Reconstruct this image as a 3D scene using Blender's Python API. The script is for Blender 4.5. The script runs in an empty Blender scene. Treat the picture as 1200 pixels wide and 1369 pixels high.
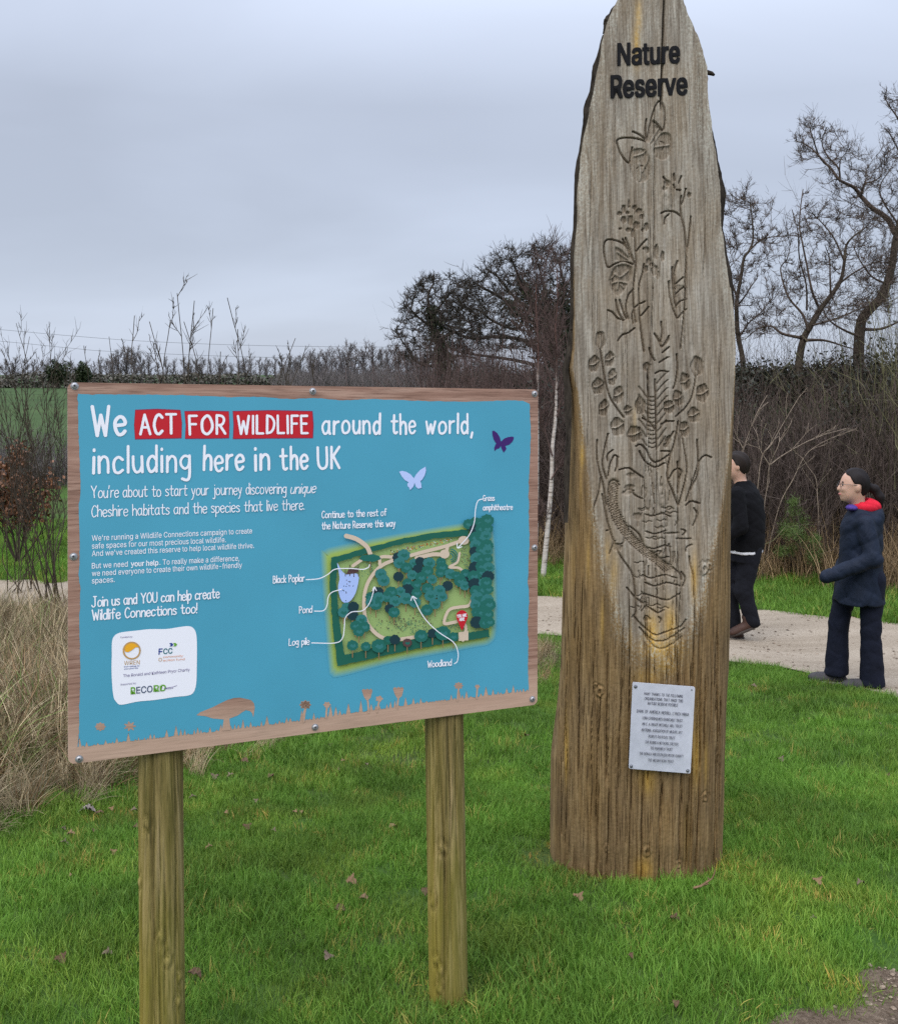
import bpy, math, random
import numpy as np
from mathutils import Vector, Matrix, Euler

scene = bpy.context.scene
COL = scene.collection
R = math.radians

# ------------------------------------------------------------------ camera
F_PX, PX, PY, PITCH, CAM_H = 1300.0, 600.0, 570.0, math.atan(70 / 1300.0), 1.6
cam_data = bpy.data.cameras.new('camera')
cam = bpy.data.objects.new('camera', cam_data)
COL.objects.link(cam)
cam.location = (0, 0, CAM_H)
cam.rotation_euler = (R(90) - PITCH, 0, 0)
cam_data.sensor_width = 36.0
cam_data.sensor_fit = 'AUTO'
cam_data.lens = F_PX / 1369.0 * 36.0
cam_data.shift_y = -(684.5 - PY) / 1369.0
cam_data.clip_start = 0.05
cam_data.clip_end = 4000
scene.camera = cam

# ------------------------------------------------------------------ sky
SUN_EL, SUN_AZ = 52.0, 205.0          # high diffuse sun behind the photographer
world = bpy.data.worlds.new('World')
scene.world = world
world.use_nodes = True
wn, wl = world.node_tree.nodes, world.node_tree.links
wn.clear()
out = wn.new('ShaderNodeOutputWorld')
bg = wn.new('ShaderNodeBackground')
bg.inputs['Strength'].default_value = 0.1
sky = wn.new('ShaderNodeTexSky')
sky.sky_type = 'NISHITA'
sky.sun_disc = False
sky.sun_elevation = R(SUN_EL)
sky.sun_rotation = R(SUN_AZ)
tc = wn.new('ShaderNodeTexCoord')
sep = wn.new('ShaderNodeSeparateXYZ')
wl.new(tc.outputs['Generated'], sep.inputs[0])


def wmath(op, a, b=None, clamp=False):
    n = wn.new('ShaderNodeMath')
    n.operation = op
    n.use_clamp = clamp
    for i, v in enumerate((a, b)):
        if v is None:
            continue
        if isinstance(v, (int, float)):
            n.inputs[i].default_value = v
        else:
            wl.new(v, n.inputs[i])
    return n.outputs[0]


zc = wmath('MAXIMUM', sep.outputs[2], 0.0)
den = wmath('ADD', zc, 0.34)
cx = wmath('DIVIDE', sep.outputs[0], den)
cy = wmath('DIVIDE', sep.outputs[1], den)
comb = wn.new('ShaderNodeCombineXYZ')
wl.new(cx, comb.inputs[0])
wl.new(cy, comb.inputs[1])
mp = wn.new('ShaderNodeMapping')
mp.inputs['Rotation'].default_value = (0, 0, R(-38))
mp.inputs['Scale'].default_value = (0.45, 0.85, 1)
mp.inputs['Location'].default_value = (0.7, 0.35, 0)
wl.new(comb.outputs[0], mp.inputs[0])
noi = wn.new('ShaderNodeTexNoise')
noi.inputs['Scale'].default_value = 2.0
noi.inputs['Detail'].default_value = 5
noi.inputs['Roughness'].default_value = 0.42
noi.inputs['Distortion'].default_value = 0.35
wl.new(mp.outputs[0], noi.inputs['Vector'])
ramp = wn.new('ShaderNodeValToRGB')
ramp.color_ramp.elements[0].position = 0.34
ramp.color_ramp.elements[0].color = (0.305, 0.339, 0.412, 1)
ramp.color_ramp.elements[1].position = 0.66
ramp.color_ramp.elements[1].color = (0.38, 0.424, 0.516, 1)
wl.new(noi.outputs[0], ramp.inputs[0])
# overcast luminance rises towards the zenith
zz = wmath('SUBTRACT', zc, 0.26, True)
gain = wmath('ADD', wmath('MULTIPLY', zz, 3.8), 1.0)
gain10 = wmath('MULTIPLY', gain, 10.0)
sc = wn.new('ShaderNodeVectorMath')
sc.operation = 'SCALE'
wl.new(ramp.outputs[0], sc.inputs[0])
wl.new(gain10, sc.inputs['Scale'])
mix = wn.new('ShaderNodeMixRGB')
mix.inputs[0].default_value = 0.93
wl.new(sky.outputs[0], mix.inputs[1])
wl.new(sc.outputs[0], mix.inputs[2])
wl.new(mix.outputs[0], bg.inputs['Color'])
wl.new(bg.outputs[0], out.inputs[0])

# ------------------------------------------------------------------ sun behind the clouds
sun_d = bpy.data.lights.new('sun', 'SUN')
sun_d.energy = 1.5
sun_d.angle = R(50)
sun_d.color = (1.0, 0.93, 0.84)
sun = bpy.data.objects.new('sun', sun_d)
COL.objects.link(sun)
az = R(SUN_AZ)
sdir = Vector((math.sin(az) * math.cos(R(SUN_EL)), math.cos(az) * math.cos(R(SUN_EL)), math.sin(R(SUN_EL))))
sun.rotation_euler = sdir.to_track_quat('Z', 'Y').to_euler()

scene.view_settings.view_transform = 'Standard'
scene.view_settings.look = 'None'
scene.view_settings.exposure = 0.68
scene.view_settings.gamma = 1.0
scene.view_settings.use_curve_mapping = False
scene.render.engine = 'CYCLES'
scene.cycles.use_denoising = False      # sky light is soft enough; keeps blades and grain crisp
scene.cycles.use_adaptive_sampling = False
scene.cycles.sample_clamp_indirect = 4.0
scene.cycles.max_bounces = 6
scene.cycles.transparent_max_bounces = 8

# ------------------------------------------------------------------ geometry of the view
_c, _s = math.cos(PITCH), math.sin(PITCH)


def ray(px, py):
    """direction of a photo pixel, scaled so that its depth along world Y is 1"""
    a, b = (px - PX) / F_PX, -(py - PY) / F_PX
    y, z = _c + b * _s, -_s + b * _c
    return a / y, z / y


def at(px, py, Y):
    a, b = ray(px, py)
    return Vector((a * Y, Y, CAM_H + b * Y))


GY = np.array([-30, 0, 2.2, 3.4, 5, 7.2, 9.1, 11, 14, 30, 100, 4000.0])
GZ = np.array([0, 0, 0, -.14, -.37, -.68, -.89, -1.0, -1.07, -1.15, -1.25, -1.3])
_gy = np.concatenate([np.arange(-5, 40, .05)])
_gz = np.interp(_gy, GY, GZ)
for _ in range(3):
    _gz = np.convolve(np.pad(_gz, 9, mode='edge'), np.ones(19) / 19, mode='valid')


def gz(x, y):
    """height of the ground"""
    x, y = np.asarray(x, float), np.asarray(y, float)
    z = np.where(y < 38, np.interp(y, _gy, _gz), np.interp(y, GY, GZ))
    b = 0.012 * np.sin(2.1 * x + 1.3 * y) + 0.010 * np.sin(3.7 * y - 2.9 * x + 1.0) + 0.008 * np.sin(5.3 * x + .7)
    return z + b * np.clip((y - 2.9) / 1.5, 0, 1) * np.clip((30 - y) / 10, 0, 1)


def on_ground(px, py):
    a, b = ray(px, py)
    Y = np.arange(1.0, 60, .01)
    d = CAM_H + b * Y - gz(a * Y, Y)
    i = int(np.argmax(d < 0)) if (d < 0).any() else len(Y) - 1
    return Vector((a * Y[i], Y[i], float(gz(a * Y[i], Y[i]))))


# ------------------------------------------------------------------ helpers
def link(o, parent=None, label=None, cat=None, group=None, kind=None):
    COL.objects.link(o)
    if parent is not None:
        o.parent = parent
    for k, v in (('label', label), ('category', cat), ('group', group), ('kind', kind)):
        if v:
            o[k] = v
    return o


def mesh_obj(name, verts, faces, mat, parent=None, smooth=False, **kw):
    me = bpy.data.meshes.new(name)
    me.from_pydata([tuple(v) for v in verts] if not isinstance(verts, np.ndarray) else verts.tolist(), [],
                   faces if not isinstance(faces, np.ndarray) else faces.tolist())
    for m in (mat if isinstance(mat, (list, tuple)) else [mat]):
        me.materials.append(m)
    if smooth:
        me.polygons.foreach_set('use_smooth', [True] * len(me.polygons))
    me.update()
    return link(bpy.data.objects.new(name, me), parent, **kw)


def empty(name, loc=(0, 0, 0), rz=0, **kw):
    o = bpy.data.objects.new(name, None)
    o.location = loc
    o.rotation_euler = (0, 0, rz)
    o.empty_display_size = .1
    return link(o, **kw)


class MB:
    """collects vertices and faces of one mesh"""
    def __init__(s):
        s.v, s.f, s.mi, s.n = [], [], [], 0

    def add(s, v, f, mi=0):
        v = np.asarray(v, float)
        s.v.append(v)
        s.f += [tuple(int(i) + s.n for i in q) for q in f]
        s.mi += [mi] * len(f)
        s.n += len(v)

    def tube(s, pts, rad, k=6, cap=True, mi=0):
        pts = np.asarray(pts, float)
        n = len(pts)
        rad = np.broadcast_to(np.asarray(rad, float), (n,))
        t = np.gradient(pts, axis=0)
        t /= np.linalg.norm(t, axis=1)[:, None] + 1e-12
        ref = np.array([0, 0, 1.]) if abs(t[0, 2]) < .9 else np.array([1., 0, 0])
        u = np.cross(t, ref)
        u /= np.linalg.norm(u, axis=1)[:, None] + 1e-12
        w = np.cross(t, u)
        a = np.arange(k) * 2 * math.pi / k
        ring = (np.cos(a)[None, :, None] * u[:, None] + np.sin(a)[None, :, None] * w[:, None]) * rad[:, None, None]
        v = (pts[:, None] + ring).reshape(-1, 3)
        f = []
        for i in range(n - 1):
            for j in range(k):
                j2 = (j + 1) % k
                f.append((i * k + j, i * k + j2, (i + 1) * k + j2, (i + 1) * k + j))
        if cap:
            f.append(tuple(range(k))[::-1])
            f.append(tuple((n - 1) * k + j for j in range(k)))
        s.add(v, f, mi)

    def build(s, name, mat, parent=None, smooth=False, **kw):
        v = np.concatenate(s.v) if s.v else np.zeros((0, 3))
        o = mesh_obj(name, v, s.f, mat, parent, smooth, **kw)
        if any(s.mi):
            o.data.polygons.foreach_set('material_index', s.mi)
        return o


def copy_tree(o, parent=None):
    c = o.copy()
    COL.objects.link(c)
    c.parent = parent
    for ch in list(o.children):
        copy_tree(ch, c)
    return c


# ------------------------------------------------------------------ materials
class NT:
    def __init__(s, name, rough=0.8, spec=0.3):
        s.m = bpy.data.materials.new(name)
        s.m.use_nodes = True
        s.n, s.l = s.m.node_tree.nodes, s.m.node_tree.links
        s.b = s.n['Principled BSDF']
        s.b.inputs['Roughness'].default_value = rough
        s.b.inputs['Specular IOR Level'].default_value = spec

    def node(s, t, **kw):
        n = s.n.new(t)
        for k, v in kw.items():
            setattr(n, k, v)
        return n

    def put(s, sock, v):
        if hasattr(v, 'is_linked') or hasattr(v, 'links'):
            s.l.new(v, sock)
        else:
            if isinstance(v, tuple) and len(v) == 3 and sock.type == 'RGBA':
                v = v + (1,)
            sock.default_value = v

    def coord(s, kind='Object', scale=(1, 1, 1), rot=(0, 0, 0), loc=(0, 0, 0)):
        t = s.node('ShaderNodeTexCoord')
        m = s.node('ShaderNodeMapping')
        m.inputs['Scale'].default_value = scale
        m.inputs['Rotation'].default_value = rot
        m.inputs['Location'].default_value = loc
        s.l.new(t.outputs[kind], m.inputs[0])
        return m.outputs[0]

    def noise(s, vec, scale, detail=4, rough=.55, dist=0):
        n = s.node('ShaderNodeTexNoise')
        s.l.new(vec, n.inputs['Vector'])
        n.inputs['Scale'].default_value = scale
        n.inputs['Detail'].default_value = detail
        n.inputs['Roughness'].default_value = rough
        n.inputs['Distortion'].default_value = dist
        return n.outputs[0]

    def ramp(s, fac, stops, interp='LINEAR'):
        r = s.node('ShaderNodeValToRGB')
        r.color_ramp.interpolation = interp
        e = r.color_ramp.elements
        while len(e) < len(stops):
            e.new(.5)
        for x, (p, c) in zip(e, stops):
            x.position = p
            x.color = (c if isinstance(c, tuple) else (c, c, c)) + (1,)
        s.l.new(fac, r.inputs[0])
        return r.outputs[0]

    def mix(s, fac, a, b, mode='MIX'):
        m = s.node('ShaderNodeMixRGB', blend_type=mode)
        s.put(m.inputs[0], fac)
        s.put(m.inputs[1], a)
        s.put(m.inputs[2], b)
        return m.outputs[0]

    def math(s, op, a, b=0.0, clamp=False):
        m = s.node('ShaderNodeMath', operation=op, use_clamp=clamp)
        s.put(m.inputs[0], a)
        s.put(m.inputs[1], b)
        return m.outputs[0]

    def attr(s, name, kind='GEOMETRY'):
        a = s.node('ShaderNodeAttribute', attribute_name=name, attribute_type=kind)
        return a

    def bump(s, h, strength=.3, dist=.005):
        b = s.node('ShaderNodeBump')
        b.inputs['Strength'].default_value = strength
        b.inputs['Distance'].default_value = dist
        s.l.new(h, b.inputs['Height'])
        s.l.new(b.outputs[0], s.b.inputs['Normal'])

    def color(s, c):
        s.put(s.b.inputs['Base Color'], c)
        return s.m


def flat(name, c, rough=.7, spec=.3, metal=0.0, var=0.0, vscale=30):
    t = NT(name, rough, spec)
    t.b.inputs['Metallic'].default_value = metal
    if var:
        n = t.noise(t.coord(), vscale, 4)
        d = tuple(x * (1 - var) for x in c)
        e = tuple(min(1, x * (1 + var)) for x in c)
        return t.color(t.ramp(n, [(.3, d), (.7, e)]))
    return t.color(c)

# ================================================================== GROUND
rng = np.random.default_rng(7)
random.seed(7)


def vnoise(x, y, scale, seed=0):
    g = np.random.default_rng(1000 + seed).random((64, 64))
    u, v = np.asarray(x, float) / scale + 100.37, np.asarray(y, float) / scale + 57.13
    i, j = np.floor(u).astype(int), np.floor(v).astype(int)
    fu, fv = u - i, v - j
    fu, fv = fu * fu * (3 - 2 * fu), fv * fv * (3 - 2 * fv)
    a = g[i % 64, j % 64] * (1 - fu) + g[(i + 1) % 64, j % 64] * fu
    b = g[i % 64, (j + 1) % 64] * (1 - fu) + g[(i + 1) % 64, (j + 1) % 64] * fu
    return a * (1 - fv) + b * fv


def grid_sheet(xs, ys, zf):
    X, Y = np.meshgrid(xs, ys)
    v = np.stack([X, Y, zf(X, Y)], -1).reshape(-1, 3)
    nx, ny = len(xs), len(ys)
    i = (np.arange(ny - 1)[:, None] * nx + np.arange(nx - 1)[None]).ravel()
    return v, np.stack([i, i + 1, i + nx + 1, i + nx], -1)


def make_ground_mat():
    t = NT('ground_turf', .95, .1)
    co = t.coord()
    n1 = t.noise(co, 1.1, 5)
    n2 = t.noise(co, 9, 6, .7)
    n3 = t.noise(co, .05, 3)
    soil = t.ramp(n2, [(.3, (.025, .020, .010)), (.7, (.060, .052, .024))])
    green = t.ramp(n2, [(.3, (.03, .075, .012)), (.7, (.065, .13, .025))])
    c = t.mix(t.ramp(n1, [(.35, .35), (.65, .95)]), soil, green)
    # winter crop in the far field
    s = t.node('ShaderNodeSeparateXYZ')
    t.l.new(co, s.inputs[0])
    far = t.math('MULTIPLY', t.math('SUBTRACT', s.outputs[1], 30.0), .05, True)
    c = t.mix(far, c, t.ramp(n3, [(.35, (.034, .060, .020)), (.65, (.052, .085, .028))]))
    t.bump(n2, .6, .03)
    return t.color(c)


xs = np.unique(np.concatenate([np.arange(-18, 18.01, .2), -np.geomspace(18, 2500, 30), np.geomspace(18, 2500, 30)]))
ys = np.unique(np.concatenate([np.arange(-6, 34, .2), np.geomspace(34, 3000, 40)]))
v, f = grid_sheet(xs, ys, gz)
mesh_obj('ground', v, f, make_ground_mat(), smooth=True, kind='structure')

# ---- the pale stone path that passes behind the board and the post
NEAR_E = [(1500, 1010), (1300, 958), (1200, 934), (1134, 917), (1068, 901), (971, 885), (760, 853), (420, 826), (85, 819), (0, 820), (-300, 816)]
FAR_E = [(1500, 868), (1300, 845), (1200, 835), (1134, 828), (1068, 822), (971, 814), (760, 800), (420, 786), (85, 779), (0, 776), (-300, 772)]


def resample(P, n):
    P = np.array(P, float)
    d = np.concatenate([[0], np.cumsum(np.linalg.norm(np.diff(P, axis=0), axis=1))])
    t = np.linspace(0, d[-1], n)
    return np.stack([np.interp(t, d, P[:, k]) for k in range(P.shape[1])], -1)


near_w = resample([tuple(on_ground(*p))[:2] for p in NEAR_E], 110)
far_w = resample([tuple(on_ground(*p))[:2] for p in FAR_E], 110)
near_w += (vnoise(near_w[:, 0], near_w[:, 1], .35, 1) - .5)[:, None] * np.array([.05, .22])
far_w += (vnoise(far_w[:, 0], far_w[:, 1], .4, 2) - .5)[:, None] * np.array([.05, .3])
K = 14
pts = near_w[:, None] * (1 - np.linspace(0, 1, K))[None, :, None] + far_w[:, None] * np.linspace(0, 1, K)[None, :, None]
pz = gz(pts[..., 0], pts[..., 1]) + .02 + .012 * (vnoise(pts[..., 0], pts[..., 1], .5, 3) - .5)
pv = np.concatenate([pts, pz[..., None]], -1).reshape(-1, 3)
i = (np.arange(109)[:, None] * K + np.arange(K - 1)[None]).ravel()
pf = np.stack([i, i + 1, i + K + 1, i + K], -1)


def make_path_mat():
    t = NT('path_stone_dust', .95, .1)
    co = t.coord()
    st = t.coord(scale=(.35, 1.6, 1), rot=(0, 0, R(18)))
    n1 = t.noise(st, 1.6, 6, .65)
    n2 = t.noise(co, 45, 4, .7)
    n3 = t.noise(co, 6, 5, .65)
    c = t.ramp(n1, [(.3, (.20, .155, .11)), (.5, (.32, .262, .198)), (.72, (.41, .345, .27))])
    c = t.mix(.45, c, t.ramp(n2, [(.3, (.17, .135, .095)), (.7, (.43, .37, .295))]))
    c = t.mix(t.ramp(n3, [(.60, 0.0), (.75, .5)]), c, (.16, .13, .085))
    n4 = t.noise(co, 160, 3, .8)
    c = t.mix(t.ramp(n4, [(.56, 0.0), (.66, .6)]), c, (.12, .095, .065))
    t.bump(n2, .7, .015)
    return t.color(c)


M_PATH = make_path_mat()
mesh_obj('path', pv, pf, M_PATH, smooth=True, kind='structure')
PATH_PTS, PATH_Z = pts, pz

# ---- corner of the trodden gravel path beside the photographer
A0, B0 = on_ground(1030, 1369), on_ground(1200, 1284)
ab = (B0 - A0).normalized()
nrm = Vector((ab.y, -ab.x, 0))


def gravel_side(x, y):
    """signed distance inside the near gravel"""
    d = (x - A0.x) * nrm.x + (y - A0.y) * nrm.y
    return d + (vnoise(x, y, .11, 4) - .5) * .10 + (vnoise(x, y, .5, 5) - .5) * .08


def make_gravel_mat():
    t = NT('gravel_soil', .95, .15)
    co = t.coord()
    n1 = t.noise(co, 7, 6, .7)
    n2 = t.noise(co, 70, 5, .75)
    c = t.ramp(n1, [(.32, (.045, .028, .017)), (.5, (.14, .095, .062)), (.7, (.25, .185, .132))])
    c = t.mix(.5, c, t.ramp(n2, [(.35, (.04, .028, .018)), (.65, (.30, .235, .175))]))
    t.bump(n2, .9, .02)
    return t.color(c)


gx, gy = np.meshgrid(np.arange(.4, 4.2, .05), np.arange(-.6, 3.6, .05))
gd = gravel_side(gx, gy)
n_y, n_x = gx.shape
gv = np.stack([gx, gy, gz(gx, gy) + np.clip(gd * .25, -.03, .008) + .022 * (vnoise(gx, gy, .1, 6) - .5)], -1).reshape(-1, 3)
i = (np.arange(n_y - 1)[:, None] * n_x + np.arange(n_x - 1)[None]).ravel()
q = np.stack([i, i + 1, i + n_x + 1, i + n_x], -1)
keep = (gd.ravel()[q] > -.06).all(1)
mesh_obj('gravel_path', gv, q[keep], make_gravel_mat(), smooth=True, kind='structure')

M_STONE = flat('gravel_stone', (.20, .155, .115), .9, .15, var=.65, vscale=40)
mb = MB()
oct_v = np.array([(1, 0, 0), (.3, .9, .1), (-.8, .5, 0), (-.8, -.6, .1), (.3, -.9, 0), (.1, 0, .6), (0, 0, -.5)])
oct_f = [(0, 1, 5), (1, 2, 5), (2, 3, 5), (3, 4, 5), (4, 0, 5), (1, 0, 6), (2, 1, 6), (3, 2, 6), (4, 3, 6), (0, 4, 6)]
cnt = 0
while cnt < 3800:
    x, y = rng.uniform(.5, 2.4), rng.uniform(1.6, 3.1)
    if gravel_side(x, y) < rng.uniform(0, .05):
        continue
    s_ = .0025 + .009 * rng.random() ** 4
    a = rng.random() * 6.28
    rot = np.array([[math.cos(a), -math.sin(a), 0], [math.sin(a), math.cos(a), 0], [0, 0, .8]])
    mb.add(oct_v * s_ * rng.uniform(.7, 1.2, 3) @ rot.T + (x, y, float(gz(x, y)) + .006), oct_f)
    cnt += 1

mb.build('gravel_stones', M_STONE, kind='stuff', label='loose pale pebbles on the gravel path in the corner', cat='gravel')

mb = MB()
for _ in range(2600):
    i_, j_ = int(rng.integers(8, 70)), rng.random() * (K - 1.01)
    p = PATH_PTS[i_, int(j_)] + (PATH_PTS[i_, int(j_) + 1] - PATH_PTS[i_, int(j_)]) * (j_ % 1) + (PATH_PTS[i_ + 1, 0] - PATH_PTS[i_, 0]) * rng.random()
    s_ = .004 + .016 * rng.random() ** 4
    a = rng.random() * 6.28
    rot = np.array([[math.cos(a), -math.sin(a), 0], [math.sin(a), math.cos(a), 0], [0, 0, .7]])
    mb.add(oct_v * s_ * rng.uniform(.7, 1.2, 3) @ rot.T + (p[0], p[1], float(gz(p[0], p[1])) + .022), oct_f)
mb.build('path_grit', M_STONE, kind='stuff', label='loose grit on the pale path behind the post', cat='gravel')

# ================================================================== GRASS
def blade_mat(name, lo, hi, trans=.25):
    t = NT(name, .6, .25)
    a = t.attr('shade')
    it = t.attr('tint', 'INSTANCER')
    c = t.ramp(a.outputs['Fac'], [(0, lo), (1, hi)])
    c = t.mix(1.0, c, it.outputs['Color'], 'MULTIPLY')
    t.color(c)
    tr = t.node('ShaderNodeBsdfTranslucent')
    t.l.new(c, tr.inputs[0])
    mx = t.node('ShaderNodeMixShader')
    mx.inputs[0].default_value = trans
    t.l.new(t.b.outputs[0], mx.inputs[1])
    t.l.new(tr.outputs[0], mx.inputs[2])
    t.l.new(mx.outputs[0], t.n['Material Output'].inputs[0])
    return t.m


M_GRASS = blade_mat('grass_blade', (.066, .166, .014), (.165, .295, .042), .25)
M_STRAW = blade_mat('straw_blade', (.15, .105, .050), (.58, .47, .29), .15)


def clump(name, n, rad, h0, h1, w, bend, segs, mat, r, dry=0.0, aim=None):
    V, Fc, S = [], [], []
    for b in range(n):
        a, d = r.random() * 6.283, rad * math.sqrt(r.random())
        p = np.array([d * math.cos(a), d * math.sin(a), -.01])
        L = r.uniform(h0, h1)
        az_ = r.random() * 6.283 if aim is None else aim + r.normal() * .7
        lean = r.uniform(.05, .5)
        cur = bend * r.uniform(.3, 1.3)
        side = np.array([-math.sin(az_ + r.normal() * .6), math.cos(az_ + r.normal() * .6), 0])
        base = sum(len(q_) for q_ in V)
        row = []
        for s_ in range(segs + 1):
            t_ = s_ / segs
            ang = lean + cur * t_
            wd = w * r.uniform(.8, 1.2) * (1 - t_ ** 1.6) * .5
            if s_ == segs:
                row.append(p)
            else:
                row += [p - side * wd, p + side * wd]
            p = p + np.array([math.cos(az_) * math.sin(ang), math.sin(az_) * math.sin(ang), math.cos(ang)]) * L / segs
        V.append(row)
        for s_ in range(segs - 1):
            k = base + 2 * s_
            Fc.append((k, k + 1, k + 3, k + 2))
        k = base + 2 * (segs - 1)
        Fc.append((k, k + 1, k + 2))
        sh = r.random()
        if r.random() < dry:
            sh = 1.0
        S += [sh] * len(row)
    me = bpy.data.meshes.new(name)
    me.from_pydata([tuple(p) for row in V for p in row], [], Fc)
    at_ = me.attributes.new('shade', 'FLOAT', 'POINT')
    at_.data.foreach_set('value', S)
    me.materials.append(mat)
    return bpy.data.objects.new(name, me)


def scatter(name, protos, pos, rot, scl, idx, tint, label, cat, mat):
    """one object whose geometry nodes set a tuft on every point"""
    cl = bpy.data.collections.new(name + '_tufts')
    for o in protos:
        cl.objects.link(o)
    me = bpy.data.meshes.new(name)
    me.from_pydata(pos.tolist(), [], [])
    for nm, ty, key, arr in (('rot', 'FLOAT_VECTOR', 'vector', rot), ('scl', 'FLOAT_VECTOR', 'vector', scl), ('pick', 'INT', 'value', idx), ('tint', 'FLOAT_COLOR', 'color', tint)):
        a = me.attributes.new(nm, ty, 'POINT')
        a.data.foreach_set(key, np.asarray(arr).ravel())
    o = link(bpy.data.objects.new(name, me), kind='stuff', label=label, cat=cat)
    ng = bpy.data.node_groups.new(name, 'GeometryNodeTree')
    ng.interface.new_socket('Geometry', in_out='INPUT', socket_type='NodeSocketGeometry')
    ng.interface.new_socket('Geometry', in_out='OUTPUT', socket_type='NodeSocketGeometry')
    gi, go = ng.nodes.new('NodeGroupInput'), ng.nodes.new('NodeGroupOutput')
    ci = ng.nodes.new('GeometryNodeCollectionInfo')
    ci.inputs['Collection'].default_value = cl
    ci.inputs['Separate Children'].default_value = True
    ci.inputs['Reset Children'].default_value = True
    ip = ng.nodes.new('GeometryNodeInstanceOnPoints')
    ip.inputs['Pick Instance'].default_value = True
    ng.links.new(gi.outputs[0], ip.inputs['Points'])
    ng.links.new(ci.outputs[0], ip.inputs['Instance'])
    for nm, ty, sock in (('rot', 'FLOAT_VECTOR', 'Rotation'), ('scl', 'FLOAT_VECTOR', 'Scale'), ('pick', 'INT', 'Instance Index')):
        na = ng.nodes.new('GeometryNodeInputNamedAttribute')
        na.data_type = ty
        na.inputs['Name'].default_value = nm
        outs = [s_ for s_ in na.outputs if s_.enabled and s_.name == 'Attribute']
        ng.links.new(outs[0], ip.inputs[sock])
    ng.links.new(ip.outputs[0], go.inputs[0])
    md = o.modifiers.new('tufts', 'NODES')
    md.node_group = ng
    me.materials.append(mat)
    return o


r_ = np.random.default_rng(11)
turf = [clump('turf_tuft', 52, .055, .022, .056, .0028, .9, 3, M_GRASS, r_, .05) for _ in range(6)]

near_sorted = near_w[np.argsort(near_w[:, 0])]
far_sorted = far_w[np.argsort(far_w[:, 0])]


def path_dist(x, y):
    """>0 in front of the path, <0 behind it, nan-free; None inside -> 0"""
    n_ = np.interp(x, near_sorted[:, 0], near_sorted[:, 1])
    f_ = np.interp(x, far_sorted[:, 0], far_sorted[:, 1])
    return n_ - y, y - f_


FRONT = [(-260, 1170), (0, 1108), (60, 1094), (200, 1060), (330, 1020), (480, 985), (640, 955), (745, 925), (800, 905)]
front_w = np.array([tuple(on_ground(*p))[:2] for p in FRONT])


def rough_mask(x, y):
    """how far inside the unmown strip behind the board"""
    fr = np.interp(x, front_w[:, 0], front_w[:, 1]) + (vnoise(x, y, .35, 8) - .5) * .45
    a, _ = path_dist(x, y)
    m = np.minimum(y - fr, a - .15)
    return np.where(x < front_w[-1, 0], m, -1)


PF = on_ground(850, 1180)                      # front foot of the carved trunk
FEET = [(-.642, 2.21, .049), (.001, 2.487, .049)] + [(PF.x + .27 * k_ / 6, PF.y + .235 - .215 * math.sqrt(1 - (k_ / 6.6) ** 2) + .05, .05) for k_ in range(-6, 7)]
P_, Rr, Sc, Ti = [], [], [], []
for (y0, y1, dens, s0) in ((1.5, 4.6, 1150, .95), (4.6, 9.3, 380, 1.2), (9.3, 17.5, 130, 1.9)):
    w = .60 * y1 + 1.6
    n = int((y1 - y0) * 2 * w * dens)
    x, y = rng.uniform(-w, w, n), rng.uniform(y0, y1, n)
    a, b = path_dist(x, y)
    ok = (np.abs(x) < .60 * y + 1.6)
    ok &= (a > rng.uniform(-.06, .03, n)) | (b > rng.uniform(-.10, .05, n))
    ok &= gravel_side(x, y) < np.abs(rng.normal(0, .07, n)) - .03
    rm = rough_mask(x, y)
    ok &= (rm < .3) | (rng.random(n) < .55)
    ok &= vnoise(x, y, .13, 15) * .7 + vnoise(x, y, .5, 16) * .3 > rng.uniform(.08, .24, n)      # worn spots show the soil
    foot_d = np.minimum.reduce([np.hypot(x - fx_, y - fy_) - fr_ for fx_, fy_, fr_ in FEET])
    ok &= foot_d > rng.uniform(-.01, .035, n)
    x, y, rm, b, foot_d = x[ok], y[ok], rm[ok], b[ok], foot_d[ok]
    n = len(x)
    P_.append(np.stack([x, y, gz(x, y)], -1))
    Rr.append(np.stack([rng.normal(0, .18, n), rng.normal(0, .18, n), rng.uniform(0, 6.28, n)], -1))
    s_ = s0 * rng.uniform(.65, 1.2, n) * (.75 + .6 * vnoise(x, y, .3, 9))
    s_ *= np.where(rm > 0, 1.35, 1) * np.where(b > 0, 1.35, 1)
    zs = s_ * rng.uniform(.8, 1.2, n) * np.clip(.45 + foot_d * 5, .45, 1)
    Sc.append(np.stack([s_, s_, zs], -1))
    t1, t2, t3 = vnoise(x, y, .55, 10), vnoise(x, y, .16, 11), vnoise(x, y, 1.6, 12)
    br = .72 + .5 * t1 * (.4 + .8 * t3) + .5 * (t2 - .45)
    ye = np.clip((vnoise(x, y, .28, 13) - .56) * 2.2, 0, 1) * rng.uniform(.2, 1, n)
    col = np.stack([br * (1 + .75 * ye), br * (1 + .18 * ye), br * (1 + .3 * ye), np.ones(n)], -1)
    dry = rng.random(n) < .04
    col[dry] *= (2.6, 1.25, 2.2, 1)
    wear = np.clip(1 - foot_d / .09, 0, 1) * rng.uniform(.2, 1, n)
    col[:, 0] *= 1 + .7 * wear
    col[:, 1] *= 1 - .25 * wear
    Ti.append(col)
P_, Rr, Sc, Ti = map(np.concatenate, (P_, Rr, Sc, Ti))
scatter('lawn_grass', turf, P_, Rr, Sc, rng.integers(0, 6, len(P_)), Ti, 'short green lawn grass around the board and the carved post', 'grass', M_GRASS)

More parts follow.
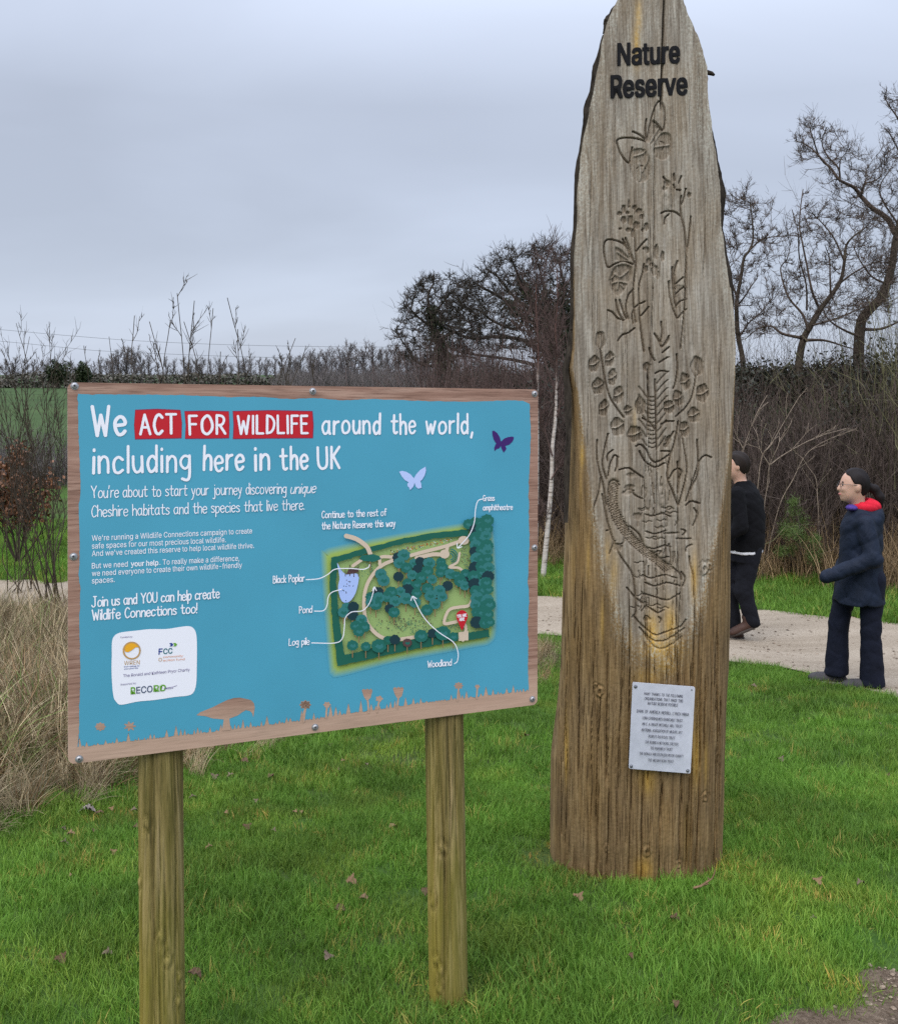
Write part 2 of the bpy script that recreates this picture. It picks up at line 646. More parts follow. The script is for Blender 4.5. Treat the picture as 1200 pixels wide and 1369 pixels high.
straw = [clump('straw_tuft', 34, .10,   .22, .62, .0058, 1.5, 5, M_STRAW, r_, aim=(None if k < 3 else .3)) for k in range(6)]
n = 26000
x, y = rng.uniform(-8, 1.4, n), rng.uniform(3.2, 12, n)
rm = rough_mask(x, y)
left = np.clip((-x / y - .12) / .25, 0, 1)
ok = (rm > .0) & (rng.random(n) < np.clip(rm * 2.2, .05, 1) * (.35 + .65 * left)) & (np.abs(x) < .6 * y + 1.5)
x, y, rm, left = x[ok], y[ok], rm[ok], left[ok]
n = len(x)
s_ = rng.uniform(.55, 1.1, n) * np.clip(.42 + rm * .5, .35, 1) * (.55 + .5 * left)
tint = rng.uniform(.40, 1.35, n) * (.6 + .65 * vnoise(x, y, .4, 14))
green = rng.random(n) < .10
tc_ = np.stack([tint, tint, tint, np.ones(n)], -1)
tc_[green] *= (.35, .62, .25, 1)
brown = rng.random(n) < .3
tc_[brown] *= (.55, .43, .34, 1)
scatter('dead_grass', straw, np.stack([x, y, gz(x, y)], -1), np.stack([rng.normal(0, .42, n), rng.normal(0, .42, n), rng.normal(0, 1.3, n)], -1),
        np.stack([s_, s_, s_ * rng.uniform(.7, 1.25, n)], -1), rng.integers(0, 6, n), tc_, 'tall pale dead grass lodged behind the information board', 'dead grass', M_STRAW)

# rank grass and dead stems on the far side of the path, foot of the thicket
n = 9000
x, y = rng.uniform(-16, 16, n), rng.uniform(9, 19, n)
_, b = path_dist(x, y)
ok = (b > 1.9) & (b < 5) & (rng.random(n) < np.clip((b - 1.6) / 1.3, .1, 1)) & (x > -1.5) & (np.abs(x) < .6 * y + 1.5)
x, y = x[ok], y[ok]
n = len(x)
s_ = rng.uniform(.8, 1.7, n)
tint = rng.uniform(.35, .85, n)
scatter('verge_straw', straw, np.stack([x, y, gz(x, y)], -1), np.stack([rng.normal(0, .2, n), rng.normal(0, .2, n), rng.uniform(0, 6.28, n)], -1),
        np.stack([s_, s_, s_ * 1.3], -1), rng.integers(0, 6, n), np.stack([tint, tint * .86, tint * .75, np.ones(n)], -1), 'brown dead stems at the foot of the thicket beyond the path', 'dead grass', M_STRAW)

# ================================================================== FALLEN LEAVES
def leaf_mat(name, c):
    t = NT(name, .75, .25)
    n1 = t.noise(t.coord(), 60, 4)
    return t.color(t.ramp(n1, [(.3, tuple(k * .6 for k in c)), (.7, c)]))


LEAF_M = [leaf_mat('leaf_tan', (.25, .155, .085)), leaf_mat('leaf_brown', (.13, .078, .045)), leaf_mat('leaf_grey', (.19, .14, .10))]


def leaf_mesh(r, lobes):
    n = 22
    top, bot = [], []
    for i in range(n + 1):
        t_ = i / n
        w = .34 * math.sin(math.pi * min(1, t_ * 1.02)) ** .8 * (1 + lobes * math.sin(t_ * 5.2 * math.pi))
        w = max(w, .012)
        cup = .35 * w * w + .18 * math.sin(t_ * 3 + r.random() * .3)
        top.append((t_ - .5, w, cup + abs(w) * r.uniform(.1, .7)))
        bot.append((t_ - .5, -w, cup + abs(w) * r.uniform(.1, .7)))
    mid = [(t_[0], 0, t_[2] - .12) for t_ in top]
    v = top + mid + bot
    f = []
    for i in range(n):
        f += [(i, i + 1, n + 2 + i, n + 1 + i), (n + 1 + i, n + 2 + i, 2 * n + 3 + i, 2 * n + 2 + i)]
    return v, f


r2 = np.random.default_rng(5)
LEAVES = [(133, 1095), (150, 1088), (180, 1090), (85, 1115), (95, 1123), (126, 1118), (85, 1136), (287, 1045), (308, 1043), (327, 1023), (362, 1045),
          (352, 1004), (258, 1073), (303, 1093), (343, 1077), (395, 1092), (330, 1114), (366, 1117), (280, 1140), (182, 1112), (152, 1147),
          (82, 1292), (144, 1286), (260, 1312), (408, 1000), (440, 1002), (458, 1023), (452, 1034), (490, 1028), (402, 1092), (703, 989), (525, 1112),
          (470, 1187), (455, 1225), (487, 1210), (570, 1200), (773, 1210), (1082, 966), (1175, 972), (1187, 1042), (1093, 1187), (1150, 1190),
          (902, 1240), (1087, 1237), (842, 1288), (903, 1352), (1043, 1022), (1007, 921), (96, 1180), (437, 1290)]
protos = []
for k in range(6):
    v, f = leaf_mesh(r2, (.0, .28, .34)[k % 3])
    me = bpy.data.meshes.new('fallen_leaf')
    me.from_pydata(v, [], f)
    me.materials.append(LEAF_M[k % 3 if k < 3 else (k + 1) % 3])
    me.polygons.foreach_set('use_smooth', [True] * len(f))
    protos.append(me)


def put_leaf(px, py, size, me, label, group=None):
    o = bpy.data.objects.new('fallen_leaf', me)
    p = on_ground(px, py)
    o.location = (p.x, p.y, p.z + .018)
    o.scale = (size, size, size)
    o.rotation_euler = (r2.normal(0, .2), r2.normal(0, .2), r2.uniform(0, 6.28))
    link(o, label=label, cat='leaf', group=group)


for (px, py) in LEAVES:
    put_leaf(px, py, r2.uniform(.022, .045), protos[int(r2.integers(0, 6))], 'small dry brown fallen leaf lying on the grass', 'fallen leaves scattered on the lawn')
me = bpy.data.meshes.new('fallen_leaf')
v, f = leaf_mesh(r2, .1)
me.from_pydata(v, [], f)
me.materials.append(leaf_mat('leaf_silver', (.27, .225, .20)))
put_leaf(117, 1092, .075, me, 'large pale grey curled leaf at the edge of the dead grass')
# the curled dry stalk in front of the post
p = on_ground(940, 1198)
mb = MB()
k_ = .0026
for pl in ([(925, 1206), (934, 1204), (942, 1198), (950, 1192), (953, 1182), (952, 1175)], [(942, 1198), (946, 1195), (944, 1191)], [(934, 1204), (940, 1201), (945, 1200)]):
    w_ = [((a - 940) * k_, -.01, (1206 - b) * k_ * .9 + .03) for a, b in pl]
    mb.tube(resample(w_, 9), np.linspace(.0045, .0018, 9), 5)
mb.build('dry_stalk', LEAF_M[0], label='pale bent dry stalk lying in front of the carved post', cat='stalk').location = (p.x, p.y, p.z)

# ================================================================== LETTERING
GL = {
 'a': "8,11 4,12 1,8 1,4 3,0 6,1 8,5|8,12 8,3 9,0", 'b': "1,20 1,0|1,8 4,12 7,10 8,6 7,1 4,0 1,2", 'c': "8,10 5,12 2,10 1,6 2,1 5,0 8,2",
 'd': "8,20 8,0|8,9 5,12 2,10 1,5 3,0 6,1 8,4", 'e': "1,6 8,7 7,11 4,12 1,9 1,4 3,0 6,0 8,2", 'f': "7,18 5,20 3,17 3,0|0,12 6,12",
 'g': "8,11 4,12 1,9 1,5 4,2 7,4 8,8|8,12 8,-3 6,-7 2,-6", 'h': "1,20 1,0|1,8 4,12 7,11 8,7 8,0", 'i': "2,12 2,0|2,17 2,17.8",
 'j': "4,12 4,-4 2,-7 0,-6|4,17 4,17.8", 'k': "1,20 1,0|7,12 1,5|2.5,6 7,0", 'l': "2,20 2,0", 'm': "1,12 1,0|1,8 4,12 6,9 6,0|6,8 9,12 11,9 11,0",
 'n': "1,12 1,0|1,8 4,12 7,11 8,7 8,0", 'o': "5,12 2,10 1,6 2,1 5,0 8,2 9,6 8,10 5,12", 'p': "1,12 1,-7|1,9 4,12 7,11 8,6 6,1 3,0 1,3",
 'q': "8,12 8,-7|8,9 5,12 2,10 1,5 3,0 6,1 8,4", 'r': "1,12 1,0|1,8 3,11 6,12", 's': "7,10 4,12 1,10 3,7 6,5 7,2 4,0 1,1",
 't': "3,18 3,3 5,0 7,1|0,12 7,12", 'u': "1,12 1,4 3,0 6,1 8,5|8,12 8,0", 'v': "1,12 4,0|4,0 8,12", 'w': "1,12 3,0|3,0 6,9|6,9 8,0|8,0 11,12",
 'y': "1,12 4,3|8,12 5,0 3,-6 1,-7", 'x': "1,12 8,0|8,12 1,0",
 'W': "0,20 3,0|3,0 6,14|6,14 9,0|9,0 12,20", 'A': "0,0 5,20|5,20 10,0|2,7 8,7", 'B': "1,20 1,0|1,20 6,19 7,15 5,11 1,11|5,11 9,8 8,2 5,0 1,0",
 'C': "9,17 6,20 3,18 1,12 1,7 3,1 6,0 9,3", 'D': "1,20 1,0|1,20 6,18 9,12 8,5 5,1 1,0", 'E': "1,20 1,0|1,20 8,20|1,11 7,11|1,0 8,0",
 'F': "1,20 1,0|1,20 8,20|1,11 7,11", 'G': "9,17 6,20 2,17 1,9 3,1 6,0 9,3 9,9|5,9 9,9", 'I': "2,20 2,0", 'J': "7,20 7,4 5,0 2,0 0,3|4,20 10,20",
 'K': "1,20 1,0|9,20 1,9|3,11 9,0", 'L': "1,20 1,0|1,0 8,0", 'M': "1,0 2,20|2,20 6,6|6,6 10,20|10,20 11,0", 'N': "1,0 1,20|1,20 9,0|9,0 9,20",
 'O': "6,20 2,16 1,10 2,3 6,0 10,4 11,10 9,17 6,20", 'P': "1,20 1,0|1,20 6,19 8,15 6,10 1,9", 'R': "1,20 1,0|1,20 6,19 8,15 6,10 1,9|4,9 9,0",
 'T': "5,20 5,0|0,20 10,20", 'U': "1,20 1,6 3,1 6,0 9,2 10,7 10,20", 'Y': "0,20 5,10|10,20 5,10 5,0", 'H': "1,20 1,0|9,20 9,0|1,10 9,10",
 'S': "8,17 5,20 2,17 3,12 7,8 8,3 5,0 1,2", 'V': "0,20 5,0|5,0 10,20", ',': "2,1 1,-4", "'": "2,20 1,15", '.': "1,0 1,.8", '!': "2,20 2,6|2,0 2,.8",
}
GL = {k: [np.array([[float(c) for c in p.split(',')] for p in s.split()]) for s in g.split('|')] for k, g in GL.items()}


def smooth(P, n=5):
    P = np.asarray(P, float)
    if len(P) < 3:
        return P
    closed = np.allclose(P[0], P[-1])
    Q = np.vstack([P[-2] if closed else 2 * P[0] - P[1], P, P[1] if closed else 2 * P[-1] - P[-2]])
    o = []
    for i in range(1, len(Q) - 2):
        a, b, c, d = Q[i - 1:i + 3]
        for t in np.linspace(0, 1, n, endpoint=False):
            o.append(.5 * (2 * b + (c - a) * t + (2 * a - 5 * b + 4 * c - d) * t * t + (3 * b - a - 3 * c + d) * t ** 3))
    o.append(P[-1])
    return np.array(o)


class Flat(MB):
    """flat print: shapes in the (u, v) plane, each laid a hair above the last"""
    def __init__(s, w0, dw=3e-5):
        super().__init__()
        s.w, s.dw = w0, dw

    def poly(s, P, mi=0):
        P = np.asarray(P, float)
        s.w += s.dw
        s.add(np.column_stack([P, np.full(len(P), s.w)]), [tuple(range(len(P)))], mi)

    def stroke(s, P, wd, mi=0, cap=True):
        P = np.asarray(P, float)
        s.w += s.dw
        t = np.gradient(P, axis=0)
        t /= np.linalg.norm(t, axis=1)[:, None] + 1e-12
        nn = np.column_stack([-t[:, 1], t[:, 0]])
        wd = np.broadcast_to(np.asarray(wd, float), (len(P),))[:, None] / 2
        L, Rg = P + nn * wd, P - nn * wd
        n = len(P)
        v = np.vstack([L, Rg])
        f = [(i, n + i, n + i + 1, i + 1) for i in range(n - 1)]
        if cap:
            for e, sg in ((0, -1), (n - 1, 1)):
                a = np.linspace(-math.pi / 2, math.pi / 2, 7)
                c = P[e] + (np.cos(a)[:, None] * t[e] * sg + np.sin(a)[:, None] * nn[e]) * wd[e]
                k = len(v)
                v = np.vstack([v, c])
                f.append(tuple(range(k, k + 7)) if sg < 0 else tuple(range(k, k + 7))[::-1])
        lift = np.concatenate([np.arange(n), np.arange(n), np.zeros(len(v) - 2 * n)]) * 4e-6     # a stroke may cross itself
        if cap:
            lift[-7:] = n * 4e-6
        s.add(np.column_stack([v, s.w + lift]), f, mi)

    def write(s, text, p0, p1, cap_h, wd, mi=0, wob=.25, slant=0.0, seed=1, gap=2.6):
        """hand lettering fitted between two baseline points, cap_h and wd in metres"""
        r = np.random.default_rng(seed + len(text))
        x, items = 0.0, []
        for ch in text:
            if ch == ' ':
                x += 7
                continue
            g = GL[ch]
            mx = max(float(q_[:, 0].max()) for q_ in g)
            mn = min(float(q_[:, 0].min()) for q_ in g)
            items.append((x - mn, g, r.normal(0, wob), r.normal(0, .02)))
            x += mx - mn + gap
        tot = x - gap
        p0, p1 = np.array(p0), np.array(p1)
        d = p1 - p0
        L = np.linalg.norm(d)
        d = d / L
        nn = np.array([-d[1], d[0]])
        sx, sy = L / tot, cap_h / 20.0
        for ox, g, dy, sk in items:
            for q_ in g:
                q_ = smooth(q_)
                X, Y = (q_[:, 0] + ox + (q_[:, 1]) * (slant + sk)) * sx, (q_[:, 1] + dy) * sy
                s.stroke(p0 + X[:, None] * d + Y[:, None] * nn, wd * r.uniform(.92, 1.08), mi)


try:                                            # the grotesque typeface that ships with Blender
    import os
    FONT = bpy.data.fonts.load(os.path.join(bpy.utils.system_resource('DATAFILES'), 'fonts', 'Inter.woff2'))
except Exception:
    FONT = None


def text_mesh(text, offset=0.0, space=1.0):
    """outline type from the built-in typeface; returns verts(x,y), faces"""
    cu = bpy.data.curves.new('type', 'FONT')
    cu.body = text
    cu.size = 1.0
    if FONT is not None:
        cu.font = FONT
    cu.offset = offset
    cu.resolution_u = 3
    cu.space_character = space
    o = bpy.data.objects.new('type', cu)
    me = o.to_mesh()
    v = np.array([p.co[:2] for p in me.vertices])
    f = [tuple(p.vertices) for p in me.polygons]
    o.to_mesh_clear()
    bpy.data.objects.remove(o)
    bpy.data.curves.remove(cu)
    return v, f


def set_type(mb, text, p0, p1, cap_h, offset=0.0, mi=0, w=None, space=1.0):
    v, f = text_mesh(text, offset, space)
    p0, p1 = np.array(p0), np.array(p1)
    d = p1 - p0
    L = np.linalg.norm(d)
    d = d / L
    nn = np.array([-d[1], d[0]])
    x0, x1 = v[:, 0].min(), v[:, 0].max()
    capv, _ = text_mesh('H', offset)
    ch = capv[:, 1].max() - capv[:, 1].min()
    X, Y = (v[:, 0] - x0) * L / (x1 - x0), v[:, 1] * cap_h / ch
    uv = p0 + X[:, None] * d + Y[:, None] * nn
    if w is None:
        mb.w += mb.dw
        w = mb.w
    mb.add(np.column_stack([uv, np.full(len(uv), w)]), f, mi)


# ================================================================== INFORMATION BOARD
KB = .841 / .82                                # an A0 sheet
BC = np.array([0, 0, CAM_H]) + (np.array([-0.29270383, 2.28569233, 1.16154564]) - (0, 0, CAM_H)) * KB
yaw, tilt, roll, BW, BH = 0.402069, 0.0419588, -0.0195341, 1.13681 * KB, 0.82 * KB
_ex = np.array([math.cos(yaw), math.sin(yaw), 0])
_n = np.array([-math.sin(yaw), math.cos(yaw), 0])
_u2 = np.array([0, 0, math.cos(tilt)]) + _n * math.sin(tilt)
BX = _ex * math.cos(roll) + _u2 * math.sin(roll)
BY = -_ex * math.sin(roll) + _u2 * math.cos(roll)
BN = np.cross(BX, BY)                         # towards the reader
CAMP = np.array([0, 0, CAM_H])


def bp(px, py):
    a, b = ray(px, py)
    d = np.array([a, 1.0, b])
    t = np.dot(BC - CAMP, BN) / np.dot(d, BN)
    q_ = CAMP + d * t - BC
    return np.array([np.dot(q_, BX), np.dot(q_, BY)])


def bps(P, ox=0, oy=0, k=1.0):
    return np.array([bp(ox + x / k, oy + y / k) for x, y in P])


def ppm(px, py):
    """metres per photo pixel, upright, on the board"""
    return float(np.linalg.norm(bp(px, py - 1) - bp(px, py)))


def make_print_wood():
    t = NT('printed_wood', .45, .35)
    co = t.coord(scale=(2.2, 38, 1))
    n1 = t.noise(co, 1.6, 6, .65, .25)
    n2 = t.noise(t.coord(scale=(7, 160, 1)), 1.5, 4, .7)
    n3 = t.noise(t.coord(scale=(1, 1.6, 1)), 4.0, 4)
    c = t.ramp(n1, [(.25, (.13, .066, .045)), (.45, (.28, .160, .115)), (.60, (.38, .24, .18)), (.8, (.50, .345, .265))])
    c = t.mix(t.ramp(n2, [(.34, .85), (.52, 0.0)]), c, (.12, .06, .04))
    c = t.mix(t.ramp(n3, [(.4, 0.0), (.75, .45)]), c, (.40, .225, .165), 'MIX')
    s_ = t.node('ShaderNodeSeparateXYZ')
    t.l.new(t.coord(), s_.inputs[0])
    low = t.math('MULTIPLY', t.math('SUBTRACT', -.30, s_.outputs[1]), 14.0, True)
    c = t.mix(t.math('MULTIPLY', low, .5), c, (.58, .42, .31))
    return t.color(c)


M_WOODP = make_print_wood()
M_EDGE = flat('panel_edge', (.62, .54, .44), .6)
M_BLUE = flat('print_blue', (.066, .315, .445), .42, .4, var=.06, vscale=3)
M_WHITE = flat('print_white', (.80, .80, .86), .5)
M_RED = flat('print_red', (.50, .012, .022), .5)
M_SHADOWBLUE = flat('print_dark_blue', (.04, .17, .30), .5)

root = empty('information_board', (BC[0], BC[1], float(gz(BC[0], BC[1]))), label='blue wildlife information board with a printed wood border on two round posts', cat='information board')


def rrect(w, h, r, n=6):
    P = []
    for cx_, cy_, a0 in ((w - r, h - r, 0), (-w + r, h - r, 90), (-w + r, -h + r, 180), (w - r, -h + r, 270)):
        for k in range(n + 1):
            a = R(a0 + 90 * k / n)
            P.append((cx_ + r * math.cos(a), cy_ + r * math.sin(a)))
    return np.array(P)


P = rrect(BW / 2, BH / 2, .014)
n = len(P)
pv = np.vstack([np.column_stack([P, np.zeros(n)]), np.column_stack([P, np.full(n, -.008)])])
pf = [tuple(range(n)), tuple(range(n, 2 * n))[::-1]] + [(i, n + i, n + (i + 1) % n, (i + 1) % n) for i in range(n)]
panel = mesh_obj('panel', pv, pf, [M_WOODP, M_EDGE], root)
panel.data.polygons.foreach_set('material_index', [0] + [1] * (n + 1))
Mb = Matrix(((BX[0], BY[0], BN[0], 0), (BX[1], BY[1], BN[1], 0), (BX[2], BY[2], BN[2], 0), (0, 0, 0, 1)))
panel.matrix_local = Matrix.Translation(Vector(BC) - root.location) @ Mb

# ---- the torn-edged blue field with its fringe of grass blades
rb = np.random.default_rng(3)


def wob(P, amp, step):
    P = np.array(P, float)
    d = np.concatenate([[0], np.cumsum(np.linalg.norm(np.diff(P, axis=0), axis=1))])
    t = np.arange(0, d[-1], step)
    Q = np.stack([np.interp(t, d, P[:, k]) for k in (0, 1)], -1)
    return Q + rb.normal(0, amp, Q.shape)


top_e = wob([(104, 527), (193, 527.5), (250, 528.5), (307, 531), (350, 530.5), (391, 533.6), (420, 532), (457, 535.4), (499, 533.4), (581, 536.4), (627, 537), (683, 535.4), (703, 536)], .28, 5)
right_e = wob([(707.5, 540), (708.8, 585), (706, 658), (707.4, 726), (705, 780), (707.2, 797), (705, 827), (706, 860), (705, 900), (706.6, 922)], .3, 5)
left_e = wob([(105.5, 998), (106, 958), (108, 887), (106, 831), (108, 788), (105.5, 770), (107, 732), (105.5, 675), (108.2, 658), (107, 619), (105.5, 585), (104, 530)], .3, 5)
BX_, BY_ = [105, 165, 261, 340, 420, 473, 580, 706], [999, 992, 981, 971.5, 961.5, 953, 938, 924]
low = []
x = 706.0
while x > 106:
    yb = float(np.interp(x, BX_, BY_))
    s_ = rb.random()
    h = rb.uniform(9, 16) if s_ < .16 else (rb.uniform(4, 9) if s_ < .55 else rb.uniform(.5, 3.0))
    wd = rb.uniform(1.0, 1.8) + h * .10
    low += [(x, yb + rb.normal(0, .4)), (x - wd, yb - h), (x - 2 * wd, yb + rb.normal(0, .4))]
    x -= 2 * wd + rb.uniform(.2, 1.8) + (rb.uniform(2, 6) if rb.random() < .12 else 0)
outline = [tuple(p) for p in top_e] + [tuple(p) for p in right_e] + low + [tuple(p) for p in left_e]
fl = Flat(.0006, 0)
fl.poly(bps(outline)[::-1])
fl.build('blue_field', M_BLUE, panel)

# ---- wood-grained silhouettes cut out of the blue: bird and flowers
Z3 = lambda P: bps(P, 80, 760, 3.53)
Z4 = lambda P: bps(P, 340, 760, 3.0)
Z2 = lambda P: bps(P, 400, 500, 3.53)
Z1 = lambda P: bps(P, 80, 500, 3.53)
fl = Flat(.0009)
fl.poly(Z3([(645, 692), (662, 678), (720, 655), (755, 637), (790, 620), (820, 611), (850, 609), (880, 615), (903, 621), (916, 636), (920, 655), (913, 702), (907, 682), (897, 672), (878, 668), (860, 678), (838, 694), (800, 708), (803, 735), (806, 762), (765, 766), (770, 735), (774, 712), (720, 707), (690, 697)])[::-1])
fl.build('bird_silhouette', M_WOODP, panel)


def flower(Zf, cx_, cy_, r, n=7, dep=.22, sq=.8):
    P = []
    for k in range(n * 6):
        a = 2 * math.pi * k / (n * 6)
        rr = r * (1 - dep + dep * math.cos(n * a))
        P.append((cx_ + rr * math.cos(a), cy_ + rr * sq * math.sin(a)))
    fl.poly(Zf(P)[::-1])


def stem(Zf, pts, wd):
    fl.stroke(smooth(Zf(pts)), wd * .0016)


def new_flower():
    global fl
    fl = Flat(.0009)


def end_flower():
    fl.build('flower_silhouette', M_WOODP, panel)


for a_ in ((192, 746, 26, 8, .12), (331, 744, 30, 7, .25)):
    new_flower()
    flower(Z3, *a_)
    end_flower()
new_flower()
flower(Z3, 1158, 643, 28, 8, .12)
stem(Z3, [(1158, 660), (1150, 690), (1151, 722)], 3.2)
end_flower()
for (cx_, cy_, r, n_, ex_, ey_) in ((205, 548, 22, 8, 198, 610), (291, 546, 16, 6, 287, 598), (500, 522, 16, 5, 492, 575), (818, 470, 19, 8, 813, 530), (893, 473, 11, 6, 890, 520)):
    new_flower()
    flower(Z4, cx_, cy_, r, n_, .15)
    stem(Z4, [(cx_, cy_ + r * .6), ((cx_ + ex_) / 2, (cy_ + ey_) / 2), (ex_, ey_)], 3)
    end_flower()
for (cx_, cy_, ex_, ey_) in ((452, 502, 457, 578), (577, 495, 572, 560)):
    new_flower()
    fl.poly(Z4([(cx_ - 22, cy_ - 14), (cx_ - 14, cy_ - 20), (cx_ - 6, cy_ - 15), (cx_, cy_ - 21), (cx_ + 8, cy_ - 16), (cx_ + 16, cy_ - 21), (cx_ + 21, cy_ - 12), (cx_ + 14, cy_ + 16), (cx_ + 4, cy_ + 25), (cx_ - 7, cy_ + 23), (cx_ - 15, cy_ + 8)])[::-1])
    stem(Z4, [(cx_, cy_ + 20), ((cx_ + ex_) / 2 + 1, (cy_ + ey_) / 2), (ex_, ey_)], 3)
    end_flower()

# ---- red word blocks
M_MAROON = flat('print_maroon', (.22, .02, .07), .6)
red_boxes = ([(358, 172), (460, 168), (568, 173), (575, 230), (573, 300), (470, 303), (357, 305), (353, 240)],
             [(590, 178), (700, 176), (796, 179), (799, 240), (797, 300), (700, 302), (593, 303), (596, 240)],
             [(819, 178), (1000, 174), (1189, 178), (1194, 240), (1191, 300), (1000, 301), (820, 304), (823, 240)])
for b in red_boxes:
    fl = Flat(.0009)
    P = Z1(b)
    c = P.mean(0)
    fl.poly((c + (P - c) * (1.02, 1.06))[::-1], 1)
    fl.poly(P[::-1], 0)
    fl.build('red_word_block', [M_RED, M_MAROON], panel)


def headline(name, rows, Zf, k, seed):
    for (txt, p0, p1, cap, wd) in rows:
        fl_ = Flat(.0014)
        a, b = Zf([p0, p1])
        fl_.write(txt, a, b, cap / k * ppm(300, 600), wd / k * ppm(300, 600), seed=seed, gap=4.4)
        fl_.build(name, M_WHITE, panel)


headline('headline_lettering', [('We', (158, 290), (308, 286), 130, 15), ('ACT', (381, 283), (548, 281), 88, 12), ('FOR', (614, 284), (780, 282), 86, 12), ('WILDLIFE', (842, 281), (1168, 278), 84, 11.5),
                                ('including', (160, 468), (612, 459), 118, 12.5), ('here', (680, 454), (864, 450), 112, 13), ('in', (924, 454), (986, 452), 118, 14), ('the', (1042, 450), (1167, 446), 108, 13)], Z1, 3.53, 2)
headline('headline_lettering', [('around', (110, 281), (378, 279), 100, 12.5), ('the', (434, 281), (544, 279), 100, 12.5), ('world,', (598, 279), (814, 279), 100, 12.5), ('UK', (90, 446), (188, 443), 104, 14)], Z2, 3.53, 3)
k_ = ppm(250, 670)
for txt, a, b, cap, wd in (("You're about to start your journey discovering", (123, 665.5), (382, 659.5), 15, 1.25), ("Cheshire habitats and the species that live there.", (123, 691), (406, 681), 14.5, 1.25),
                           ("Join us and YOU can help create", (123, 811), (293, 799), 13, 1.6), ("Wildlife Connections too!", (124, 829), (263, 819), 13, 1.6)):
    fl = Flat(.0014, 2e-5)
    fl.write(txt, bp(*a), bp(*b), cap * k_, wd * k_, seed=9)
    fl.build('handwritten_line', M_WHITE, panel)
fl = Flat(.0014, 2e-5)
fl.write('unique', bp(388, 660), bp(421, 658.5), 14.5 * k_, 1.25 * k_, slant=.22)
fl.build('handwritten_line', M_WHITE, panel)
for txt, a, b, off in (("We're running a Wildlife Connections campaign to create", (123, 723), (337, 713), .004), ("safe spaces for our most precious local wildlife.", (123, 733.5), (302, 724.8), .004),
                       ("And we've created this reserve to help local wildlife thrive.", (123, 743.6), (339.5, 732.5), .004), ("But we need", (123, 760), (171, 757.4), .004),
                       ("your help", (175, 757.3), (212, 755.4), .02), (". To really make a difference,", (213.5, 755.2), (320, 749.5), .004),
                       ("we need everyone to create their own wildlife-friendly", (123, 770.2), (323.6, 758.6), .004), ("spaces.", (123, 780), (153.6, 778), .004)):
    fl = Flat(.0014, 2e-5)
    set_type(fl, txt, bp(*a), bp(*b), 7.2 * k_, off)
    fl.build('small_type_line', M_WHITE, panel)

# ---- butterflies
fl = Flat(.0011)
purple = Z2([(909, 269), (917, 267), (932, 278), (944, 297), (950, 319), (966, 304), (985, 297), (1004, 295), (1012, 299), (1006, 317), (990, 333), (970, 339), (976, 352), (970, 362), (962, 371), (952, 350), (949, 340), (943, 350), (930, 354), (920, 364), (918, 350), (923, 336), (928, 329), (916, 310), (910, 290)])
lav = Z2([(470, 461), (485, 457), (505, 462), (525, 474), (540, 492), (550, 474), (570, 452), (595, 437), (597, 457), (590, 480), (579, 498), (570, 505), (575, 520), (576, 537), (560, 541), (549, 532), (543, 513), (538, 530), (522, 548), (517, 535), (510, 530), (509, 518), (516, 511), (498, 501), (484, 485)])
fl.poly((lav + (.001, -.0015))[::-1], 2)
fl.poly(lav[::-1], 0)
BF_M = [flat('print_lavender', (.45, .55, .86), .5), flat('print_purple', (.045, .012, .13), .5), M_SHADOWBLUE]
fl.build('butterfly_print', BF_M, panel)
fl = Flat(.0011)
fl.poly(purple[::-1], 1)
fl.build('butterfly_print', BF_M, panel)

# ---- funders' white label
L8 = lambda P: bps(P, 130, 820, 8.0)
fl = Flat(.0011)
fl.poly(L8(smooth([(160, 300), (190, 235), (260, 202), (420, 183), (560, 168), (740, 166), (880, 145), (980, 136), (1035, 165), (1062, 240), (1067, 400), (1065, 600), (1058, 760), (1025, 850), (960, 880), (830, 893), (620, 925), (430, 943), (260, 976), (205, 945), (172, 870), (155, 640), (157, 450), (160, 300)]))[::-1])
fl.build('funders_label', M_WHITE, panel)
MI = [flat('ink_grey', (.16, .13, .26), .6), flat('ink_orange', (.78, .38, .02), .6), flat('ink_tan', (.48, .29, .11), .6), flat('ink_navy', (.015, .045, .25), .6), flat('ink_teal', (.03, .16, .19), .6), flat('ink_green', (.13, .36, .03), .6), flat('ink_salmon', (.72, .34, .20), .6), flat('ink_slate', (.07, .10, .17), .6)]
fl = Flat(.0015)
k8 = ppm(200, 890)


def T8(txt, a, b, cap, mi, off=0.0):
    p, q_ = L8([a, b])
    set_type(fl, txt, p, q_, cap / 8 * k8, off, mi)


T8('Funded by:', (250, 264), (380, 256), 18, 0)
T8('WREN', (288, 552), (455, 543), 44, 2)
T8('investing in', (288, 577), (452, 565), 14, 3, .01)
T8('your projects', (288, 600), (438, 588), 14, 3, .01)
T8('F', (655, 438), (698, 436), 66, 3, .02)
T8('CC', (706, 434), (806, 426), 62, 4, .02)
T8('community', (705, 476), (918, 462), 22, 6, .005)
T8('action fund', (705, 513), (935, 497), 22, 6, .005)
T8('The Ronald and Kathleen Pryor Charity', (280, 682), (990, 614), 32, 0)
T8('Supported by:', (250, 768), (418, 752), 18, 0)
T8('R', (358, 862), (412, 857), 76, 5, .02)
T8('ECO', (418, 855), (592, 839), 72, 7, .012)
T8('RD', (602, 836), (735, 826), 72, 5, .02)
ca = [(370 + 88 * math.cos(a), 396 + 88 * math.sin(a)) for a in np.linspace(0, 2 * math.pi, 40)]
fl.stroke(L8(ca), 16 / 8 * k8, 2, False)
fl.poly(L8(smooth([(295, 400), (300, 350), (330, 318), (380, 306), (430, 325), (452, 360), (410, 362), (380, 385), (340, 410), (310, 410), (295, 400)]))[::-1], 1)
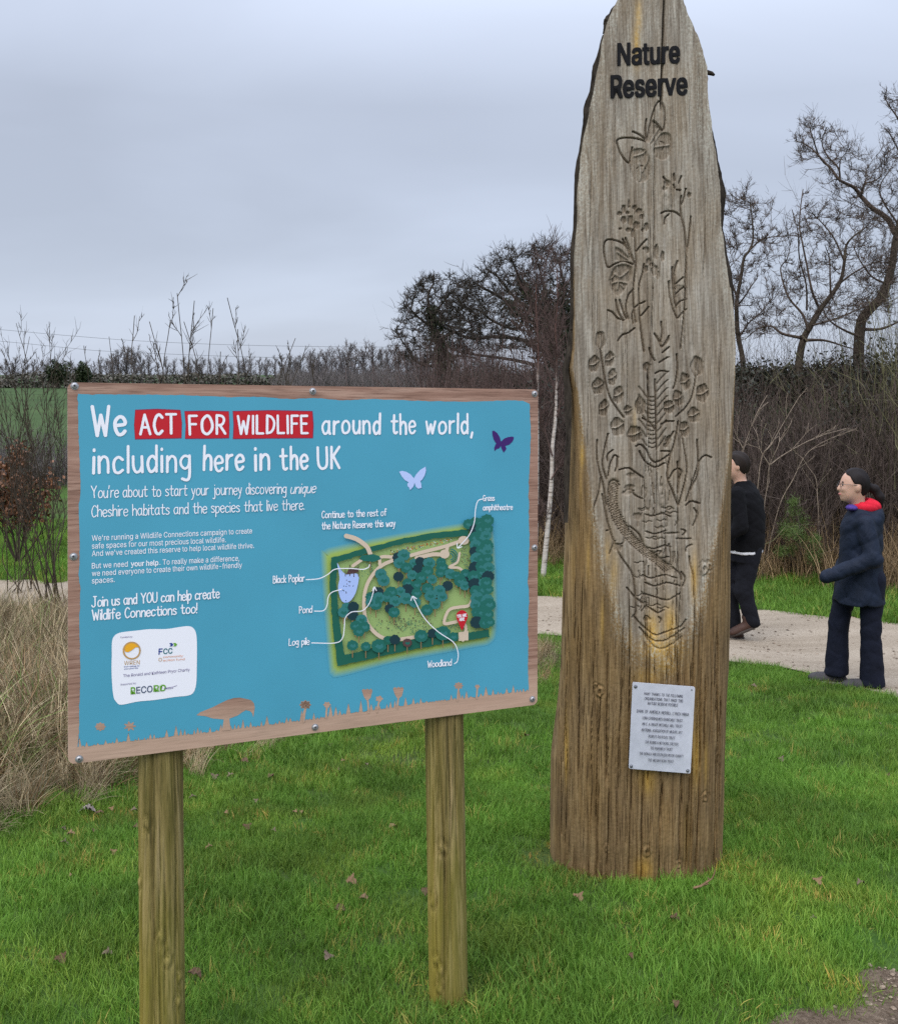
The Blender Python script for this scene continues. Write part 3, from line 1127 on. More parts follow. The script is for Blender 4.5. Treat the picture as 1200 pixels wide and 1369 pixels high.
for ox, mi in ((770, 3), (810, 5)):
    fl.poly(L8([(ox, 318), (ox + 26, 313), (ox + 45, 330), (ox + 30, 350), (ox + 2, 352), (ox + 18, 334)])[::-1], mi)
fl.stroke(L8([(675 + 17 * math.cos(a), 492 + 17 * math.sin(a)) for a in np.linspace(0, 6.283, 20)]), 5 / 8 * k8, 2, False)
fl.stroke(smooth(L8([(715, 800), (770, 790), (805, 785), (850, 770)])), 5 / 8 * k8, 0)
fl.stroke(smooth(L8([(720, 802), (770, 804), (810, 795)])), 5 / 8 * k8, 0)
fl.build('funders_logos', MI, panel)

# ---- the map of the reserve
ZM = lambda P: bps(P, 410, 670, 4.138)
kM = ppm(540, 800) / 4.138
outer = smooth([(75, 330), (95, 268), (180, 240), (500, 178), (860, 118), (980, 112), (1030, 150), (1050, 400), (1052, 690), (1020, 785), (900, 815), (500, 890), (200, 968), (135, 965), (115, 880), (75, 330)])
inner = smooth([(118, 350), (125, 305), (200, 280), (500, 212), (860, 152), (950, 150), (1000, 185), (1012, 400), (1014, 680), (985, 755), (880, 778), (500, 852), (210, 925), (165, 920), (150, 860), (118, 350)])
U, V_ = ZM(outer), ZM(inner)
n = len(U)
gm = bpy.data.meshes.new('map_glow')
gm.from_pydata([(*p, .0010) for p in U] + [(*p, .0010) for p in V_], [], [(i, n + i, n + (i + 1) % n, (i + 1) % n)[::-1] for i in range(n - 1)] + [tuple(range(n, 2 * n - 1))[::-1]])
ca_ = gm.color_attributes.new('Col', 'FLOAT_COLOR', 'POINT')
ca_.data.foreach_set('color', np.array([(.066, .315, .445, 1)] * n + [(.32, .44, .10, 1)] * n).ravel())
t_ = NT('print_glow', .45, .3)
gm.materials.append(t_.color(t_.attr('Col').outputs['Color']))
link(bpy.data.objects.new('map_glow', gm), panel)
MM = [flat('map_green', (.30, .42, .15), .55), flat('map_hedge', (.010, .105, .072), .55), flat('map_track', (.60, .48, .37), .55), flat('map_pond', (.38, .50, .84), .55),
      flat('map_tree_dark', (.008, .035, .045), .55), flat('map_tree_mid', (.012, .125, .10), .55), flat('map_tree_teal', (.03, .17, .165), .55), flat('map_trunk', (.22, .15, .07), .55), flat('map_brown', (.085, .045, .045), .55), M_RED, M_WHITE, flat('map_yellow', (.62, .42, .06), .55)]
fl = Flat(.0012, 1.5e-5)
fl.poly(ZM([(150, 330), (300, 285), (520, 228), (880, 180), (960, 190), (1000, 710), (880, 745), (600, 790), (400, 830), (195, 868), (150, 450)])[::-1], 0)
rm_ = np.random.default_rng(21)


def ragged(a, b, w0, mi):
    P, Q = resample(a, 40), resample(b, 40)
    fl.poly(ZM(np.vstack([P + rm_.normal(0, 1.6, P.shape), (Q + rm_.normal(0, 1.6, Q.shape))[::-1]]))[::-1], mi)


def dots(n, fx, mis, s0=4):
    for _ in range(n):
        x_, y_ = fx()
        a = rm_.random() * 3
        d = np.array([math.cos(a), math.sin(a)]) * s0
        fl.poly(ZM([(x_ - d[0], y_ - d[1]), (x_ + d[1] * .5, y_ - d[0] * .5), (x_ + d[0], y_ + d[1]), (x_ - d[1] * .5, y_ + d[0] * .5)]), mis[int(rm_.integers(0, len(mis)))])


def tr(P, w, mi=2):
    fl.stroke(ZM(smooth(P)), w * kM, mi)


def par(x0, x1, f0, f1):
    def g():
        x_ = rm_.uniform(x0, x1)
        return x_, rm_.uniform(f0(x_), f1(x_))
    return g


dots(150, par(460, 800, lambda x_: 272 - (x_ - 460) * .20, lambda x_: 296 - (x_ - 460) * .22), [11, 11, 10, 8, 9])
dots(170, lambda: (540 + rm_.normal(0, 75), 675 + rm_.normal(0, 26)), [5, 8], 4.5)
dots(55, lambda: (875 + rm_.normal(0, 18), 315 + rm_.normal(0, 38)), [5, 8], 4.5)
dots(40, lambda: (340 + rm_.normal(0, 28), 375 + rm_.normal(0, 28)), [5, 8], 4.5)
dots(40, lambda: (830 + rm_.normal(0, 28), 690 + rm_.normal(0, 12)), [5, 8], 4.5)
for rr in (18, 30, 42):
    fl.stroke(ZM([(785 + rr * math.cos(a), 305 + rr * math.sin(a)) for a in np.linspace(-1.4, 1.3, 12)]), 7 * kM, 5 if rr == 30 else 6)
ragged([(130, 312), (300, 262), (520, 205), (700, 172), (890, 152)], [(165, 338), (350, 278), (520, 235), (700, 205), (885, 188)], 0, 1)
ragged([(132, 310), (120, 450), (140, 700), (165, 910)], [(165, 335), (157, 450), (175, 650), (203, 855)], 0, 1)
ragged([(165, 910), (400, 855), (600, 812), (828, 770)], [(200, 848), (400, 800), (600, 752), (828, 722)], 0, 1)
ragged([(885, 766), (1005, 746)], [(884, 724), (1000, 706)], 0, 1)
tr([(862, 212), (760, 247), (640, 278), (560, 300), (470, 325), (400, 360), (345, 425), (316, 500), (312, 600), (335, 680), (400, 745), (480, 762), (590, 748)], 20)
tr([(475, 307), (405, 307), (398, 345)], 18)
tr([(600, 312), (690, 292), (755, 290), (772, 245)], 22)
tr([(212, 190), (270, 208), (325, 248), (347, 292)], 24)
tr([(300, 320), (250, 355)], 18)
tr([(903, 450), (908, 520), (890, 572), (840, 582), (790, 592), (766, 620), (754, 672), (800, 668), (848, 660), (872, 700), (857, 765)], 18)
tr([(838, 285), (825, 335), (780, 362), (830, 366), (855, 382)], 14)
fl.poly(ZM([(860 + 30 * math.cos(a), 215 + 24 * math.sin(a)) for a in np.linspace(0, 6.2, 16)])[::-1], 2)
fl.poly(ZM([(755 + 27 * math.cos(a), 290 + 25 * math.sin(a)) for a in np.linspace(0, 6.2, 16)])[::-1], 2)
fl.poly(ZM([(832, 722), (886, 714), (886, 766), (832, 770)])[::-1], 2)
fl.poly(ZM(smooth([(163, 340), (185, 378), (215, 402), (270, 398), (282, 430), (262, 510), (225, 556), (188, 548), (168, 480), (176, 420), (163, 340)]))[::-1], 3)
dots(16, lambda: (222 + rm_.normal(0, 18), 475 + rm_.normal(0, 32)), [4, 8], 5)
fl.poly(ZM([(225, 374), (282, 364), (276, 392), (212, 404)])[::-1], 8)
for a in ((208, 365, 412), (232, 350, 410), (280, 352, 412), (255, 392, 415)):
    fl.stroke(ZM([(a[0], a[1]), (a[0], a[2])]), 4 * kM, 8)


def mtree(x_, y_, r, mi, trunk=60):
    if trunk:
        fl.stroke(ZM([(x_, y_), (x_, y_ + r + trunk * .6)]), 6 * kM, 7)
    n_ = 9
    P = []
    for k in range(n_ * 4):
        a = 2 * math.pi * k / (n_ * 4)
        rr = r * (.92 + .09 * abs(math.sin(n_ * a / 2)) + .03 * rm_.normal())
        P.append((x_ + rr * math.cos(a), y_ + rr * .92 * math.sin(a)))
    fl.poly(ZM(P)[::-1], mi)
    if mi != 4:
        fl.poly(ZM([(x_ - r * .5, y_ + r * .1), (x_ - r * .2, y_ - r * .25), (x_ + r * .1, y_ - r * .05), (x_ + r * .45, y_ - r * .3), (x_ + r * .6, y_ + r * .15), (x_ + r * .1, y_ + r * .45)])[::-1], 6 if mi == 5 else 5)


fl.stroke(ZM([(345, 310), (345, 378)]), 6 * kM, 7)
fl.poly(ZM([(345 + 58 * math.cos(a) * (1 + .07 * math.sin(7 * a)), 312 + 20 * math.sin(a) * (1 + .1 * math.cos(5 * a))) for a in np.linspace(0, 6.2, 30)])[::-1], 5)
wood = [(500, 310), (530, 295), (505, 340), (585, 340), (545, 365), (620, 330), (670, 340), (610, 375), (660, 385), (735, 335), (740, 365), (575, 405), (625, 420), (685, 430), (730, 395), (785, 400), (820, 410), (870, 400), (885, 440), (840, 440), (500, 415), (403, 400), (418, 435),
        (550, 450), (600, 460), (770, 465), (865, 465), (660, 480), (725, 490), (740, 525), (550, 485), (510, 495), (460, 500), (435, 525), (600, 505), (675, 520), (345, 525), (385, 500), (390, 530), (480, 550), (540, 535), (590, 555), (375, 568), (345, 555), (450, 590), (475, 610), (700, 565), (655, 598)]
for x_, y_ in wood:
    mtree(x_, y_, rm_.uniform(27, 36), [4, 5, 6, 5, 6][int(rm_.integers(0, 5))])
y_ = 110
mtree(885, 125, 32, 5, 0)
while y_ < 690:
    for x_ in (918, 955, 982):
        mtree(x_ + (y_ - 110) * .022 + rm_.normal(0, 6), y_ + rm_.normal(0, 8), rm_.uniform(29, 38), [4, 5, 6, 5, 6, 5][int(rm_.integers(0, 6))], 0)
    y_ += 42
for x_, y_ in ((215, 585), (250, 580), (195, 610), (245, 625), (295, 650), (262, 685), (310, 690), (280, 715)):
    mtree(x_, y_, 32, [5, 6, 4, 6, 6, 4, 5, 6][int(x_) % 8], 50)
for x_, y_, r, mi in ((245, 792, 32, 5), (318, 798, 28, 5), (390, 795, 42, 5), (440, 765, 28, 1), (478, 760, 30, 4), (546, 778, 26, 8), (622, 740, 38, 5), (685, 725, 28, 4), (742, 725, 44, 5), (800, 745, 28, 5)):
    mtree(x_, y_, r, mi, 55)
for P, w in (([(-10, 430), (60, 424), (110, 400), (150, 372), (230, 368), (300, 373), (332, 362), (338, 348)], 5), ([(35, 603), (85, 600), (105, 570), (110, 530), (130, 500), (185, 482)], 5),
             ([(20, 778), (150, 778), (190, 750), (200, 690), (205, 640), (240, 608), (300, 600), (340, 555), (365, 475)], 5), ([(805, 893), (822, 878), (825, 830), (800, 775), (720, 720), (660, 665), (620, 610), (590, 550), (575, 522)], 5),
             ([(566, 545), (575, 522), (597, 535)], 5), ([(354, 490), (365, 470), (376, 490)], 5)):
    fl.stroke(ZM(smooth(P)), w * kM, 10)
fl.stroke(smooth(Z2([(857, 587), (832, 598), (821, 640), (815, 700), (790, 760), (738, 818)])), 1.3 * ppm(640, 700), 10)
fl.stroke(smooth(Z2([(735, 797), (737, 818), (757, 812)])), 1.2 * ppm(640, 700), 10)
pin = [(847 + 32 * math.cos(a), 632 + 34 * math.sin(a)) for a in np.linspace(R(150), R(390), 20)] + [(868, 665), (847, 712), (826, 665)]
fl.poly(ZM(pin)[::-1], 9)
a_, b_ = ZM([(820, 638), (872, 632)])
fl.write('YOU ARE', a_, b_, 15 * kM, 3.2 * kM, 10)
a_, b_ = ZM([(834, 657), (860, 654)])
fl.write('HERE', a_, b_, 15 * kM, 3.2 * kM, 10)
fl.build('site_map', MM, panel)
k_ = ppm(520, 740)
for txt, a, b, cap in (('Continue to the rest of', (430, 692.6), (516, 689), 9), ('the Nature Reserve this way', (430, 707.4), (527.5, 703.4), 9), ('Grass', (645, 669.4), (660, 669), 7.6), ('amphitheatre', (645, 682), (684, 681), 7.6),
                       ('Black Poplar', (365, 779.4), (406.5, 776.6), 9), ('Pond', (400, 819.4), (416.7, 818.3), 8.6), ('Log pile', (386, 862.8), (413, 861), 8.6), ('Woodland', (571, 892), (602.5, 889), 8.6)):
    fl = Flat(.0026, 2e-5)
    fl.write(txt, bp(*a), bp(*b), cap * k_, 1.15 * k_, seed=4)
    fl.build('map_label', M_WHITE, panel)

# ---- bolts
M_BOLT = flat('zinc_bolt', (.40, .40, .41), .5, .5, .8, var=.3, vscale=200)
M_BOLT_IN = flat('bolt_socket', (.10, .10, .10), .6)
prof = [(0.0098, 0.0), (.0098, .0016), (.0074, .0018), (.0070, .0045), (.0050, .0062), (.0032, .0066), (.0030, .0040)]
bv, bf = [], []
kk = 18
for (r, z) in prof:
    bv += [(r * math.cos(2 * math.pi * j / kk), r * math.sin(2 * math.pi * j / kk), z) for j in range(kk)]
for i in range(len(prof) - 1):
    bf += [(i * kk + j, i * kk + (j + 1) % kk, (i + 1) * kk + (j + 1) % kk, (i + 1) * kk + j) for j in range(kk)]
bf.append(tuple((len(prof) - 1) * kk + j for j in range(kk)))
bme = bpy.data.meshes.new('bolt')
bme.from_pydata(bv, [], bf)
bme.materials.append(M_BOLT)
bme.materials.append(M_BOLT_IN)
bme.polygons[len(bf) - 1].material_index = 1
for (px, py) in ((100, 516), (418, 523), (714, 526.5), (98.5, 744), (714, 732), (106, 1014.5), (421, 972), (711, 934.5)):
    u_ = bp(px, py)
    o = link(bpy.data.objects.new('bolt', bme), root)
    o.matrix_local = Matrix.Translation(Vector(BC + BX * u_[0] + BY * u_[1]) - root.location) @ Mb @ Matrix.Scale(.85, 4)

# ---- round posts
def make_post_mat():
    t = NT('treated_pole', .85, .2)
    co = t.coord()
    gr = t.coord(scale=(30, 30, 1.2))
    n1 = t.noise(gr, 1.5, 6, .6, .4)
    n2 = t.noise(t.coord(scale=(90, 90, 2.5)), 1.5, 4, .65)
    c = t.ramp(n1, [(.30, (.075, .054, .018)), (.5, (.235, .175, .072)), (.70, (.43, .325, .175))])
    c = t.mix(t.ramp(n2, [(.38, .85), (.52, 0.0)]), c, (.05, .04, .018))
    s_ = t.node('ShaderNodeSeparateXYZ')
    t.l.new(co, s_.inputs[0])
    # algae grows up from the wet foot and in streaks
    foot = t.math('MULTIPLY', t.math('SUBTRACT', .85, s_.outputs[2]), 1.4, True)
    n3 = t.noise(t.coord(scale=(14, 14, .9)), 1.4, 5, .6)
    al = t.math('MULTIPLY', t.ramp(n3, [(.34, .1), (.58, 1.0)]), t.math('ADD', foot, .42), True)
    c = t.mix(t.math('MULTIPLY', al, .85), c, t.mix(.35, (.19, .175, .020), c))
    n4 = t.noise(t.coord(scale=(9, 9, .5), loc=(3, 1, 0)), 1.5, 3)
    c = t.mix(t.ramp(n4, [(.47, 0.0), (.56, .72)]), c, (.050, .058, .012))
    yl = t.math('MULTIPLY', t.math('MULTIPLY', t.math('SUBTRACT', -.012, s_.outputs[0]), 26.0, True), foot)
    c = t.mix(t.math('MULTIPLY', yl, .8), c, (.26, .21, .028))
    t.bump(n2, .9, .006)
    return t.color(c)


M_POLE = make_post_mat()


def pole(px_top, py_top, px_base, rad, seed, yoff):
    u_ = bp(px_top, py_top)
    c0 = BC + BX * u_[0] + BY * u_[1] - BN * (.008 + rad + .002)
    a0 = ray(px_base, 1340)[0]
    zb = float(gz(0, c0[1])) - .06
    dx = (c0[0] - a0 * (c0[1] - .03)) / (c0[2] - zb)
    d = np.array((dx, -(dx * BN[0] + BN[2]) / BN[1], 1.0))      # runs parallel to the panel
    base = c0 - d * (c0[2] - zb)
    top = base + d * (1.45 - base[2])
    r = np.random.default_rng(seed)
    k, n = 150, 150
    A = np.arange(k) * 2 * math.pi / k
    cracks = [(r.uniform(-2.6, -.5), r.uniform(.2, .9), r.uniform(.2, .6)) for _ in range(7)]
    knots = [(r.uniform(-2.8, -.3), r.uniform(.1, .72)) for _ in range(7)]
    V = []
    for i in range(n):
        t = i / (n - 1)
        z = t * (top[2] - base[2])
        rr = rad * (1.03 - .03 * t) * (1 + .006 * np.sin(3 * A + 5 * t) + .004 * np.sin(7 * A - 9 * t))
        for ca, cz, ch in cracks:
            aa = (A - (ca + .03 * math.sin(z * 12 + ca * 9)) + math.pi) % (2 * math.pi) - math.pi
            rr = rr - .0065 * np.exp(-(aa / .045) ** 2) * max(0, 1 - abs(z - cz) / ch) ** .5
        for ka, kz in knots:
            aa = (A - ka + math.pi) % (2 * math.pi) - math.pi
            q_ = np.sqrt((aa * rad / .010) ** 2 + ((z - kz) / .013) ** 2)
            rr = rr + .0035 * np.exp(-q_ ** 2) - .0045 * np.exp(-((q_ - 1.3) / .35) ** 2)
        c = base + d * z
        V.append(np.column_stack([c[0] + rr * np.cos(A), c[1] + rr * np.sin(A), np.full(k, c[2])]))
    V = np.concatenate(V) - base
    f = [(i * k + j, i * k + (j + 1) % k, (i + 1) * k + (j + 1) % k, (i + 1) * k + j) for i in range(n - 1) for j in range(k)]
    f.append(tuple((n - 1) * k + j for j in range(k)))
    o = mesh_obj('post', V, f, M_POLE, root, smooth=True)
    o.location = Vector(base) - root.location


pole(219, 1000, 217, .050, 3, 0)
pole(605, 955, 600, .050, 8, 0)

# ================================================================== CARVED POST
YF, TB = PF.y, .235                            # front depth, half thickness
YC = YF + TB
SIL_Y = np.array([-75, -60, -40, -20, 0, 25, 50, 85, 98, 125, 150, 180, 208, 245, 303, 345, 387, 428, 466, 492, 503, 524, 576, 638, 723, 807, 890, 935, 984, 1009, 1060, 1133, 1175, 1240.])
SIL_L = np.array([866, 856, 844, 834, 825, 813, 806, 800, 798, 793, 788, 781, 776, 773, 771, 768, 767, 765, 762, 757, 758, 761, 761, 759, 756, 752, 750, 747, 741, 738, 737, 737, 737, 737.])
SIL_R = np.array([876, 886, 897, 906, 913, 922, 933, 944, 946, 946, 950, 952, 957, 961, 964, 970, 976, 979, 980, 979, 979, 978, 976, 974, 973, 972, 970, 967, 966, 965, 964.5, 962, 961, 960.])
ZL = at(0, 886, YF).z                          # the slanting cut starts here on the front ...
YT = YF + 2 * TB - .03
ZT = at(0, -75, YT).z                          # ... and leaves at the back, at the tip
KP = (YT - YF) / (ZT - ZL)


def plane_y(z):
    return YF + KP * (z - ZL)


def face_pt(px, py):
    a, b = ray(px, py)
    Y = (YF + KP * (CAM_H - ZL)) / (1 - KP * b)
    return a * Y, Y, CAM_H + b * Y


def pix(x, y, z):
    dz = z - CAM_H
    d, up = y * _c - dz * _s, y * _s + dz * _c
    return PX + F_PX * x / d, PY - F_PX * up / d


ZB = PF.z - .12
NR, NC = 1240, 230
zrow = np.linspace(ZB, ZT, NR)
zmid = .5 * (ZL + ZT)
yrow = np.maximum(plane_y(zrow), np.minimum(YC, np.where(zrow < zmid, YC, plane_y(zrow))))
_, pyrow = pix(0, yrow, zrow)
xl = (np.interp(pyrow, SIL_Y, SIL_L) - PX) / F_PX
xr = (np.interp(pyrow, SIL_Y, SIL_R) - PX) / F_PX
# depth factor of a pitched pinhole for points on these rows
fac = yrow * _c - (zrow - CAM_H) * _s
xl, xr = xl * fac, xr * fac
rag = lambda s_, sc_: (vnoise(zrow, zrow * 0 + s_, sc_, s_) - .5)
upz = np.clip((zrow - zmid) / .2, 0, 1)
xl = xl + (.005 * rag(31, .06) + .003 * rag(32, .015)) * upz + .006 * rag(35, .4)
xr = xr + (.005 * rag(33, .06) + .003 * rag(34, .015)) * upz + .006 * rag(36, .4)
cxr, wr = .5 * (xl + xr), .5 * (xr - xl)
im = int(np.argmin(abs(zrow - zmid)))
Rt = np.where(zrow < zmid, wr, wr[im])
cxt = np.where(zrow < zmid, cxr, cxr[im])
s1 = np.linspace(-1, 1, NC)
s1 = .62 * s1 + .38 * np.sin(math.pi / 2 * s1)
Xg = cxr[:, None] + wr[:, None] * s1[None]
Zg = np.repeat(zrow[:, None], NC, 1)
rel = np.clip((Xg - cxt[:, None]) / Rt[:, None], -1, 1)
arc = np.sqrt(1 - rel ** 2)
wave = .010 * (vnoise(Xg, Zg * .18, .07, 41) - .5) + .004 * (vnoise(Xg, Zg * .1, .02, 42) - .5)
ytr = YC - TB * arc + wave
yp = plane_y(Zg) + .004 * (vnoise(Xg, Zg, .12, 43) - .5)
cutd = yp - ytr                                 # > 0 where the saw has opened the trunk
Yg = np.maximum(yp, ytr)
cut = np.clip(cutd / .012, 0, 1)
GX, GYp = pix(Xg, Yg, Zg)
rowpy = GYp[:, NC // 2]

carve = np.zeros((NR, NC))                      # depth of the carving, metres
carvedm = np.zeros((NR, NC))


def rows_between(y0, y1):
    # rows run upwards, pixels downwards
    i0 = np.searchsorted(-rowpy, -y1 - 6)
    i1 = np.searchsorted(-rowpy, -y0 + 6)
    return max(0, i0 - 8), min(NR, i1 + 8)


def seg_dist(gx, gy, a, b):
    d = b - a
    L = d @ d + 1e-9
    t = np.clip(((gx - a[0]) * d[0] + (gy - a[1]) * d[1]) / L, 0, 1)
    return np.hypot(gx - a[0] - t * d[0], gy - a[1] - t * d[1])


def groove(P, w, depth, sm=True):
    P = smooth(P, 4) if sm else np.asarray(P, float)
    i0, i1 = rows_between(P[:, 1].min() - w, P[:, 1].max() + w)
    gx, gy = GX[i0:i1], GYp[i0:i1]
    D = np.full(gx.shape, 1e9)
    for a, b in zip(P[:-1], P[1:]):
        np.minimum(D, seg_dist(gx, gy, a, b), out=D)
    c = depth * np.clip((w / 2 - D) / (.30 * w) + .15, 0, 1)
    carve[i0:i1] = np.maximum(carve[i0:i1], c)


def rib(P, w, depth):
    P = smooth(P, 4)
    i0, i1 = rows_between(P[:, 1].min() - w, P[:, 1].max() + w)
    gx, gy = GX[i0:i1], GYp[i0:i1]
    D = np.full(gx.shape, 1e9)
    for a, b in zip(P[:-1], P[1:]):
        np.minimum(D, seg_dist(gx, gy, a, b), out=D)
    carve[i0:i1] *= 1 - depth * np.clip(1.3 - D / (w / 2), 0, 1)


def sunk(P, depth, hatch=.35, sm=True, soft=1.6):
    P = smooth(P, 4) if sm else np.asarray(P, float)
    i0, i1 = rows_between(P[:, 1].min(), P[:, 1].max())
    gx, gy = GX[i0:i1], GYp[i0:i1]
    ins = np.zeros(gx.shape, bool)
    D = np.full(gx.shape, 1e9)
    for a, b in zip(P, np.roll(P, -1, 0)):
        np.minimum(D, seg_dist(gx, gy, a, b), out=D)
        if a[1] != b[1]:
            c = ((a[1] > gy) != (b[1] > gy)) & (gx < (b[0] - a[0]) * (gy - a[1]) / (b[1] - a[1]) + a[0])
            ins ^= c
    d = np.where(ins, np.clip(D / soft + .25, 0, 1), 0)
    h = 1 - hatch * (.5 + .5 * np.sin(gx * 2.6 + 1.5 * np.sin(gy * .05)))
    carve[i0:i1] = np.maximum(carve[i0:i1], depth * d * h)


def ell(cx_, cy_, rx, ry, rot=0, n=14, lob=.08):
    a = np.linspace(0, 2 * math.pi, n, endpoint=False)
    rr = 1 + lob * np.cos(5 * a + cx_)
    x_, y_ = rx * rr * np.cos(a), ry * rr * np.sin(a)
    c, s_ = math.cos(rot), math.sin(rot)
    return np.column_stack([cx_ + c * x_ - s_ * y_, cy_ + s_ * x_ + c * y_])


ZA = lambda P: np.array(P, float) / 4.8 + (750, 0)
ZBb = lambda P: np.array(P, float) / 4.8 + (750, 220)
ZCc = lambda P: np.array(P, float) / 4.8 + (750, 430)
ZD = lambda P: np.array(P, float) / 4.8 + (750, 640)
DP = .0125
W0 = 2.5
# top butterfly
sunk(ZA([(450, 960), (500, 950), (545, 965), (572, 1020), (572, 1110), (540, 1165), (480, 1165), (446, 1110), (440, 1040)]), DP * .75)
sunk(ZA([(590, 955), (615, 880), (660, 848), (700, 866), (712, 930), (692, 1000), (650, 1030), (605, 1010)]), DP * .75)
sunk(ZA([(545, 905), (562, 830), (585, 765), (605, 800), (640, 835), (620, 880), (575, 930)]), DP * .7)
for P in ([(545, 908), (480, 888), (400, 884), (358, 900), (364, 940), (390, 1000), (432, 1045), (445, 1000), (455, 945)], [(550, 900), (575, 770), (605, 680), (632, 648), (660, 690), (666, 770), (650, 835), (620, 800), (595, 775)],
          [(545, 900), (538, 830), (546, 765)], [(538, 892), (500, 862), (458, 843)], [(485, 1080), (520, 1060), (540, 1080)], [(640, 905), (665, 920), (650, 960)]):
    groove(ZA(P), W0, DP)
for P in ([(548, 950), (590, 880), (625, 820)], [(548, 960), (520, 985), (470, 1000)], [(550, 965), (555, 1020), (520, 1100)], [(560, 950), (620, 940), (690, 930)], [(500, 1050), (510, 1120), (500, 1160)]):
    rib(ZA(P), 2.6, .75)
# upper flower head
for e in ((400, 285, 16, 28), (375, 315, 18, 16), (425, 310, 14, 12), (470, 275, 16, 16), (500, 300, 24, 20), (445, 360, 20, 36), (480, 390, 24, 26), (400, 355, 20, 24), (515, 335, 14, 20), (545, 400, 16, 28), (525, 420, 14, 14), (460, 440, 14, 30), (430, 420, 18, 16), (377, 412, 12, 8), (435, 245, 6, 26), (435, 270, 9, 8),
          (550, 550, 16, 24), (610, 560, 16, 50), (650, 590, 14, 36), (560, 620, 18, 20), (545, 670, 14, 24), (600, 680, 24, 36), (620, 710, 12, 30), (578, 640, 20, 14), (535, 540, 16, 10), (680, 120, 22, 22), (665, 150, 16, 16), (820, 195, 14, 18)):
    sunk(ZBb(ell(*e)), DP * .85, .3, soft=1.1)
for P in ([(470, 400), (475, 480), (478, 560), (480, 640), (465, 760), (460, 850), (470, 950), (480, 1010)], [(480, 560), (510, 520), (548, 480)], [(470, 630), (440, 560), (400, 510), (340, 485), (290, 485), (273, 530), (280, 600), (300, 660), (340, 640), (400, 620), (460, 640)],
          [(440, 590), (420, 530), (393, 478)], [(452, 600), (432, 520), (412, 472)], [(350, 870), (365, 940), (390, 990)], [(375, 870), (400, 950), (420, 990)], [(300, 935), (330, 950), (360, 985), (400, 1000)], [(465, 800), (430, 840), (415, 920), (430, 990)],
          [(535, 880), (480, 910), (455, 960), (460, 1020)], [(560, 915), (535, 945), (512, 970)], [(530, 640), (520, 700), (500, 770), (500, 850), (505, 1000), (515, 1100), (530, 1200)], [(770, 200), (765, 260), (770, 330), (790, 420), (800, 520), (800, 620), (795, 750), (795, 870), (785, 980), (775, 1080), (765, 1180)],
          [(765, 330), (730, 305), (680, 297), (640, 312)], [(660, 380), (668, 340), (690, 320)], [(802, 570), (815, 500), (825, 400), (830, 335)], [(655, 80), (672, 100), (690, 130)], [(722, 60), (726, 102)], [(770, 75), (755, 118)], [(720, 130), (728, 150)], [(798, 155), (782, 230), (765, 272)], [(740, 160), (765, 165)],
          [(690, 750), (695, 830), (715, 920), (742, 985)], [(710, 660), (715, 750), (725, 860), (740, 920)], [(745, 620), (725, 700), (732, 800)], [(780, 725), (735, 765)], [(785, 785), (735, 830)], [(800, 865), (760, 880), (738, 912)], [(800, 930), (770, 960), (748, 987)], [(640, 1010), (646, 1080), (635, 1150)],
          [(470, 1050), (430, 1080), (390, 1095), (365, 1130)], [(600, 1090), (625, 1130), (640, 1165)], [(690, 1100), (680, 1140), (650, 1165)]):
    groove(ZBb(P), W0, DP)
sunk(ZBb([(345, 525), (390, 550), (440, 610), (380, 622), (345, 615)]), DP * .8)
sunk(ZBb([(320, 690), (350, 650), (410, 640), (452, 660), (450, 720), (410, 800), (362, 846), (320, 800), (305, 740)]), DP * .8)
sunk(ZBb([(715, 655), (745, 622), (738, 760), (790, 780), (796, 860), (800, 930), (775, 990), (742, 985), (702, 900), (692, 760)]), DP * .4, .6)
for P in ([(360, 560), (400, 590), (440, 615)], [(340, 700), (380, 720), (430, 680)], [(330, 760), (370, 750), (420, 760)], [(360, 660), (370, 720), (360, 800)], [(320, 730), (350, 700)], [(400, 790), (380, 770)]):
    rib(ZBb(P), 2.4, .85)
# leaf sprays left and right
LV = [(210, 272, 38, 56, .2), (310, 242, 33, 50, .15), (235, 415, 40, 55, .1), (328, 357, 31, 56, .1), (365, 470, 34, 58, .15), (272, 555, 33, 56, .2), (360, 675, 46, 62, -.1), (428, 572, 28, 36, -.3), (470, 722, 50, 54, .2), (250, 120, 34, 60, 0),
      (870, 287, 43, 66, 0), (795, 385, 34, 58, -.15), (905, 460, 43, 62, .1), (750, 492, 36, 54, -.3), (690, 548, 38, 44, -.2), (850, 600, 40, 52, -.1), (790, 690, 33, 52, -.1), (505, 540, 34, 60, 0), (548, 290, 26, 30, 0), (680, 770, 20, 46, .4)]
for (a, b, rx, ry, ro) in LV:
    sunk(ZCc(ell(a, b, rx, ry, ro)), DP * .9, .55, soft=1.2)
    rib(ZCc([(a - rx * .7, b + ry * .12), (a, b + ry * .05), (a + rx * .8, b - ry * .35)] if abs(ro) > .02 else [(a, b - ry * .5), (a + 3, b), (a, b + ry * .8)]), 1.9, .85)
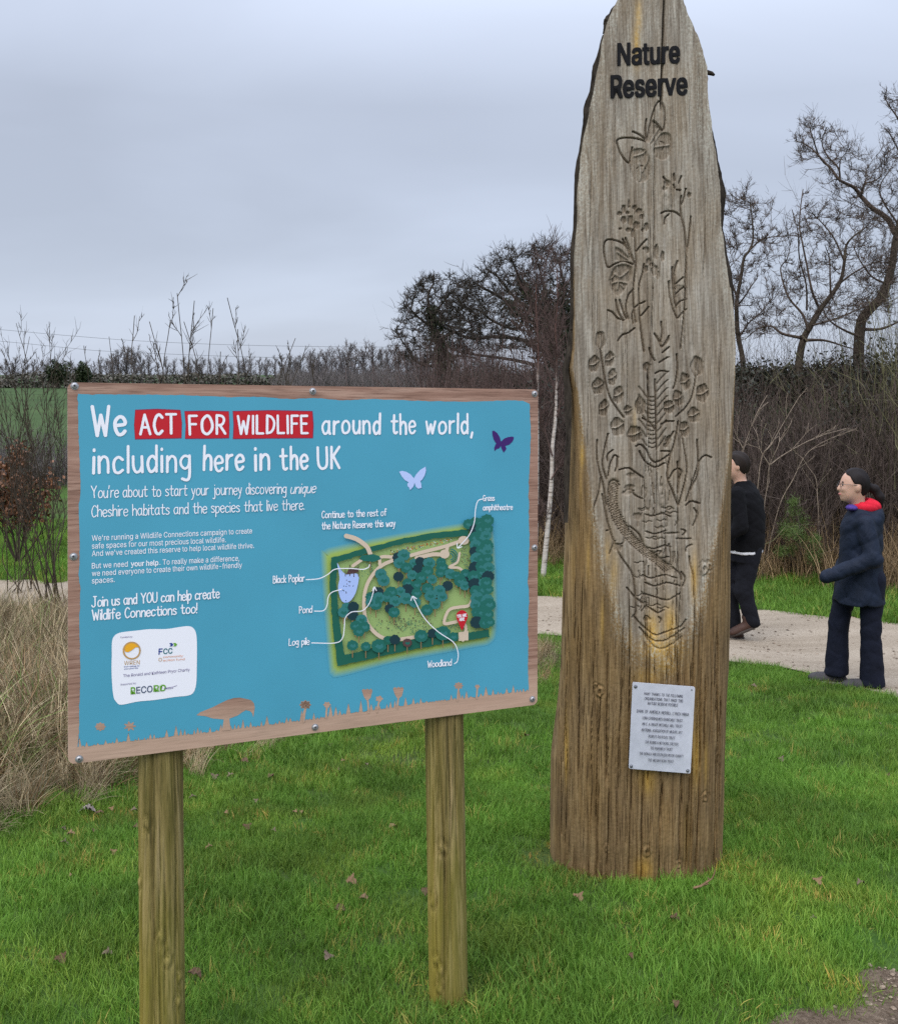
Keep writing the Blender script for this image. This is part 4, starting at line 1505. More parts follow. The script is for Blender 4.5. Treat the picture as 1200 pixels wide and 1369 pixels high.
C_ST = [[(250, 180), (260, 240), (275, 340), (295, 430), (320, 500), (360, 560), (400, 615)], [(862, 350), (850, 430), (830, 500), (790, 560), (735, 608)], [(555, 310), (556, 560), (550, 740)], [(600, 370), (606, 560), (612, 820)],
        [(640, 160), (620, 110), (598, 78)], [(645, 165), (665, 140), (687, 98)], [(650, 200), (690, 165)], [(600, 250), (575, 210), (563, 170)], [(630, 262), (685, 228)], [(605, 332), (640, 316), (685, 322)], [(740, 210), (745, 300), (730, 400), (718, 430)],
        [(480, 800), (510, 790), (550, 830), (572, 880), (605, 905), (655, 880), (705, 838), (640, 832)], [(500, 830), (540, 900), (600, 935), (660, 910)], [(230, 760), (228, 860), (245, 960), (270, 1050), (290, 1180)], [(300, 720), (275, 830), (265, 920), (290, 1010)], [(330, 825), (297, 855), (296, 895)], [(365, 872), (340, 860), (312, 920), (300, 990)], [(360, 880), (358, 925), (345, 960)],
        [(750, 640), (730, 760), (690, 900), (680, 1000), (710, 1080), (750, 1180)], [(770, 700), (800, 880), (806, 960), (780, 1080), (752, 1180)], [(870, 760), (878, 900), (850, 1000), (800, 1150)], [(962, 872), (922, 860), (885, 900), (876, 980), (830, 1080)], [(690, 1012), (720, 960), (750, 945), (772, 962), (758, 1012)], [(745, 900), (750, 1000), (748, 1100)],
        [(370, 952), (430, 940), (470, 965), (525, 1002)], [(300, 1110), (310, 1035), (345, 1020), (372, 1050)], [(520, 620), (570, 650), (600, 690)], [(660, 800), (690, 760), (720, 705)], [(800, 1180), (830, 1155), (885, 1168)], [(640, 660), (680, 640), (720, 640)]]
for P in C_ST:
    groove(ZCc(P), W0, DP)
for k in range(9):
    y_ = 340 + 52 * k
    groove(ZCc([(612, y_ + 60), (642, y_ + 22), (684 - 2 * k, y_ - 18)]), 2.2, DP * .55)
    if 1 < k < 9:
        groove(ZCc([(548, y_ + 42), (522, y_ + 4), (498, y_ - 26)]), 2.2, DP * .55)
for y_ in range(480, 830, 27):
    groove(ZCc([(560, y_), (582, y_ + 6), (605, y_)]), 1.9, DP * .6)
for (a, b) in ((450, 985), (420, 1100), (440, 1060)):
    sunk(ZCc(ell(a, b, 34, 16)), DP * .5)
# lower scene: lizard, reeds, ripples
body = ZD([(338, 30), (328, 140), (350, 230), (400, 320), (460, 400), (540, 470), (620, 530), (690, 590)])
groove(body, 15, DP * .6)
for k in range(5):
    groove(body + (-5 + 2.5 * k, 2.2 - 1.1 * k), 1.0, DP * .95)
Q = resample(smooth(body), 46)
for q_ in Q:
    groove([q_ - (6.5, -2.5), q_ + (6.5, -2.5)], 1.0, DP * .95, False)
for P in ([(440, 308), (500, 360), (540, 450), (600, 520), (705, 556)], [(250, 0), (240, 90), (205, 205), (225, 320)], [(262, 100), (300, 290), (370, 480), (450, 600), (470, 700), (480, 850), (455, 890)], [(800, 172), (840, 145), (886, 160)], [(850, 190), (872, 230), (845, 300)], [(660, 352), (750, 350)], [(740, 387), (830, 385)],
          [(770, 325), (797, 338), (780, 362)], [(835, 425), (805, 440), (797, 470)], [(770, 600), (795, 640), (780, 690)], [(290, 335), (315, 328)], [(330, 380), (345, 425), (392, 418)], [(400, 410), (408, 365), (395, 340)], [(310, 480), (330, 430), (345, 400)], [(400, 90), (430, 70), (465, 80)], [(450, 45), (465, 100), (520, 130)],
          [(540, 230), (590, 240), (650, 225), (700, 245)], [(545, 340), (600, 355), (670, 335)], [(535, 440), (600, 450), (660, 430), (700, 440)], [(560, 500), (620, 515), (700, 500)], [(520, 620), (580, 640), (660, 620), (740, 640)], [(540, 670), (600, 690), (680, 670), (760, 690)], [(530, 740), (600, 760), (680, 780), (760, 740)],
          [(460, 880), (530, 955), (600, 1003), (680, 982), (760, 955), (800, 905)], [(500, 955), (560, 1020), (620, 1045), (700, 1025), (790, 960)], [(530, 1000), (590, 1075), (650, 1090), (720, 1060), (775, 1015)], [(515, 850), (545, 820), (580, 840), (620, 862), (655, 845)], [(530, 900), (550, 885), (570, 905)], [(625, 890), (640, 905), (632, 925)], [(610, 470), (640, 465), (630, 485)],
          [(820, 500), (830, 560), (850, 640), (850, 760)], [(690, 420), (702, 500), (700, 560)], [(420, 700), (470, 760), (520, 800)], [(560, 560), (560, 620)], [(700, 560), (760, 610), (770, 650)]):
    groove(ZD(P), 2.5, DP * .8)
rz_ = np.random.default_rng(71)
for k in range(46):                              # water and reed hatching round the lizard
    x_, y_ = rz_.uniform(470, 760), rz_.uniform(170, 830)
    l_ = rz_.uniform(18, 46)
    if k % 2:
        groove(ZD([(x_ - l_, y_), (x_ - l_ * .3, y_ + 7), (x_ + l_ * .4, y_ - 5), (x_ + l_, y_ + 3)]), 1.7, DP * .5)
    else:
        groove(ZD([(x_, y_ - l_), (x_ + 5, y_), (x_ + rz_.uniform(-16, 10), y_ + l_)]), 1.7, DP * .5)
for k in range(16):
    x_, y_ = rz_.uniform(520, 700), rz_.uniform(880, 1180)
    groove(ZCc([(x_, y_ - 30), (x_ + rz_.uniform(-6, 6), y_), (x_ + rz_.uniform(-8, 8), y_ + 34)]), 1.6, DP * .5)
for e in ((490, 245, 26, 26), (470, 235, 10, 14), (510, 240, 9, 16), (490, 285, 8, 30), (360, 440, 36, 26), (545, 905, 22, 16), (430, 60, 26, 20)):
    sunk(ZD(ell(*e)), DP * .7)
carve *= cut
carvedm = np.clip(carve / DP, 0, 1)

# drying cracks along the grain
rc = np.random.default_rng(17)
crack = np.zeros((NR, NC))


def crackline(x0, y0, y1, w, depth, drift):
    yy = np.linspace(y0, y1, 14)
    xx = x0 + drift * (yy - y0) / 200 + np.cumsum(rc.normal(0, .35, 14))
    i0, i1 = rows_between(y0, y1)
    gx, gy = GX[i0:i1], GYp[i0:i1]
    xc = np.interp(gy, yy, xx)
    tp = np.clip(np.minimum(gy - y0, y1 - gy) / 18, 0, 1)
    crack[i0:i1] = np.maximum(crack[i0:i1], depth * np.exp(-((gx - xc) / w) ** 2) * tp)


crackline(888, -30, 150, 1.0, .05, -3)
crackline(875, 130, 450, .75, .009, -3)
crackline(868, 480, 640, .7, .008, 0)
crackline(877, 520, 830, .7, .008, 2)
crackline(862, 600, 880, .7, .008, 0)
crackline(889, 640, 820, .7, .007, 0)
crackline(905, 640, 800, .7, .009, 0)
crackline(838, 440, 560, .8, .006, -6)
crackline(884, 1040, 1110, 1.2, .018, -4)
crackline(845, 1000, 1175, .9, .010, -5)
crackline(812, 860, 1050, .9, .010, -5)
crackline(800, 1040, 1170, .8, .010, -3)
crackline(848, 900, 1000, .8, .009, -3)
crackline(874, 870, 915, .8, .012, 0)
for _ in range(46):
    x0, y0 = rc.uniform(772, 966), rc.uniform(10, 640)
    crackline(x0, y0, y0 + rc.uniform(50, 190), rc.uniform(.4, .75), rc.uniform(.002, .006), rc.uniform(-6, 3))
for _ in range(74):
    x0, y0 = rc.uniform(742, 964), rc.uniform(760, 1080)
    crackline(x0, y0, y0 + rc.uniform(60, 260), rc.uniform(.45, 1.0), rc.uniform(.004, .015), rc.uniform(-7, -1))
# knots
knot = np.zeros((NR, NC))
for (kx, ky, kr, kh) in ((801, 925, 5.5, .020), (795, 917, 3, .010), (942, 1066, 4.5, .014), (810, 1134, 4, .008), (865, 1139, 6, .010), (908, 1157, 4, .010), (941, 760, 6, .018), (948, 757, 4, .012), (885, 664, 9, .007), (890, 266, 9, .006), (845, 560, 7, .004), (818, 204, 9, .004), (925, 466, 12, -.003), (836, 430, 12, .004)):
    wbl = .35 * (vnoise(GX / 2.2, GYp / 3.5, 1, int(kx)) - .5)
    q_ = np.hypot((GX - kx) / (kr * .8), (GYp - ky) / (kr * 1.2)) * (1 + 1.2 * wbl)
    knot += .55 * kh * np.exp(-(q_ / 1.0) ** 2) - .3 * abs(kh) * np.exp(-((q_ - 1.35) / .3) ** 2) - .75 * abs(kh) * np.exp(-(np.hypot(q_ - .25, wbl) / .28) ** 2)
grain = .0016 * (vnoise(GX / 1.1 + 2 * np.sin(GYp / 60), GYp / 34, 1, 44) - .5) + .0022 * (vnoise(GX / 3.2, GYp / 120, 1, 45) - .5) + .0014 * (vnoise(GX / 1.6, GYp / 2.6, 1, 46) - .5)
rot_ = np.clip((GYp - 1125 - 14 * vnoise(GX / 9, GYp * 0, 1, 47)) / 25, 0, 1) * .010 * vnoise(GX / 2.5, GYp / 30, 1, 48)
edge_fade = np.clip((1 - np.abs(s1)) / .02, 0, 1)[None]
Yd = Yg + (carve + crack + rot_) * edge_fade - knot * edge_fade + grain
back = YC + TB * np.sqrt(np.clip(1 - rel ** 2, 0, 1))
Ybk = np.maximum(back, Yg + .035 * np.clip((ZT - Zg) / .15, .15, 1))
Fv = np.stack([Xg, Yd, Zg], -1).reshape(-1, 3)
cb = np.linspace(0, NC - 1, 24).round().astype(int)
rb_ = np.linspace(0, NR - 1, 90).round().astype(int)
i = (np.arange(NR - 1)[:, None] * NC + np.arange(NC - 1)[None]).ravel()
Ff = np.stack([i, i + 1, i + NC + 1, i + NC], -1)
Bv = np.stack([Xg[np.ix_(rb_, cb)], Ybk[np.ix_(rb_, cb)], Zg[np.ix_(rb_, cb)]], -1).reshape(-1, 3)
nb = len(cb)
off = len(Fv)
i = (np.arange(len(rb_) - 1)[:, None] * nb + np.arange(nb - 1)[None]).ravel() + off
Bf = np.stack([i + nb, i + nb + 1, i + 1, i], -1)
side = []
for c_f, c_b in ((0, 0), (NC - 1, nb - 1)):
    for k in range(len(rb_) - 1):
        for r0 in range(rb_[k], rb_[k + 1]):
            side.append((r0 * NC + c_f, (r0 + 1) * NC + c_f, off + k * nb + c_b))
        side.append((rb_[k + 1] * NC + c_f, off + (k + 1) * nb + c_b, off + k * nb + c_b))
# end grain at the tip
for k in range(nb - 1):
    for c0 in range(cb[k], cb[k + 1]):
        side.append(((NR - 1) * NC + c0, (NR - 1) * NC + c0 + 1, off + (len(rb_) - 1) * nb + k))
    side.append(((NR - 1) * NC + cb[k + 1], off + (len(rb_) - 1) * nb + k + 1, off + (len(rb_) - 1) * nb + k))


def make_trunk_mat():
    t = NT('weathered_oak', .9, .15)
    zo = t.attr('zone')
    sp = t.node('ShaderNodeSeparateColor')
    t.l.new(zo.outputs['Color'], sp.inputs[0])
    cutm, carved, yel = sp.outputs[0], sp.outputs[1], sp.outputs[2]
    lich = zo.outputs['Alpha']
    g1 = t.noise(t.coord(scale=(42, 8, 1.6)), 1.6, 6, .65, .5)
    g2 = t.noise(t.coord(scale=(190, 20, 6)), 1.3, 4, .7)
    g3 = t.noise(t.coord(scale=(5, 5, 2)), 1.7, 5, .6)
    g4 = t.noise(t.coord(scale=(60, 60, 60)), 2.2, 3, .7)
    face = t.ramp(g1, [(.25, (.100, .080, .060)), (.44, (.205, .178, .140)), (.60, (.29, .262, .215)), (.8, (.42, .395, .345))])
    face = t.mix(t.ramp(g3, [(.38, .6), (.62, 0.0)]), face, t.mix(.5, face, (.25, .175, .095)))
    face = t.mix(t.ramp(g2, [(.34, .75), (.50, 0.0)]), face, (.085, .064, .045))
    g5 = t.noise(t.coord(scale=(24, 5, .5)), 1.5, 4, .6, .3)
    face = t.mix(t.ramp(g5, [(.36, .65), (.5, 0.0)]), face, t.mix(.55, face, (.10, .075, .05)))
    face = t.mix(t.math('MULTIPLY', carved, .55), face, (.175, .130, .085))   # browner and darker the deeper the carving goes
    body_ = t.ramp(g1, [(.25, (.085, .048, .017)), (.5, (.240, .152, .064)), (.75, (.39, .272, .135))])
    body_ = t.mix(t.ramp(g3, [(.42, .7), (.66, 0.0)]), body_, t.mix(.5, body_, (.15, .11, .07)))
    body_ = t.mix(t.ramp(g2, [(.36, .8), (.50, 0.0)]), body_, (.06, .036, .016))
    c = t.mix(cutm, body_, face)
    ystreak = t.ramp(g1, [(.40, 0.0), (.56, 1.0)])
    c = t.mix(t.math('MULTIPLY', yel, t.math('ADD', t.math('MULTIPLY', ystreak, .55), .4)), c, (.46, .28, .055))
    lm = t.math('MULTIPLY', lich, t.math('MULTIPLY', t.ramp(g4, [(.44, 0.0), (.62, 1.0)]), t.ramp(g1, [(.42, .15), (.62, 1.0)])))
    c = t.mix(t.math('MULTIPLY', lm, .8), c, (.46, .47, .40))
    t.bump(g2, .55, .004)
    return t.color(c)


boundary = np.exp(-(np.abs(cutd - .004) / .014) ** 2) * (Zg < zmid)
yel = np.zeros((NR, NC))
for (x0, y0, sx, sy, a) in ((895, 838, 10, 28, 1.0), (872, 850, 10, 28, 1.0), (885, 868, 24, 16, 1.0), (820, 770, 6, 30, .55), (812, 740, 5, 25, .5), (928, 775, 5, 32, .8), (778, 610, 3, 16, .9), (776, 650, 2.0, 30, .3), (766, 760, 2.2, 35, .25), (786, 750, 2.0, 28, .4),
                            (757, 1000, 2.4, 42, 1.0), (868, 905, 20, 12, .6), (865, 1042, 10, 20, .75), (930, 1010, 6, 36, .8), (943, 1020, 3, 30, .7), (860, 1165, 12, 16, .9), (888, 890, 14, 14, .7), (918, 1120, 5, 40, .4), (850, 60, 5, 30, .8), (853, 20, 5, 25, .6), (848, 560, 3, 18, .3), (805, 830, 3, 30, .5), (842, 850, 2, 20, .6)):
    yel = np.maximum(yel, a * np.exp(-((GX - x0) / sx) ** 2 - ((GYp - y0) / sy) ** 2))
sideL = np.clip((np.abs(s1)[None] - .72) / .28, 0, 1) * np.clip((560 - GYp) / 200, 0, 1) * .55 + np.zeros((NR, NC))
lich = np.maximum(boundary * .85, sideL) + .34 * np.clip((480 - GYp) / 300, 0, 1)
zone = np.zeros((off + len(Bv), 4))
zone[:off] = np.stack([cut, carvedm, yel, np.clip(lich, 0, 1)], -1).reshape(-1, 4)
post = empty('carved_post', (PF.x, YC, PF.z), label='tall pointed carved tree-trunk post lettered Nature Reserve with a white plaque', cat='carved post')
base_v = np.array(post.location)
allv = np.vstack([Fv, Bv]) - base_v
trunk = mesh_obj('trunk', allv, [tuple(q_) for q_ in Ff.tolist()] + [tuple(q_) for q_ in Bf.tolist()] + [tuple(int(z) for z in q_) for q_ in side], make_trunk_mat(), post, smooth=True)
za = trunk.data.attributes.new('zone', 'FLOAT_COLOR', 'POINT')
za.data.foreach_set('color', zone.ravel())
trunk.data.set_sharp_from_angle(angle=R(55))

# ---- strips of bark still hanging on the edges of the cut
def make_bark():
    t = NT('dark_bark', .95, .1)
    n1 = t.noise(t.coord(scale=(60, 60, 5)), 1.5, 5, .7)
    t.bump(n1, .8, .01)
    return t.color(t.ramp(n1, [(.3, (.012, .010, .008)), (.7, (.055, .045, .035))]))


M_BARK = make_bark()


def bark_strip(y0, y1, sgn, wmax, seed):
    n = 90
    r = np.random.default_rng(seed)
    V = []
    for k in range(n):
        py = y0 + (y1 - y0) * k / (n - 1)
        ex_ = np.interp(py, SIL_Y, SIL_R if sgn > 0 else SIL_L)
        x_, Y_, z_ = face_pt(ex_, py)
        end = min(1, 4 * k / n, 2.2 * (n - 1 - k) / n)
        o_ = (wmax * end * (.25 + .75 * float(vnoise(k * .07, seed, 1, seed))) + .0016 * (float(vnoise(k * .45, seed, 1, seed + 1)) - .5)) * sgn
        i_ = -.012 * sgn
        x_ += .004 * sgn
        d0 = .014 + .006 * float(vnoise(k * .1, seed, 1, seed + 2))
        for dx, dy in ((i_, d0), (o_, d0 + .004), (o_ * .85, d0 + .022), (i_, d0 + .03)):
            V.append((x_ + dx, Y_ + dy, z_))
    f = [(k * 4 + j, k * 4 + (j + 1) % 4, k * 4 + 4 + (j + 1) % 4, k * 4 + 4 + j) for k in range(n - 1) for j in range(4)] + [(0, 1, 2, 3), (4 * n - 1, 4 * n - 2, 4 * n - 3, 4 * n - 4)]
    mesh_obj('bark_strip', np.array(V) - base_v, f, M_BARK, post)


bark_strip(44, 215, -1, .022, 51)
bark_strip(190, 440, -1, .022, 52)
bark_strip(430, 700, -1, .014, 55)
bark_strip(165, 330, 1, .027, 53)
bark_strip(285, 480, 1, .016, 54)
bark_strip(5, 40, -1, .012, 56)
# broken twig stub near the top right
mb = MB()
x_, Y_, z_ = face_pt(944, 96)
mb.tube(np.array([(x_ - .015, Y_ + .02, z_ + .006), (x_ + .006, Y_ + .012, z_ + .002), (x_ + .02, Y_ + .006, z_ - .004), (x_ + .03, Y_ + .004, z_ - .011)]) - base_v, [.011, .009, .008, .004], 7)
mb.build('branch_stub', make_bark(), post, smooth=True)

# ---- painted name
M_BLACK = flat('black_paint', (.005, .005, .006), .8, .15)
mb = MB()
mb.w = mb.dw = 0


def face_lettering(txt, a, b, cap_px, bold):
    """type thickened to a heavy weight by laying shifted copies over each other"""
    A, B = np.array(face_pt(*a)), np.array(face_pt(*b))
    v, f = text_mesh(txt, 0.0, 1.0)
    hv, _ = text_mesh('H', 0.0)
    ch = hv[:, 1].max() - hv[:, 1].min()
    up = np.array(face_pt(a[0], a[1] - cap_px)) - A
    x0, x1 = v[:, 0].min() - bold, v[:, 0].max() + bold
    edges = {}
    for q_ in f:
        for i_ in range(len(q_)):
            e = (q_[i_], q_[(i_ + 1) % len(q_)])
            if (e[1], e[0]) in edges:
                edges.pop((e[1], e[0]))
            else:
                edges[e] = 1
    n_ = len(v)
    for k, (ox, oy) in enumerate(((-1, -.5), (-1, .5), (-.5, -.5), (-.5, .5), (0, -.5), (0, .5), (.5, -.5), (.5, .5), (1, -.5), (1, .5))):
        nx = (v[:, 0] + ox * bold - x0) / (x1 - x0)
        P = A + nx[:, None] * (B - A) + ((v[:, 1] + oy * bold) / ch)[:, None] * up
        mb.add(np.vstack([P - (0, .0030 + .00006 * k, 0), P + (0, .002, 0)]) - base_v, list(f) + [(e[0], e[0] + n_, e[1] + n_, e[1]) for e in edges])


face_lettering('Nature', (824.5, 87), (908.5, 83.5), 28.5, .026)
face_lettering('Reserve', (815.5, 130.5), (918.5, 126), 29, .026)
mb.build('painted_lettering', M_BLACK, post)

# ---- thank-you plaque
pc = np.array([(845.3, 912), (928.7, 918.4), (922.5, 1034.2), (840, 1027.6)])
cp = pc.mean(0)
a_, b_ = ray(*cp)
zq = CAM_H + b_ * YF
ir = int(np.argmin(abs(zrow - zq)))
xq = a_ * YF
relq = (xq - cxr[ir]) / wr[ir]
yq = YC - TB * math.sqrt(1 - relq ** 2)
slope = TB * relq / wr[ir] / math.sqrt(1 - relq ** 2)
PN = np.array([slope, -1.0, 0.0])
PN /= np.linalg.norm(PN)
PO = np.array([xq, yq, zq]) + PN * .022
PXa = np.array([-PN[1], PN[0], 0])
PYa = np.array([0, 0, 1.0])


def pl(px, py):
    a, b = ray(px, py)
    d = np.array([a, 1, b])
    q_ = CAMP + d * (np.dot(PO - CAMP, PN) / np.dot(d, PN)) - PO
    return np.array([q_ @ PXa, q_ @ PYa])


C4 = np.array([pl(*p) for p in pc])
rp = []
for k in range(4):
    p, pa, pb = C4[k], C4[k - 1], C4[(k + 1) % 4]
    da, db = (pa - p) / np.linalg.norm(pa - p) * .005, (pb - p) / np.linalg.norm(pb - p) * .005
    rp += [p + da, p + .3 * da + .3 * db, p + db]
rp = np.array(rp)
n = len(rp)
pvv = np.vstack([np.column_stack([rp, np.zeros(n)]), np.column_stack([rp, np.full(n, -.003)])])
t = NT('plaque_metal', .5, .4)
n1 = t.noise(t.coord(), 14, 6, .7)
M_PLQ = t.color(t.ramp(n1, [(.3, (.46, .48, .54)), (.6, (.56, .58, .65)), (.8, (.62, .64, .69))]))
plaque = mesh_obj('plaque', pvv, [tuple(range(n)), tuple(range(n, 2 * n))] + [(i, n + i, n + (i + 1) % n, (i + 1) % n) for i in range(n)], M_PLQ, post, label='white metal plaque with small grey lettering and screwed corners')
Mp = Matrix(((PXa[0], PYa[0], PN[0], 0), (PXa[1], PYa[1], PN[1], 0), (PXa[2], PYa[2], PN[2], 0), (0, 0, 0, 1)))
plaque.matrix_local = Matrix.Translation(Vector(PO - base_v)) @ Mp
fl = Flat(.0006, 1e-5)
ZP = lambda x_, y_: pl(830 + x_ / 9.78, 900 + y_ / 9.78)
kp = 1 / 9.78 * float(np.linalg.norm(pl(880, 970) - pl(880, 971)))
for txt, x0, y0, x1, y1, cap in (('MANY THANKS TO THE FOLLOWING', 298, 283, 800, 318, 34), ('ORGANISATIONS THAT MADE THIS', 303, 345, 800, 378, 34), ('NATURE RESERVE POSSIBLE', 345, 408, 738, 432, 34), ('BANK OF AMERICA MERRILL LYNCH MBNA', 202, 508, 880, 556, 38),
                                 ("LORD LEVERHULME'S CHARITABLE TRUST", 275, 594, 795, 632, 32), ('MR E. A. BRUCE MITCHELL WILL TRUST', 272, 672, 792, 704, 32), ('NATIONAL ASSOCIATION OF WILDLIFE ART', 265, 748, 790, 784, 32), ("PEOPLE'S POSTCODE TRUST", 352, 832, 695, 856, 32),
                                 ('THE BUSINESS NETWORK CHESTER', 305, 906, 735, 936, 32), ('THE HAMAMELIS TRUST', 372, 984, 660, 1004, 32), ('THE RONALD AND KATHLEEN PRYOR CHARITY', 230, 1052, 802, 1092, 32), ('THE WILLIAM DEAN TRUST', 342, 1138, 675, 1160, 32)):
    fl.write(txt.replace('-', ' '), ZP(x0, y0), ZP(x1, y1), cap * kp, 4.2 * kp, wob=.1)
fl.build('plaque_lettering', flat('plaque_ink', (.10, .10, .13), .6), plaque)
for x_, y_, s_ in ((187, 175, 1), (920, 218, .45), (130, 1217, 1), (868, 1275, 1)):
    o = link(bpy.data.objects.new('screw', bme if s_ > 1 else bme.copy()), plaque)
    o.data.materials[0] = flat('steel_screw', (.22, .23, .26), .45, .5, .7)
    u_ = ZP(x_, y_)
    o.location = (u_[0], u_[1], 0)
    o.scale = (.6 * s_,) * 3

# ================================================================== PEOPLE
def surface_nets(field, lo, hi, h):
    lo, hi = np.array(lo, float), np.array(hi, float)
    n = np.ceil((hi - lo) / h).astype(int) + 1
    ax = [lo[k] + h * np.arange(n[k]) for k in range(3)]
    Xf, Yf_, Zf = np.meshgrid(*ax, indexing='ij')
    D = field(Xf, Yf_, Zf)
    inside = D < 0
    s_ = [slice(None, -1), slice(1, None)]
    acc = np.zeros(tuple(n - 1) + (3,))
    cnt_ = np.zeros(tuple(n - 1))
    cor = [(i, j, k) for i in (0, 1) for j in (0, 1) for k in (0, 1)]
    for a in cor:
        for b in cor:
            if sum(abs(p - q) for p, q in zip(a, b)) != 1 or a > b:
                continue
            da, db = D[s_[a[0]], s_[a[1]], s_[a[2]]], D[s_[b[0]], s_[b[1]], s_[b[2]]]
            cr = (da < 0) != (db < 0)
            t = np.where(cr, da / np.where(cr, da - db, 1), 0)
            p = np.stack([a[k] + t * (b[k] - a[k]) for k in range(3)], -1)
            acc += p * cr[..., None]
            cnt_ += cr
    act = cnt_ > 0
    idx = np.full(act.shape, -1)
    idx[act] = np.arange(act.sum())
    cells = np.argwhere(act)
    V = lo + h * (cells + acc[act] / cnt_[act][:, None])
    F = []
    for ax_ in range(3):
        o1, o2 = [(1, 2), (2, 0), (0, 1)][ax_]
        sl0 = [slice(1, -1)] * 3
        sl0[ax_] = slice(None, -1)
        sl1 = [slice(1, -1)] * 3
        sl1[ax_] = slice(1, None)
        A, B = inside[tuple(sl0)], inside[tuple(sl1)]
        e = np.argwhere(A != B)
        base = e.copy()
        for k in range(3):
            if k != ax_:
                base[:, k] += 1
        flip = A[tuple(e.T)]
        q = []
        for d1, d2 in ((0, 0), (-1, 0), (-1, -1), (0, -1)):
            c = base.copy()
            c[:, o1] += d1
            c[:, o2] += d2
            q.append(idx[tuple(c.T)])
        q = np.stack(q, -1)
        q[~flip] = q[~flip][:, ::-1]
        F.append(q)
    return V, np.concatenate(F)


def smin(a, b, k):
    h = np.clip(.5 + .5 * (b - a) / k, 0, 1)
    return b + (a - b) * h - k * h * (1 - h)


def cone(P, a, b, ra, rb):
    X, Y, Z = P
    a, b = np.array(a, float), np.array(b, float)
    d = b - a
    t = np.clip(((X - a[0]) * d[0] + (Y - a[1]) * d[1] + (Z - a[2]) * d[2]) / (d @ d), 0, 1)
    return np.sqrt((X - a[0] - t * d[0]) ** 2 + (Y - a[1] - t * d[1]) ** 2 + (Z - a[2] - t * d[2]) ** 2) - (ra + (rb - ra) * t)


def limb(P, pts, rads, k=.03):
    D = None
    for (a, b, ra, rb) in zip(pts[:-1], pts[1:], rads[:-1], rads[1:]):
        d = cone(P, a, b, ra, rb)
        D = d if D is None else smin(D, d, k)
    return D


class Fig:
    """a frame turned to the way the figure faces: u forward, v to its left"""
    def __init__(s, yaw):
        s.f = np.array([math.cos(yaw), math.sin(yaw)])
        s.l = np.array([-math.sin(yaw), math.cos(yaw)])

    def ell(s, P, c, ru, rv, rz):
        X, Y, Z = P
        u = (X - c[0]) * s.f[0] + (Y - c[1]) * s.f[1]
        v = (X - c[0]) * s.l[0] + (Y - c[1]) * s.l[1]
        k = np.sqrt((u / ru) ** 2 + (v / rv) ** 2 + ((Z - c[2]) / rz) ** 2)
        return (k - 1) * min(ru, rv, rz)

    def pt(s, c, u, v, dz):
        return (c[0] + u * s.f[0] + v * s.l[0], c[1] + u * s.f[1] + v * s.l[1], c[2] + dz)

    def loft(s, P, prof):
        """prof rows: z, cx, cy, half depth, half width"""
        X, Y, Z = P
        pr = np.array(prof)
        g = lambda k: np.interp(Z, pr[:, 0], pr[:, k])
        cx_, cy_, a, b = g(1), g(2), g(3), g(4)
        u = (X - cx_) * s.f[0] + (Y - cy_) * s.f[1]
        v = (X - cx_) * s.l[0] + (Y - cy_) * s.l[1]
        d = (np.sqrt((u / a) ** 2 + (v / b) ** 2) - 1) * np.minimum(a, b)
        return np.maximum(d, np.maximum(Z - pr[-1, 0], pr[0, 0] - Z))


def hand(P, w, d, side_v, s=1.0):
    """palm, four bent fingers and a thumb from wrist w along d; side_v points to the thumb"""
    w, d, t = np.array(w), np.array(d) / np.linalg.norm(d), np.array(side_v) / np.linalg.norm(side_v)
    nn = np.cross(d, t)
    D = cone(P, w + d * .02 * s + t * .018 * s, w + d * .075 * s + t * .022 * s, .021 * s, .018 * s)
    D = smin(D, cone(P, w + d * .02 * s - t * .018 * s, w + d * .07 * s - t * .024 * s, .020 * s, .017 * s), .015)
    for k, L in enumerate((.062, .072, .068, .052)):
        o = t * (.030 - .020 * k) * s
        a = w + d * .082 * s + o
        b = a + (d * .6 - nn * .55) * L * .55 * s
        c = b + (d * .1 - nn * .9) * L * .5 * s
        D = smin(D, limb(P, (a, b, c), (.0095 * s, .0088 * s, .0075 * s), .006), .006)
    a = w + d * .03 * s + t * .034 * s
    b = a + (d * .7 + t * .5) * .035 * s
    D = smin(D, limb(P, (a, b, b + (d * .8 - nn * .3) * .028 * s), (.0125 * s, .0105 * s, .009 * s), .008), .01)
    return D


def head(P, fg, c, s=1.0):
    q = lambda u, v, z: fg.pt(c, u * s, v * s, z * s)
    D = fg.ell(P, c, .098 * s, .076 * s, .118 * s)
    D = smin(D, fg.ell(P, q(.030, 0, -.065), .066 * s, .056 * s, .060 * s), .03)
    D = smin(D, fg.ell(P, q(.070, 0, -.100), .022 * s, .024 * s, .020 * s), .02)
    D = smin(D, cone(P, q(.092, 0, .012), q(.112, 0, -.030), .008 * s, .013 * s), .012)
    D = smin(D, cone(P, q(.083, .034, -.025), q(.083, -.034, -.025), .016 * s, .016 * s), .02)
    D = smin(D, fg.ell(P, q(.090, 0, -.068), .014 * s, .024 * s, .013 * s), .01)
    for sg in (-1, 1):
        D = smin(D, fg.ell(P, q(-.005, sg * .078, -.012), .020 * s, .012 * s, .032 * s), .008)
        D = np.maximum(D, -fg.ell(P, q(.094, sg * .032, .008), .012 * s, .017 * s, .011 * s))
        D = smin(D, fg.ell(P, q(.080, sg * .032, .006), .013 * s, .014 * s, .010 * s), .004)
    return D


